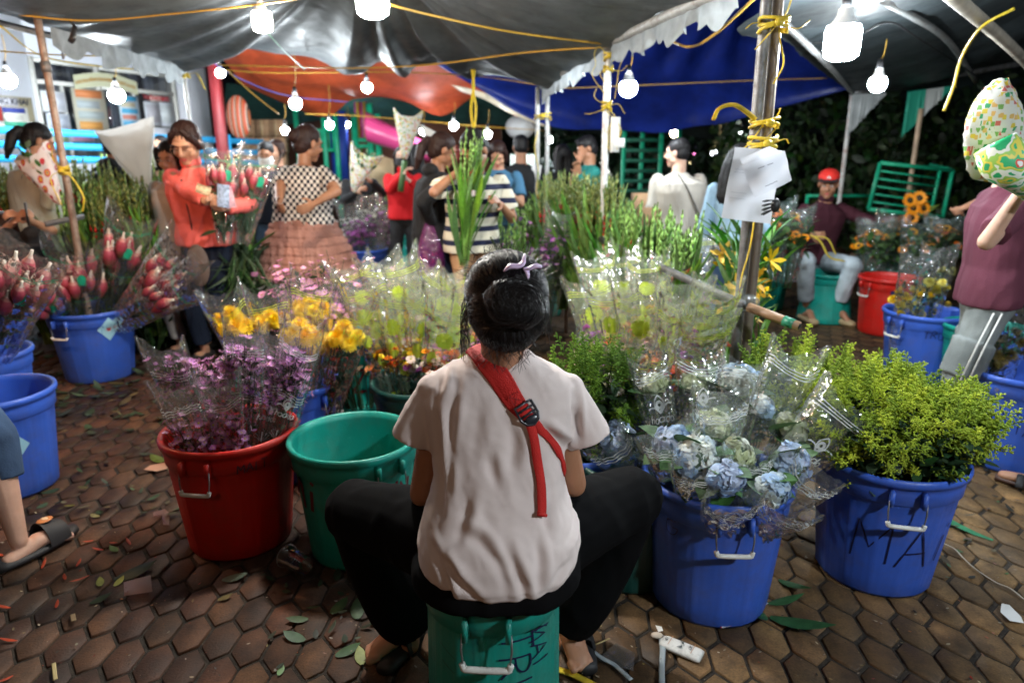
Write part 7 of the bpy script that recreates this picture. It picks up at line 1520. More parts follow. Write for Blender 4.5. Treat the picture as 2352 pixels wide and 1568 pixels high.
# 15-18
I = person('person in a charcoal hoodie carrying a big white paper cone', Xat(262, 5.9), 5.9, -15, H=1.62, lean=8, head=(10, 15, 0), hands=(None, W(330, 430, 5.7)), elb=((-.6, -.6, -.4), (1, -.4, -.8)), skin=SK2, hair='bun', top=('long', BLK2, .0, 1.35, 'hood'), bottom=('pants', NAVY, .9), shoes=SHOE, vox=.009, face=False)
paper_cone('large white paper cone over the charcoal hoodie shoulder', W(340, 440, 5.5), W(285, 290, 5.5), .23, mat('white_paper', (.62, .62, .60), .7, trans=.45, bump=.2, bs=30), flat=.5, cut=.03)
person('dark haired person mostly hidden behind the large white cone', Xat(318, 7.0), 7.0, 0, H=1.66, hair='short', top=('tee', BLK2, 0, 1.1), bottom=('pants', NAVY, .9), shoes=SHOE, vox=.012, face=False)
I = person('woman in purple wearing a white helmet', Xat(366, 6.8), 6.8, 5, H=1.44, hair='pony', top=('long', PURC, 0, 1.25), bottom=('pants', NAVY, .9), shoes=SHOE, vox=.010, face=False)
mb = MB(); mb.ell(tuple(I['hp']((0, -.01, .05))), (.115, .125, .105), n=24, m=14); o = mb.build('helmet', WHITEP); o.parent = I['T']
person('man in a white face mask standing by the blue railing', Xat(386, 8.0), 8.0, 180, H=1.62, male=True, hair='short', mask='white', top=('tee', GREYC, 0, 1.1), bottom=('pants', NAVY, .9), shoes=SHOE, vox=.011)
person('pale grey dressed person with glasses behind the coral jacket woman', Xat(405, 4.95), 4.95, 165, H=1.52, hair='bob', head=(15, 15, 0), top=('long', GREYC, -.3, 1.2), bottom=('pants', GREYC, .9), shoes=SHOE, vox=.009, glasses=True)
person('woman in a white face mask left of the checked dress woman', Xat(622, 6.6), 6.6, 185, H=1.54, hair='pony', mask='white', head=(0, 15, 0), top=('long', NAVY, 0, 1.1), bottom=('pants', JEAN, .9), shoes=SHOE, vox=.009, closed=True)
person('dark haired person half hidden behind the checked dress woman', Xat(646, 7.4), 7.4, 160, H=1.57, hair='bob', hairmat=HBR, top=('long', MARO2, 0, 1.1), bottom=('pants', NAVY, .9), shoes=SHOE, vox=.012)
I = person('grey haired person in black with a black mask lifting a wrapped bouquet', Xat(828, 7.6), 7.6, 190, H=1.42, hair='short', hairmat=HG, mask='black', hands=(W(850, 415, 7.3), W(820, 440, 7.3)), elb=((-.9, -.2, -1), (.9, -.3, -1)), top=('long', BLK2, -.1, 1.2), bottom=('pants', MARO2, .9), shoes=SHOE, vox=.010)
paper_cone('white and blue printed paper cone lifted by the grey haired person', W(812, 440, 7.2), W(840, 350, 7.2), .17, mat('leaflet_paper', (.72, .72, .74), .6, stripe=newsprint), 'wrapped bouquet', 'wrapped_bouquet', flat=.6, stems=14)
I = person('person in a red jacket and black mask holding a bouquet high', Xat(928, 7.3), 7.3, 178, H=1.5, hair='long', mask='black', hands=(W(940, 415, 7.05), W(925, 400, 7.0)), elb=((-.9, -.2, -1), (.9, -.3, -1)), skin=SK3, top=('long', REDC, 0, 1.25, 'collar'), bottom=('pants', BLK2, .9), shoes=SHOE, vox=.009)
paper_cone('tall white bouquet cone held up by the red jacket person', W(930, 365, 7.0), W(937, 262, 7.0), .14, mat('leaflet_paper', (.72, .72, .74), .6, stripe=newsprint), 'wrapped bouquet', 'wrapped_bouquet', flat=.6)
mb = MB(); mb.tube([W(930, 370, 7.0), W(920, 440, 6.95)], .03, 8); tag(mb.build('stem_bundle', mat('stems_green', (.05, .11, .03), .6)), 'green stem bundle below the tall white bouquet', 'stems')
person('black clad shopper far behind the red jacket person', Xat(960, 9.2), 9.2, 10, H=1.55, hair='long', top=('long', BLK2, 0, 1.1), bottom=('pants', NAVY, .9), shoes=SHOE, vox=.014, face=False)
# 25 leg at the left edge
Y = 2.35
I = person('person at the left edge in black shirt and rolled jeans with a black slipper', -2.07, 2.2, -20, H=1.62, b=1.05, lean=14, head=(0, 20, 0), hands=(None, Vector((-2.15, 2.5, .95))), feet=(Vector((-2.2, 1.9, .07)), Vector((-1.80, 2.205, .085))), skin=SK3, hair='short', top=('tee', BLK2, -.25, 1.25), bottom=('pants', JEAN, .42), vox=.006, face=False)
p = G(88, 1268, .0); q = (G(175, 1222)-G(15, 1308)).normalized(); sdv = q.cross(Vector((0, 0, 1))); t = thing('slipper', 'black foam slipper with an orange face charm at the left edge', 'slipper', tuple(p)); mb = MB(); L_ = []
for i in range(12):
    tq = i/11; w = .05*math.sin(math.pi*(tq*.86+.07))**.55+.004; L_.append(([p.x+q.x*(tq-.5)*.30, p.y+q.y*(tq-.5)*.30, .02], tuple(sdv), (0, 0, 1), w, .018))
rings(mb, L_, 20); SLR = mat('slipper_rubber', (.02, .02, .022), .6); mb.build('sole', SLR, t)
mb = MB(); P = []
for i in range(9):
    c = p+q*(.035+.085*i/8-.02); row = []
    for j in range(13): a = math.pi*j/12; row.append(tuple(c+sdv*math.cos(a)*.060*(1-.012*i)+Vector((0, 0, .025+math.sin(a)*(.088-.003*i)))))
    P.append(row)
mb.grid(np.array(P)); mb.build('strap', SLR, t); mb = MB(); c = p+q*.045; mb.ell((c.x, c.y, .112), (.03, .022, .006), M=Matrix((q, sdv, Vector((0, 0, 1)))).transposed().to_4x4()); o = mb.build('charm', mat('charm_orange', (.55, .2, .06), .5), t)
mb = MB(); mb.ell((c.x, c.y, .1175), (.014, .011, .0035)); mb.build('charm_face', mat('charm_cream', (.7, .5, .3), .5), o)
# foot at the right edge
p = G(2330, 1120, 0); t = thing('slipper', 'dark sandal cut by the right picture edge', 'sandal', tuple(p)); mb = MB(); L_ = []; q = Vector((-.75, .62, 0)).normalized(); sdv = q.cross(Vector((0, 0, 1)))
for i in range(11):
    tq = i/10; w = .042*math.sin(math.pi*(tq*.86+.07))**.6+.004; L_.append(([p.x+.06+q.x*(tq-.5)*.25, p.y+q.y*(tq-.5)*.25, .016], tuple(sdv), (0, 0, 1), w, .014))
rings(mb, L_, 16); mb.build('sole', mat('sandal_brown', (.07, .03, .02), .5), t); mb = MB(); mb.tube(catmull([p+Vector((.02, .0, .02))-sdv*.05, p+Vector((.02, 0, .06)), p+Vector((.02, 0, .02))+sdv*.05], 8), .016, 8, flat=.4); mb.build('strap', SLR, t)
mb = MB(); cap(mb, p+Vector((.1, -.06, .05)), p+q*.09+Vector((.06, 0, .035)), .033, .03, flat=.7); cap(mb, p+Vector((.12, -.08, .05)), p+Vector((.16, -.1, .4)), .034, .045); me = remesh(mb, .006, 2); o = link('person', me, SK1); smooth_shade(me); tag(o, 'bare foot and lower leg of a person cut by the right edge', 'person')
# ================================================================ BACKGROUND
WA = R(-40, 349, 7.9); WB = R(492, 349, 11.2); WA.z = WB.z = 0; WD = (WB-WA); WLn = WD.length; WD.normalize(); WN = Vector((WD.y, -WD.x, 0))
def wl(u, v, off=0.0):
    a, dy, dz = ray(u, v); d = Vector((a, dy, dz)); o = Vector((0, 0, CAM_H)); P0 = WA+WN*off; t = (P0-o).dot(WN)/d.dot(WN); p = o+d*t; return (p-P0).dot(WD), p.z
def WP(s, z, off=0.0): return tuple(WA+WD*s+WN*off+Vector((0, 0, z)))
def wquad(mb, s0, s1, z0, z1, off, th=.02, mi=0, col=None):
    q = [WP(s0, z0, off-th), WP(s1, z0, off-th), WP(s1, z1, off-th), WP(s0, z1, off-th), WP(s0, z0, off), WP(s1, z0, off), WP(s1, z1, off), WP(s0, z1, off)]
    mb.add(q, [(0, 3, 2, 1), (4, 5, 6, 7), (0, 1, 5, 4), (1, 2, 6, 5), (2, 3, 7, 6), (3, 0, 4, 7)], mi, col)
s0, zt0 = wl(63, 138); s1, zt1 = wl(396, 165); zt = (zt0+zt1)/2; _, zb = wl(250, 372); _, ztr = wl(250, 203)
bt = thing('building', 'white building with a wide curtained window and red column at left', 'building', tuple(WA))
WALLM = mat('white_wall', (.70, .73, .80), .8, var=.08, vs=2)
mb = MB(); wquad(mb, -6, s0, 0, 4.6, 0, .2); wquad(mb, s1, WLn, 0, 4.6, 0, .2); wquad(mb, s0, s1, zt, 4.6, 0, .2); wquad(mb, s0, s1, 0, zb, 0, .2); mb.build('wall', WALLM, bt, smooth=False)
def curt(N, L, co, b):
    n = N.new('ShaderNodeTexWave'); n.bands_direction = 'X'; n.inputs['Scale'].default_value = 3.2; n.inputs['Distortion'].default_value = 3; n.inputs['Detail'].default_value = 2; L.new(co, n.inputs[0]); cr = N.new('ShaderNodeValToRGB'); cr.color_ramp.elements[0].color = (.02, .025, .04, 1); cr.color_ramp.elements[1].color = (.22, .25, .32, 1); L.new(n.outputs[0], cr.inputs[0]); return cr.outputs[0]
fr_ = MB(); smid = wl(232, 250)[0]
for a, b in ((s0, s0+.05), (smid-.035, smid+.035), (s1-.05, s1)): wquad(fr_, a, b, zb, zt, .03, .06)
for z in (zb+.02, ztr, zt-.03): wquad(fr_, s0+.05, smid-.035, z-.025, z+.025, .028, .056); wquad(fr_, smid+.035, s1-.05, z-.025, z+.025, .028, .056)
for u in (150, 312): q = wl(u, 260)[0]; wquad(fr_, q-.018, q+.018, zb, ztr, .024, .05)
wf = fr_.build('window_frame', WHITEP, bt, smooth=False)
mb = MB(); g = []
for i in range(120):
    s_ = s0+.05+(s1-s0-.1)*i/119; o_ = -.10+.022*math.sin(i*1.25)+.01*math.sin(i*.4); g.append([WP(s_, zb+.03, o_), WP(s_, zt-.04, o_)])
mb.grid(np.array(g)); mb.build('curtain', mat('curtain', (.1, .11, .15), .9, stripe=curt), wf)
mb = MB(); wquad(mb, s0+.05, s1-.05, zb, zt-.03, -.02, .006); mb.build('pane', clear_film('window_glass', .0, gl=1.1, bst=.0, rough=.03), wf, smooth=False)
def poster(name, u0, v0, u1, v1, cols, label=None, off=.045, par=None):
    a, z0 = wl(u0, v1, off); b, z1 = wl(u1, v0, off); mb = MB(); wquad(mb, a, b, z0, z1, off, .006, col=cols[0]); n = len(cols)-1
    for k in range(n):
        zz1 = z1-(z1-z0)*(k+.12)/max(1, n); zz0 = z1-(z1-z0)*(k+.85)/max(1, n); wquad(mb, a+(b-a)*.1, b-(b-a)*(.1+.1*(k % 2)), zz0, zz1, off+.004, .003, col=cols[k+1])
    o = mb.build(name, PAINT, par, smooth=False)
    if label: tag(o, label, 'poster', 'posters on the window and wall')
    return o
pl = [(178, 208, 248-10, 300, [(.5, .48, .38), (.62, .22, .08), (.42, .48, .5), (.4, .46, .46), (.6, .3, .08)], 'poster with orange border on the window'), (165, 300, 215, 325, [(.5, .4, .5), (.45, .15, .3)], 'small magenta and white notice below the orange poster'), (280, 222, 316, 290, [(.5, .62, .7), (.05, .35, .6), (.6, .55, .4), (.08, .4, .65), (.6, .25, .2), (.1, .4, .65)], 'blue health poster on the window'), (337, 236, 366, 288, [(.62, .66, .72), (.5, .5, .55)], 'white notice sheet left of its twin on the window'), (370, 238, 398, 290, [(.62, .66, .72), (.55, .6, .62)], 'white notice sheet nearest the right window edge'), (352, 295, 396, 322, [(.7, .74, .8), (.6, .62, .68)], 'white paper at the lower right of the window'), (100, 212, 148, 256, [(.78, .82, .86), (.7, .74, .82)], 'bright white sheets behind the brown pole on the window'), (112, 262, 158, 300, [(.6, .66, .74), (.5, .56, .66)], 'pale sheets lower left on the window'), (120, 302, 158, 330, [(.6, .66, .7), (.3, .5, .3)], 'small poster at the lower left of the window')]
for u0, v0, u1, v1, c, lb in pl: poster('poster', u0, v0, u1, v1, c, lb)
poster('notice_board', -60, 225, 72, 330, [(.40, .36, .24)], 'tan notice board on the white wall at the left edge')
poster('poster', 12, 248, 62, 325, [(.68, .68, .62), (.04, .06, .3), (.6, .6, .55), (.05, .35, .22), (.6, .62, .6), (.05, .35, .25)], 'green and blue leaflet pinned on the notice board', .055)
poster('poster', -50, 240, 8, 330, [(.66, .66, .66), (.5, .05, .04), (.6, .6, .6)], 'red and white leaflet at the left edge of the notice board', .055)
QM = Matrix((WD, Vector((0, 0, 1)), WN)).transposed()
def wtext(par, text, u, v, size, m, off):
    s_, z_ = wl(u, v, off); M = Matrix.Translation(Vector(WP(s_, z_, off))) @ QM.to_4x4(); return text_mesh('lettering', text, size, m, par, M, bold=.002)
INKR = mat('letter_red', (.5, .04, .05), .6); INKO = mat('letter_ochre', (.42, .22, .04), .6); INKK = mat('letter_black', (.02, .02, .03), .6)
# arched banner
a, _ = wl(170, 190, .05); b, _ = wl(316, 205, .05); mb = MB(); g = []; zc_ = wl(243, 186, .05)[1]
for i in range(25):
    q = i/24; s_ = a+(b-a)*q; z_ = zc_+.07*math.sin(math.pi*q)-.06; g.append([WP(s_, z_-.085, .05), WP(s_, z_+.085, .05)])
mb.grid(np.array(g)); bn = mb.build('banner', mat('banner_cream', (.55, .56, .38), .6)); tag(bn, 'curved cream banner with ochre Vietnamese lettering across the window', 'banner')
w_ = (b-a)
ban = 'GÓC TRUYỀN THÔNG GIÁO DỤC SỨC KHỎE'
for i, wd in enumerate(ban.split(' ')):
    off_ = sum(len(x)+1 for x in ban.split(' ')[:i])+len(wd)/2; q = off_/(len(ban)+1); s_ = a+w_*(.03+.94*q); z_ = zc_+.07*math.sin(math.pi*q)-.06; sl_ = math.cos(math.pi*q)*.07*math.pi/w_
    M = Matrix.Translation(Vector(WP(s_, z_, .058))) @ QM.to_4x4() @ Matrix.Rotation(math.atan(sl_), 4, 'Z'); text_mesh('lettering', wd, .092*w_/2.1*1.15, INKO, bn, M, bold=.002)
o = poster('sign', 345, 221, 372, 232, [(.7, .55, .5)], None, .05); tag(o, 'small sign reading THÔNG BÁO above the twin notices', 'sign'); wtext(o, 'THÔNG BÁO', 359, 226.5, .075, INKR, .058)
o = poster('sign', -30, 226, 40, 240, [(.62, .62, .68)], None, .056); tag(o, 'pale heading strip with small lettering on the notice board', 'sign'); wtext(o, 'CÔNG KHAI', 15, 233, .09, INKK, .062)
# red column
c_ = R(502, 250, 9.0); mb = MB(); mb.box((c_.x, 9.0, 1.6), (.115, .115, 3.2)); mb.box((c_.x, 8.99, .1), (.3, .3, .2)); tag(mb.build('column', mat('red_paint', (.2, .018, .022), .5, var=.15), smooth=False), 'dark red square column right of the white building', 'column')
# blue railing: one fence
RB = mat('blue_paint', (.02, .33, .66), .5, var=.1); t = thing('railing', 'bright blue three bar railing in front of the white building', 'railing', tuple(R(0, 349, 7.2)))
for k, (va, vb) in enumerate(((298, 321), (331, 345), (364, 368))):
    A_ = R(-20, va, 7.2); B_ = R(605, vb+6, 10.3); d = B_-A_; mb = MB(); mb.box((A_+B_)/2, (d.length, .03, .075), M=d.to_track_quat('X', 'Z').to_matrix().to_4x4()); mb.build('rail', RB, t, smooth=False)
for u_, Y_ in ((40, 7.4), (330, 8.6), (520, 9.7)):
    p = R(u_, 300, Y_); mb = MB(); mb.box((p.x, p.y+.03, .85), (.06, .03, 1.65)); mb.build('post', RB, t, smooth=False)
# brick building and boxes beyond the red column
mb = MB(); 
for (x0, x1, z0, z1) in ((R(530, 300, 13).x, R(1150, 300, 13).x, 0, 5.0),): mb.box(((x0+x1)/2, 13.6, (z0+z1)/2), (x1-x0, .3, z1-z0))
tag(mb.build('brick_building', mat('brown_brick', (.13, .05, .03), .85, var=.4, vs=1.5), smooth=False), 'dim brown brick building beyond the orange tarpaulin', 'building')
mb = MB(); p = R(560, 170, 12.2); mb.box((p.x, 13.3, 3.0), (.9, .15, 1.3)); tag(mb.build('dark_window', mat('dark_pane', (.03, .035, .05), .2), smooth=False), 'dark window of the brick building', 'window')
CB = mat('cardboard', (.32, .2, .11), .85, var=.2); n_ = 0
for r_ in range(3):
    for c in range(3):
        p = R(575+c*32, 335-r_*26, 10.9); n_ += 1; t = thing('cardboard_box', '%s cardboard box in the %s of the stack beyond the red column' % (ORD[c], ['bottom row', 'middle row', 'top row'][r_]), 'box', tuple(p), group='cardboard boxes stacked beyond the red column'); mb = MB(); zc = 1.3+r_*.25; mb.box((p.x, 10.9, zc), (.21, .25, .235), rz=.03*(c-1)+.02*r_); mb.build('carton', CB, t, smooth=False); mb = MB(); mb.box((p.x, 10.77-.007, zc), (.04, .004, .235), rz=0); mb.build('tape', mat('tape_tan', (.4, .28, .15), .3), t, smooth=False)
mb = MB(); p = R(615, 340, 10.9); mb.box((p.x, 10.9, .58), (1.5, .6, 1.15)); tag(mb.build('box_table', mat('table_dark', (.05, .04, .04), .8), smooth=False), 'dark table under the stacked cardboard boxes', 'table')
p = R(548, 270, 10.2); mb = MB(); mb.ell(tuple(p), (.17, .12, .3), n=18, m=12); tag(mb.build('striped_bag', mat('bag_stripes', (.5, .1, .05), .6, stripe=lambda N, L, co, b: stripes(N, L, co, [(0, (.55, .08, .04)), (.35, (.55, .4, .3)), (.6, (.02, .02, .03)), (.75, (.5, .15, .05))], 'X', 14))), 'red and white striped bag hanging by the red column', 'bag')
# playground
GRM = mat('green_paint', (.01, .36, .19), .45, var=.2); YPG = 11.5
t = thing('playground_fence', 'green vertical bar playground fence', 'fence', tuple(R(750, 350, YPG)))
for u in (682, 745, 772): p = R(u, 300, YPG); mb = MB(); mb.box((p.x, YPG, 1.35), (.07, .07, 2.3)); mb.build('post', GRM, t, smooth=False)
for v in (300, 345): a_ = R(682, v, YPG); b_ = R(772, v, YPG); mb = MB(); mb.box(((a_.x+b_.x)/2, YPG+.01, a_.z), (b_.x-a_.x, .04, .05)); mb.build('rail', GRM, t, smooth=False)
mb = MB()
for u in range(692, 770, 9): p = R(u, 300, YPG); mb.tube([(p.x, YPG, R(u, 345, YPG).z), (p.x, YPG, R(u, 300, YPG).z)], .014, 6)
mb.build('bars', GRM, t)
t = thing('playground_tower', 'green playground tower with coloured slats', 'playground', tuple(R(830, 350, YPG)))
for u in (812, 848, 866): p = R(u, 250, YPG); mb = MB(); mb.box((p.x, YPG, R(u, 262 if u != 848 else 238, YPG).z/2), (.09, .09, R(u, 262 if u != 848 else 238, YPG).z)); mb.build('post', GRM, t, smooth=False)
for k, u in enumerate(range(818, 846, 5)): p = R(u, 290, YPG+.1); mb = MB(); mb.box((p.x, YPG+.1, 1.95), (.03, .02, .55), col=[(.5, .1, .3), (.6, .45, .05), (.4, .03, .05)][k % 3]); mb.build('slat', PAINT, t, smooth=False)
for v in (322, 336): p = R(830, v, YPG); mb = MB(); mb.box((p.x, YPG+.02, p.z), (.3, .05, .06)); mb.build('step', GRM, t, smooth=False)
PKM = mat('pink_plastic', (.55, .06, .2), .3); mb = MB(); P = catmull([R(845, 292, 11), R(880, 308, 11), R(930, 328, 10.9), R(985, 350, 10.8)], 20)
L_ = []
for i, c in enumerate(P): L_.append((tuple(c), (0, 1, 0), (0, 0, 1), .28, .22-.08*i/19))
rings(mb, L_, 18); tag(mb.build('slide', PKM), 'pink plastic playground slide sloping down to the right', 'slide')
mb = MB(); mb.tube(catmull([R(985, 352, 11.4), R(1010, 345, 11.6), R(1040, 360, 11.8)], 8), .2, 14); tag(mb.build('slide', mat('red_plastic_slide', (.32, .05, .05), .4)), 'dull red curved slide end behind the hoodie shopper', 'slide')
mb = MB(); p = R(778, 310, 11.8); mb.box((p.x, 11.8, 1.5), (.25, .2, 1.2)); tag(mb.build('play_wall', mat('blue_panel', (.03, .08, .5), .5), smooth=False), 'blue play panel behind the checked dress woman', 'panel')
# crumpled brown paper on a crate
sheet('brown_paper', [[R(835, 362, 8.9), R(870, 358, 8.9), R(905, 366, 8.9)], [R(838, 392, 8.8), R(872, 388, 8.7), R(905, 398, 8.8)], [R(842, 425, 8.9), R(878, 432, 8.8), R(912, 436, 8.9)]], mat('kraft', (.34, .25, .14), .8, var=.2), nu=24, nv=14, amp=.04, f=6, label='crumpled brown kraft paper over boxes behind the red jacket person', cat='paper')
mb = MB(); p = R(875, 430, 9.2); mb.box((p.x, 9.2, .45), (.5, .5, .9)); tag(mb.build('dark_crate', mat('crate_dark', (.06, .04, .04), .8), smooth=False), 'dark crate below the brown kraft paper', 'crate')
# scooter
t = thing('scooter', 'dark parked scooter between the checked dress woman and the black masked person', 'scooter', (R(765, 400, 9.0).x, 9, 0)); sx_ = R(765, 400, 9.0).x
for dx in (-.5, .5): mb = MB(); mb.tube([(sx_+dx+.25*math.cos(a), 9, .27+.25*math.sin(a)) for a in np.linspace(0, 2*math.pi, 20)], .05, 8); w0 = mb.build('wheel', BLACKP, t); mb = MB(); mb.tube([(sx_+dx, 8.96, .27), (sx_+dx, 9.04, .27)], .15, 14); mb.build('rim', METAL, w0)
mb = MB(); mb.tube(catmull([(sx_+.5, 9, .35), (sx_+.42, 9, .75), (sx_+.3, 9, .5), (sx_, 9, .38), (sx_-.3, 9, .6), (sx_-.7, 9, .72)], 24), [.07]*6+[.1]*6+[.13]*12, 10); mb.build('body', mat('scooter_paint', (.02, .03, .035), .2), t)
mb = MB(); mb.ell((sx_-.25, 9, .82), (.36, .13, .06)); mb.build('seat', BLACKP, t); mb = MB(); mb.tube([(sx_+.38, 8.7, 1.05), (sx_+.4, 9, 1.0), (sx_+.38, 9.3, 1.05)], .02, 6); mb.build('handlebar', METAL, t); mb = MB(); mb.ell((sx_+.48, 9, .9), (.07, .09, .09)); mb.build('headlight', WHITEP, t)
# green gates leaning right of the white pole
t = thing('metal_gate', 'tall dark green gate leaf behind the gladiolus display', 'gate', tuple(R(1480, 470, 9.2)))
a_, b_ = R(1432, 300, 9.2), R(1518, 300, 9.2)
for q in (R(1434, 310, 9.2), R(1476, 310, 9.3), R(1520, 310, 9.4), R(1560, 312, 9.6)): mb = MB(); mb.box((q.x, q.y, .95), (.05, .05, 1.75)); mb.build('post', GRM, t, smooth=False)
mb = MB()
for k in range(12): z = .3+k*.13; mb.box(((a_.x+b_.x)/2, 9.28, z), (b_.x-a_.x, .02, .05))
mb.build('bars', mat('green_dim', (.01, .12, .07), .6), t, smooth=False)
# green frame right
t = thing('upturned_stand', 'bright green upturned metal frame with bars behind the seller', 'frame', tuple(R(2080, 440, 7.2)))
def tb(a, b, r, nm='bar', m=GRM): mb = MB(); mb.tube([a, b], r, 6); return mb.build(nm, m, t)
c4 = [R(2022, 374, 7.2), R(2188, 392, 7.2), R(2165, 500, 7.2), R(1995, 480, 7.2)]
for i in range(4): tb(c4[i], c4[(i+1) % 4], .022, 'side')
tb(c4[1]+Vector((0, 0, 0)), c4[1]+Vector((.12, .6, .05)), .02, 'side'); tb(c4[2], c4[2]+Vector((.12, .6, .05)), .02, 'side')
for k in range(1, 6): q = k/6; tb(c4[0].lerp(c4[3], q), c4[1].lerp(c4[2], q)-Vector((.14, 0, 0)), .012)
tb(c4[1].lerp(c4[0], .17), c4[2].lerp(c4[3], .17), .018, 'side')
mb = MB(); a_ = R(1855, 447, 7.6); b_ = R(1995, 452, 7.6); mb.box((a_+b_)/2, ((b_-a_).length, .05, .03)); mb.box(tuple(a_-Vector((0, 0, .45))), (.03, .03, .9)); tag(mb.build('green_bench_rail', GRM, smooth=False), 'green bench rail left of the seller', 'rail')
# boxes at centre right
for i, (u, v, Y, sz, lb) in enumerate([(1486, 478, 4.9, (.17, .14, .16), 'open cardboard box between the gladiolus groups'), (1500, 445, 6.4, (.35, .3, .25), 'cardboard box behind the green gladiolus group')]):
    p = R(u, v, Y); t = thing('cardboard_box', lb, 'box', tuple(p)); mb = MB(); w, d, h = sz
    for dx, dy, a, b in ((-w/2, 0, .006, d), (w/2, 0, .006, d), (0, -d/2, w-.012, .006), (0, d/2, w-.012, .006)): mb.box((p.x+dx, p.y+dy, p.z-h/2), (a, b, h))
    mb.box((p.x, p.y, p.z-h+.004), (w-.02, d-.02, .006)); mb.build('carton', CB, t, smooth=False)
# far back: low wall, hedge with vines, lit shops
mb = MB(); mb.box((0, 24, 1.6), (60, .4, 3.2)); tag(mb.build('far_wall', mat('far_wall', (.02, .03, .03), .9, var=.6, vs=.8), smooth=False), 'dark wall closing the market at the far end', 'wall')
def hedge(label, x0, x1, y, z0, z1, n, c=(.02, .045, .012), sz=.13):
    mb = MB(); M = []
    for _ in range(n):
        x = RNG.uniform(x0, x1); z = RNG.uniform(z0, z1); M.append(frame((x, y+RNG.uniform(-.25, .35)+.25*math.sin(x*2.1+z), z+.15*math.sin(x*3)), Vector(RNG.normal(size=3))+Vector((0, -.3, -.8)), sz*RNG.uniform(.6, 1.4), RNG.uniform(0, 6)))
    mb.inst(T_LEAF, M, colv(c, n, .04, .3, .6)); return tag(mb.build('hedge', PLANT), label, 'hedge')
hedge('dark climbing hedge behind the seller and green frame', R(1690, 350, 9).x, R(2500, 350, 9).x, 9.6, .0, 2.5, 5200)
hedge('dark shrubs beyond the beige shirt man', R(1250, 350, 12).x, R(1740, 350, 12).x, 14, .0, 1.9, 2200, (.015, .04, .02), .2)
for i, (u, v, Y, c, r, st, lb) in enumerate([(1595, 352, 16, (1, .25, .6), .07, 9, 'blurred pink lamp far away'), (1612, 340, 16, (.4, .5, 1), .04, 8, 'tiny blue lamp beside the pink one'), (1640, 352, 16, (.9, .95, 1), .07, 10, 'blurred white lamp in the row of coloured lamps'), (1706, 366, 16, (.1, 1, .5), .08, 5, 'blurred green lamp left of the beige man head'), (1588, 375, 16, (1, .8, .4), .045, 8, 'small yellow lamp under the pink one'), (1714, 345, 16, (1, .5, .1), .05, 8, 'orange lamp above the green one'), (1790, 360, 15, (1, .3, .35), .06, 3, 'dim red lamp near the paper sheets'), (1702, 303, 10, (.9, 1, 1), .05, 14, 'small white lamp just left of the double pole'), (1090, 258, 15, (1, .12, .05), .09, 1.5, 'dim red sign light over the far stalls'), (1140, 262, 16, (.1, .8, .3), .06, 1.2, 'dim green sign light over the far stalls')]):
    p = R(u, v, Y); t = thing('far_lamp', lb, 'lamp', tuple(p), group='far away coloured lamps'); mb = MB(); mb.ell(tuple(p), (r, r, r), n=12, m=8); mb.build('globe', glow(c, st), t); mb = MB(); mb.tube([p+Vector((0, 0, r*.9)), p+Vector((0, 0, r+.12))], .02, 6); mb.build('cap', BLACKP, t)
for i, (u, v, w, h, c, st, lb) in enumerate([(1110, 365, .9, .45, (.75, .95, 1), 1.6, 'lit shop window far behind the striped shirt man'), (1225, 372, 1.1, .35, (.85, 1, .95), 1.3, 'lit shop window right of the black shirt man'), (1300, 385, 1.4, .35, (.8, .95, 1), .9, 'pale lit stall left of the teal shirt man'), (1378, 372, .55, .6, (.95, 1, .9), 1.6, 'bright lit stall behind the teal shirt man')]):
    p = R(u, v, 17); t = thing('lit_shop', lb, 'shop front', tuple(p), group='lit shop fronts far behind'); mb = MB(); mb.box(tuple(p), (w, .06, h)); mb.build('lit_window', glow(c, st), t, smooth=False)
    mb = MB()
    for k in range(int(w/.13)): mb.box((p.x-w/2+.06+k*.13, 16.93, p.z), (.02, .03, h+.1))
    mb.build('bars', GRM, t, smooth=False)
mb = MB(); p = R(1195, 292, 11.5); mb.ell(tuple(p), (.24, .24, .19), n=16, m=10); tag(mb.build('hanging_fan_guard', mat('fan_grey', (.45, .45, .45), .5)), 'pale round fan guard hanging above the black shirt man', 'fan')
# ================================================================ PAPERS AND RIBBONS ON THE POLES
def quadsheet(name, label, cat, c4, m, bend=.01, group=None, n=10):
    a, b, c, d = [Vector(q) for q in c4]; g = []
    for i in range(n+1):
        row = []
        for j in range(n+1): u_, v_ = i/n, j/n; p = a.lerp(b, u_).lerp(d.lerp(c, u_), v_); row.append((p.x, p.y-bend*math.sin(math.pi*u_)*(.4+v_)-.003*math.sin(v_*9+u_*5), p.z))
        g.append(row)
    mb = MB(); mb.grid(np.array(g)); o = mb.build(name, m); tag(o, label, cat, group); return (lambda x, y: (lambda p: Vector((p.x, p.y-bend*math.sin(math.pi*x)*(.4+y)-.0045-.003*math.sin(y*9+x*5), p.z)))(a.lerp(b, x).lerp(d.lerp(c, x), y))), o
PAPM = mat('office_paper', (.62, .63, .68), .55, trans=.35)
f1, o1 = quadsheet('paper_sheet', 'large white sheet tied to the double pole behind the tilted one', 'paper', (R(1688, 338, 2.64), R(1798, 346, 2.64), R(1769, 514, 2.64), R(1656, 500, 2.64)), PAPM, .012, 'papers tied to the double pole')
quadsheet('paper_sheet', 'middle white sheet peeking out above the tilted plastic pocket', 'paper', (R(1697, 365, 2.58), R(1768, 336, 2.58), R(1802, 352, 2.60), R(1722, 400, 2.60)), PAPM, .006, 'papers tied to the double pole')
f2, o2 = quadsheet('paper_sheet', 'tilted white sheet in a clear pocket on the front of the double pole', 'paper', (R(1702, 380, 2.54), R(1803, 346, 2.54), R(1818, 414, 2.53), R(1733, 454, 2.52)), PAPM, .014, 'papers tied to the double pole')
mb = MB()
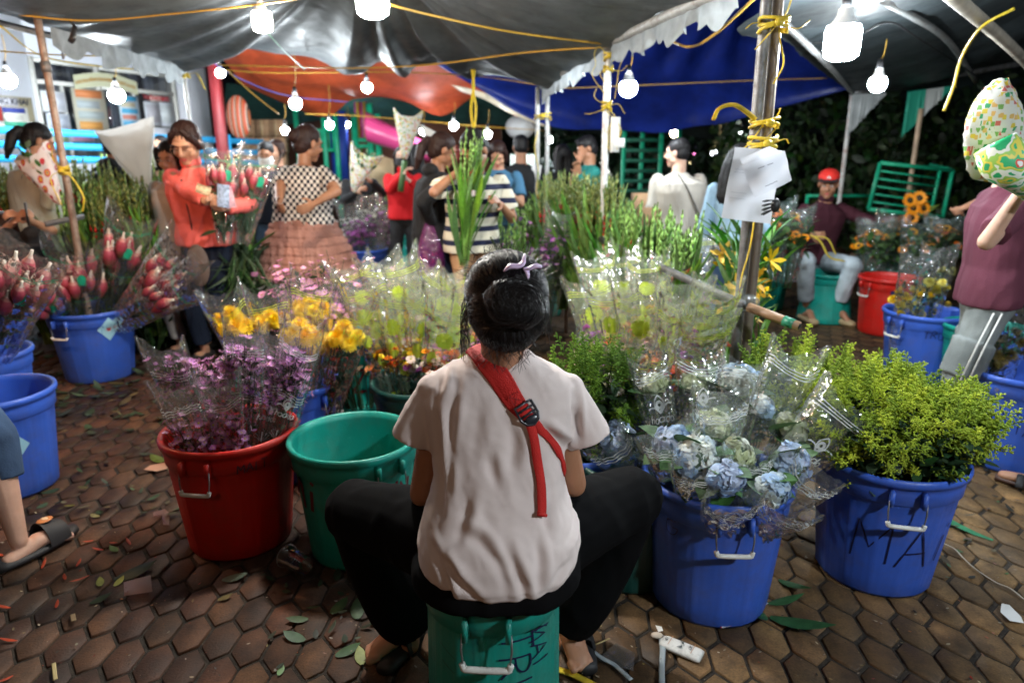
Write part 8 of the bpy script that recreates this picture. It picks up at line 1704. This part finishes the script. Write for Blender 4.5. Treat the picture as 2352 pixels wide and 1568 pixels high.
for y_, x0, x1 in ((.24, .30, .46), (.24, .52, .66), (.8, .3, .62)): ribbon(mb, [(x0+(x1-x0)*k/5, y_+.004*math.sin(k*9)) for k in range(6)], .02, f2, col=(.15, .16, .2))
mb.build('print', INK, o2, smooth=False); mb = MB()
for y_ in (.3, .34, .62, .7): ribbon(mb, [(.08+.3*k/5, y_) for k in range(6)], .006, f1, col=(.4, .42, .48))
mb.build('print', INK, o1, smooth=False)
p = R(1775, 472, 2.56); t = thing('claw_clip', 'black claw clip gripping the edge of the white sheets', 'clip', tuple(p)); mb = MB()
for s_ in (-1, 1):
    for k in range(4): mb.tube(catmull([p+Vector((0, 0, .02-.012*k)), p+Vector((-.02, -.012*s_, .018-.014*k)), p+Vector((-.036, -.008*s_, .014-.016*k))], 8), .003, 6)
mb.build('teeth', BLACKP, t); mb = MB(); mb.ell(tuple(p+Vector((.01, 0, 0))), (.018, .014, .026)); mb.build('grip', BLACKP, t)
def rib3(name, label, pts, r, flat=.3, m=YELLOW, n=24, par=None):
    mb = MB(); mb.tube(catmull(pts, n), r, 6, flat=flat); o = mb.build(name, m, par)
    if par is None: tag(o, label, 'ribbon', 'yellow ribbons tied to the poles')
    return o
def wrapn(label, c, r, n, h, extra=(), m=YELLOW):
    t = thing('ribbon_tie', label, 'ribbon', tuple(c), group='yellow ribbons tied to the poles'); mb = MB(); c = Vector(c)
    mb.tube([c+Vector((math.cos(a)*r, math.sin(a)*r, (a/(2*math.pi*n)-.5)*h+.006*math.sin(a*1.7))) for a in np.linspace(0, 2*math.pi*n, 16*n)], .006, 6); mb.build('band', m, t)
    mb = MB(); mb.ell(tuple(c+Vector((0, -r-.006, 0))), (.018, .014, .014)); mb.build('knot', m, t)
    for e in extra: rib3('loop', None, e, .008, .25, m, par=t)
    return t
def onC(v, dx=0, dy=-.035): q = R(1395, v, 4.7); fx_ = PC.x; return Vector((fx_+dx, 4.7+dy, q.z))
wrapn('yellow ribbon tie with drooping loops near the top of the white pole', onC(132), .03, 3, .05, [[onC(132), onC(110, -.06), onC(125, -.09), onC(150, -.08), onC(175, -.10), onC(215, -.02)], [onC(132), onC(120, .05), onC(128, .1), onC(160, .07), onC(200, .06), onC(228, .05)]])
wrapn('yellow ribbon tie just below the top of the white pole', onC(160), .03, 3, .03, [[onC(160), onC(170, -.05), onC(190, -.02)], [onC(160), onC(165, .08), onC(152, .12)]])
wrapn('bright yellow knot with long tails midway up the white pole', onC(245), .032, 3, .06, [[onC(245), onC(225, -.08), onC(205, -.07)], [onC(250), onC(262, -.10), onC(262, -.14)], [onC(250), onC(240, .07), onC(262, .12)], [onC(255), onC(300, .10), onC(345, .03), onC(300, .02), onC(262, .05)], [onC(248), onC(275, .07), onC(300, .05), onC(345, .08)]])
mb = MB(); p = onC(310, .06); mb.box(tuple(p), (.06, .02, .22), rz=.3); mb.box(tuple(p+Vector((.03, 0, -.05))), (.07, .02, .06)); tag(mb.build('lamp_bracket', mat('bracket_white', (.78, .78, .76), .4), smooth=False), 'white plastic holder tied to the white pole', 'holder')
def onD(v, dx=0, dy=-.04): q = R(1720, v, 2.75); return Vector((BP.x+dx, 2.75+dy, q.z))
wrapn('big yellow bow near the top of the double pole', onD(62), .052, 3, .05, [[onD(62), onD(58, -.07), onD(70, -.1)], [onD(62, .02), onD(70, .09), onD(52, .13)], [onD(64, .02), onD(100, .03), onD(150, .05), onD(195, .02)], [onD(64, .01), onD(95, -.03), onD(118, -.06)], [onD(62, .02), onD(40, .04), onD(20, .05), onD(-10, .06)]])
wrapn('yellow ribbon tie at the middle of the double pole', onD(285), .052, 2, .03, [[onD(285, .03), onD(262, .05), onD(250, .055)], [onD(285), onD(330, -.05), onD(345, -.08)]])
wrapn('yellow ribbon tie with a pale knot above the white sheets', onD(330), .052, 3, .05, [[onD(330, .04), onD(320, .085), onD(330, .10)], [onD(330), onD(300, .04), onD(285, .05)]])
rib3('ribbon', 'yellow ribbon hanging down the double pole below the sheets', [onD(455, -.0), onD(560, -.01), onD(640, -.035), onD(690, -.03)], .009, .25)
rib3('ribbon', 'stiff yellow ribbon arching out left of the double pole', [R(1638, 276, 2.72), R(1652, 250, 2.7), R(1685, 241, 2.7), R(1715, 258, 2.7), R(1735, 275, 2.7)], .011, .3)
rib3('ribbon', 'double yellow ribbon hanging from the roof edge to the held gladiolus', [R(1084, 160, 5.6), R(1088, 200, 5.5), R(1082, 250, 5.4), R(1088, 300, 5.3)], .010, .3)
rib3('ribbon', 'second strand of the yellow ribbon above the held gladiolus', [R(1090, 160, 5.6), R(1086, 200, 5.5), R(1093, 250, 5.4), R(1089, 300, 5.3)], .009, .3)
q = R(148, 392, 4.25); wrapn('yellow ribbon knot with a long loop on the brown pole', q, .03, 3, .05, [[q+Vector((0, -.04, 0)), q+Vector((.07, -.05, -.04)), q+Vector((.12, -.05, -.15)), q+Vector((.10, -.05, -.24))], [q+Vector((0, -.04, 0)), q+Vector((-.06, -.05, -.05)), q+Vector((-.02, -.05, -.2))], [q, q+Vector((-.03, -.04, .06)), q+Vector((-.03, -.04, .12))]])
q = R(1247, 268, 6.38); wrapn('yellow tie around the twin poles at the top', q+Vector((.0, .02, 0)), .075, 2, .05); q = R(1244, 470, 6.38); wrapn('yellow tie around the twin poles above the rail', q+Vector((.0, .02, 0)), .075, 2, .05)
rib3('ribbon', 'yellow ribbon running down beside the twin poles', [R(1236, 300, 6.3), R(1228, 340, 6.3), R(1236, 390, 6.3), R(1232, 440, 6.3), R(1240, 480, 6.3)], .012, .3)
q = R(428, 175, 6.6); wrapn('small yellow tie at the top of the thin pole by the building', q, .03, 2, .03, [[q, q+Vector((.1, -.02, .02)), q+Vector((.17, -.02, -.12))]])
mb = MB(); P = catmull([R(160, 48, 4.3), R(170, 62, 4.3), R(160, 95, 4.3), R(168, 90, 4.25), R(172, 60, 4.3)], 12); mb.tube(P, .014, 6, flat=.5); tag(mb.build('black_strap', BLACKP), 'black strap knotted on the eave tube at upper left', 'strap')
# ================================================================ LITTER
def lie(label, u, v, L, w, ang, col, nm='fallen_leaf', cat='leaf', T=T_LEAF, z=.006, m=PLANT, group='leaves and scraps on the paving', curl=.0):
    p = G(u, v, z); t_ = MB(); M = np.array(Matrix.Translation(p) @ Matrix.Rotation(math.radians(ang), 4, 'Z') @ Matrix.Rotation(math.radians(-88+curl), 4, 'X')); V, F, C = T; A = M.copy(); A[:3, 0] *= w/.5; A[:3, 1] *= L*.6; A[:3, 2] *= L
    t_.inst((V, F, C), [A], [col]); return tag(t_.build(nm, m), label, cat, group)
LF = [(230, 1345, .05, (.25, .27, .06), 30, 'olive leaf near the pink plastic scrap'), (262, 1345, .05, (.4, .42, .1), -10, 'pale yellow green leaf by the pink plastic scrap'), (205, 1385, .07, (.03, .05, .02), -50, 'dark narrow leaf left of the pink plastic scrap'), (262, 1330, .14, (.02, .035, .012), -55, 'long dark leaf above the pale leaf'), (510, 1330, .09, (.08, .13, .10), -80, 'bluish crumpled leaf below the red bucket'), (500, 1377, .05, (.15, .12, .04), -60, 'brown curled leaf in the lower left paving'), (832, 1525, .07, (.30, .36, .10), 20, 'bright yellow green chrysanthemum leaf at the bottom'), (770, 1505, .08, (.05, .12, .05), -60, 'dark green leaf left of the bright one'), (700, 1470, .08, (.05, .11, .05), 70, 'green leaf in the dark at bottom centre'), (820, 1420, .09, (.05, .10, .04), 10, 'leaf cluster piece by the slipper'), (760, 1408, .08, (.05, .10, .03), -30, 'leaf left of the slipper'), (708, 1420, .07, (.05, .09, .03), 100, 'leaf furthest left of the slipper'), (715, 1310, .08, (.04, .07, .03), 50, 'leaf between the red and teal bucket feet'), (640, 1550, .04, (.2, .35, .15), 0, 'small green scrap at the bottom edge'), (270, 1265, .05, (.1, .2, .05), 60, 'small leaf near the red bucket left foot'), (375, 1060, .10, (.18, .28, .04), 60, 'yellow green leaf on the scrap left of the red bucket'), (2140, 1395-70, .05, (.03, .35, .12), 45, 'short bright green stub right of the goldenrod bucket')]
for u, v, L_, c, a_, lb in LF: lie(lb, u, v, L_, L_*.45, a_, c)
lie('long bright green blade lying at the right', 2282, 1240, .30, .035, 38, (.03, .22, .10), 'long_leaf', 'leaf')
for i, (u, v, a_, L_, lb) in enumerate([(1720, 1385, 120, .13, 'upper left leaf of the twig under the hydrangea bucket'), (1700, 1400, 100, .12, 'left leaf of the twig under the hydrangea bucket'), (1770, 1415, -130, .20, 'long leaf of the twig pointing to the lower right'), (1790, 1330, -150, .13, 'leaf leaning on the hydrangea bucket foot'), (1765, 1385, -90, .12, 'right leaf of the twig under the hydrangea bucket'), (1745, 1400, 170, .10, 'drooping leaf of the twig under the hydrangea bucket')]): lie(lb, u, v, L_, L_*.28, a_, (.035, .13, .04), curl=8)
PET = [(215, 1240), (238, 1262), (270, 1245), (300, 1250), (25, 1395), (40, 1470), (175, 1300), (150, 1330), (205, 1320), (8, 1275), (128, 1395), (30, 1550), (95, 1305)]
for i, (u, v) in enumerate(PET): lie('%s orange petal shred from the left on the lower left paving' % (ORD[i]), *sorted(PET)[i], RNG.uniform(.03, .07), .010, RNG.uniform(0, 180), (.40, .045, .012), 'petal', 'petal', group='orange petals by the slipper')
CLRF = clear_film('scrap_film', .25, gl=.5, bst=.3, hcol=(.4, .4, .42), rough=.25); PINKS = clear_film('pink_scrap', .4, tint=(1, .75, .68), hcol=(.5, .24, .18), gl=.35, bst=.2, rough=.3)
def scrap(label, pts, m, nm='plastic_scrap', cat='plastic scrap', z=.008, h=.006):
    P = [G(u, v, z+h*abs(math.sin(i*2.1))) for i, (u, v) in enumerate(pts)]; c = sum(P, Vector())/len(P); mb = MB(); N_ = len(P); V = [tuple(p) for p in P]+[tuple(c+Vector((0, 0, .008)))]+[tuple(p.lerp(c, .5)+Vector((0, 0, .004*(i % 2)))) for i, p in enumerate(P)]
    F = [(i, (i+1) % N_, N_+1+(i+1) % N_, N_+1+i) for i in range(N_)]+[(N_, N_+1+i, N_+1+(i+1) % N_) for i in range(N_)]; mb.add(V, F); return tag(mb.build(nm, m), label, cat, 'plastic scraps on the paving')
scrap('pink tinted clear plastic scrap on the lower left paving', [(284, 1336), (346, 1320), (350, 1358), (285, 1368)], PINKS)
scrap('bent pinkish plastic strip left of the red bucket', [(352, 1176), (378, 1168), (390, 1178), (388, 1205), (375, 1205), (372, 1182), (352, 1186)], PINKS)
scrap('clear plastic scrap at bottom right of the seat bucket', [(1392, 1495), (1415, 1475), (1458, 1498), (1455, 1540), (1375, 1515)], CLRF)
scrap('white tissue at the right edge', [(2300, 1385), (2318, 1388), (2345, 1415), (2352, 1430), (2320, 1425), (2298, 1405)], mat('tissue', (.7, .7, .68), .8), 'tissue', 'tissue')
scrap('white paper crumb near the cigarette pack', [(1505, 1435), (1520, 1438), (1523, 1448), (1512, 1450)], mat('tissue', (.7, .7, .68), .8), 'paper_crumb', 'paper scrap')
scrap('torn white and purple wrapper scrap', [(1612, 1405), (1630, 1412), (1620, 1430), (1608, 1428)], mat('tissue', (.7, .7, .68), .8), 'paper_crumb', 'paper scrap')
scrap('pinkish wrapper scrap by the trouser leg', [(1480, 1305), (1495, 1303), (1505, 1313), (1487, 1318)], mat('pinkwrap', (.5, .36, .4), .4), 'wrapper', 'wrapper')
scrap('white scrap near the lily bucket', [(378, 772), (395, 765), (406, 770), (400, 777), (384, 778)], mat('tissue', (.7, .7, .68), .8), 'paper_crumb', 'paper scrap')
scrap('orange brown wrapper left of the red bucket', [(330, 1078), (345, 1068), (385, 1060), (398, 1072), (360, 1082)], mat('orange_wrap', (.55, .3, .2), .4), 'wrapper', 'wrapper')
scrap('white crumpled plastic far behind the light blue bucket', [(915, 568), (935, 560), (960, 570), (968, 580), (940, 584), (922, 578)], mat('tissue', (.7, .7, .68), .8), 'plastic_scrap')
def strip(label, pts, w, m, nm='plastic_strip', cat='strip', z=.01):
    P = catmull([G(u, v, z+.006*abs(math.sin(i*1.7))) for i, (u, v) in enumerate(pts)], 26); mb = MB(); mb.tube(P, w, 6, flat=.18); return tag(mb.build(nm, m), label, cat, 'strips and strings on the paving')
STR = mat('grey_strip', (.34, .38, .40), .35); strip('grey plastic strip under the cigarette pack', [(1519, 1458), (1522, 1490), (1520, 1530), (1520, 1575)], .009, STR)
strip('long grey strip crossing the clear scrap', [(1340, 1478), (1380, 1508), (1410, 1525), (1450, 1560)], .008, STR); strip('straw like stem right of the slipper', [(1330, 1492), (1365, 1480), (1400, 1465)], .003, mat('straw', (.4, .32, .15), .7))
strip('white and red printed plastic strip over the twig', [(1652, 1436), (1690, 1425), (1725, 1402), (1757, 1380)], .013, mat('printed_strip', (.5, .5, .52), .3, stripe=lambda N, L, co, b: stripes(N, L, co, [(0, (.5, .5, .53)), (.62, (.5, .04, .06)), (.78, (.5, .5, .53))], 'X', 30)))
strip('thin white string wandering at right', [(2150, 1240), (2190, 1258), (2212, 1280), (2240, 1305), (2285, 1335), (2320, 1350), (2352, 1375)], .003, mat('string', (.45, .4, .33), .8), 'string', 'string')
strip('yellow green plastic tie beside the seat bucket', [(1262, 1520), (1280, 1535), (1310, 1545), (1345, 1562), (1370, 1575)], .012, YELLOW, 'ribbon', 'ribbon'); strip('thin wood splinter at the bottom left', [(123, 1522), (127, 1560)], .006, mat('straw', (.4, .32, .15), .7), 'splinter', 'splinter'); strip('short wood chip on the dark paving', [(166, 1410), (169, 1425)], .008, mat('wood_chip', (.25, .17, .09), .8), 'splinter', 'splinter')
strip('yellow ribbon piece on the ground behind the lily bucket', [(175, 865), (215, 850), (262, 842)], .006, YELLOW, 'ribbon', 'ribbon'); strip('yellow ribbon piece right of the lily bucket', [(322, 790), (350, 784), (378, 782)], .006, YELLOW, 'ribbon', 'ribbon')
# plastic cup
cpos = G(680, 1288, .04); t = thing('plastic_cup', 'clear plastic cup lying between the red and teal buckets', 'cup', tuple(cpos)); ax = (G(700, 1300)-G(650, 1272)).normalized(); mb = MB(); CUP = clear_film('cup_film', .06, gl=1.4, bst=.1, rough=.06)
b0 = cpos+ax*.055; a0 = cpos-ax*.055; s_ = ax.cross(Vector((0, 0, 1))); rr_ = []
for q, r in ((0, .041), (.03, .043), (.06, .040), (.5, .036), (1, .031)): rr_.append([tuple(a0.lerp(b0, q)+s_*math.cos(a)*r+Vector((0, 0, 1))*(math.sin(a)*r)) for a in np.linspace(0, 2*math.pi, 25)[:-1]])
mb.grid(np.array(rr_), closed=True); cup = mb.build('wall', CUP, t); mb = MB(); mb.tube([a0+s_*math.cos(a)*.042+Vector((0, 0, math.sin(a)*.042)) for a in np.linspace(0, 2*math.pi, 25)], .0018, 5); mb.build('rim', clear_film('cup_rim', .4, gl=1.5), t)
# cigarette pack
p0 = G(1518, 1470, .012); p1 = G(1612, 1508, .012); ax = (p1-p0).normalized(); sd = Vector((0, 0, 1)).cross(ax); pc = (p0+p1)/2; t = thing('cigarette_pack', 'crushed white cigarette pack with winged emblem on the tan paving', 'cigarette pack', tuple(pc)); L_ = (p1-p0).length; mb = MB()
rings(mb, [(pc+ax*(q-.5)*L_, tuple(sd), (0, 0, 1), w, h) for q, w, h in ((0, .016, .004), (.04, .024, .010), (.12, .027, .013), (.5, .028, .012), (.9, .028, .012), (1, .025, .009))], 20); bd = mb.build('box', mat('pack_white', (.72, .71, .68), .5, dirt=.3, vs=30), t)
mb = MB(); mb.ell(tuple(p0-ax*.018+sd*.012+Vector((0, 0, .003))), (.02, .014, .006), n=10, m=6); mb.build('flap', mat('pack_flap', (.5, .42, .34), .7), t)
fp = lambda a, b: pc+ax*a+sd*b+Vector((0, 0, .0155)); mb = MB()
for a_ in (-.034, .036): ribbon(mb, [(a_, -.022), (a_, .022)], .0016, fp, col=(.5, .25, .12))
for k in range(5):
    for s_ in (-1, 1): ribbon(mb, [(.004, s_*.004), (-.004+.002*k, s_*(.010+.001*k)), (-.008+.003*k, s_*.018)], .0013, fp, col=(.05, .08, .09))
ribbon(mb, arc(.004, 0, .0045, .0045, 0, 360, 12), .0012, fp, col=(.1, .12, .12)); write(mb, 'JET', .008, .0016, lambda x, y: fp(.024+y, -x), col=(.03, .04, .04)); write(mb, 'JET', .007, .0015, lambda x, y: fp(-.043-y, x), col=(.03, .04, .04)); mb.build('lettering', INK, bd, smooth=False)
# scattered debris
def debris(label, n, reg, cols, sz, name='leaf_litter'):
    mb = MB(); M = []; C_ = []
    for _ in range(n):
        u, v = RNG.uniform(reg[0], reg[2]), RNG.uniform(reg[1], reg[3]); p = G(u, v, .004+RNG.uniform(0, .012)); A = np.array(Matrix.Translation(p) @ Matrix.Rotation(RNG.uniform(0, 6.28), 4, 'Z') @ Matrix.Rotation(-1.5+RNG.uniform(-.25, .25), 4, 'X')); l = sz*RNG.uniform(.4, 1.3); A[:3, 0] *= l*RNG.uniform(.4, 1.2); A[:3, 1] *= l*.5; A[:3, 2] *= l; M.append(A); C_.append(colv(cols[RNG.integers(len(cols))], 1, .03, .3, .4)[0])
    mb.inst(T_LEAF, M, C_); return tag(mb.build(name, PLANT), label, 'litter', kind='stuff')
GRB = [(.03, .06, .025), (.06, .09, .05), (.09, .075, .03), (.03, .04, .02), (.15, .12, .04)]
debris('green and brown leaf scraps trodden over the paving at left', 420, (70, 690, 620, 960), GRB, .075)
debris('sparse leaf scraps near the empty blue bucket', 70, (60, 960, 420, 1180), GRB, .055)
debris('small leaf scraps coloured darker for shade around the slippers and seat', 26, (600, 1290, 900, 1540), [(.02, .035, .015), (.03, .05, .02)], .045)  # these leaf colours carry the shadow that falls around the seat
debris('crumbs in the joints of the paving', 600, (0, 1150, 2352, 1568), [(.2, .14, .07), (.3, .25, .18), (.02, .02, .015), (.2, .05, .02)], .011)
debris('leaf scraps on the dark paving at right', 130, (1900, 760, 2352, 1330), [(.04, .1, .04), (.08, .06, .03), (.02, .02, .015)], .035)
debris('leaf scraps on the ground far behind the stalls', 300, (560, 560, 1300, 700), GRB+[(.35, .3, .08)], .09)
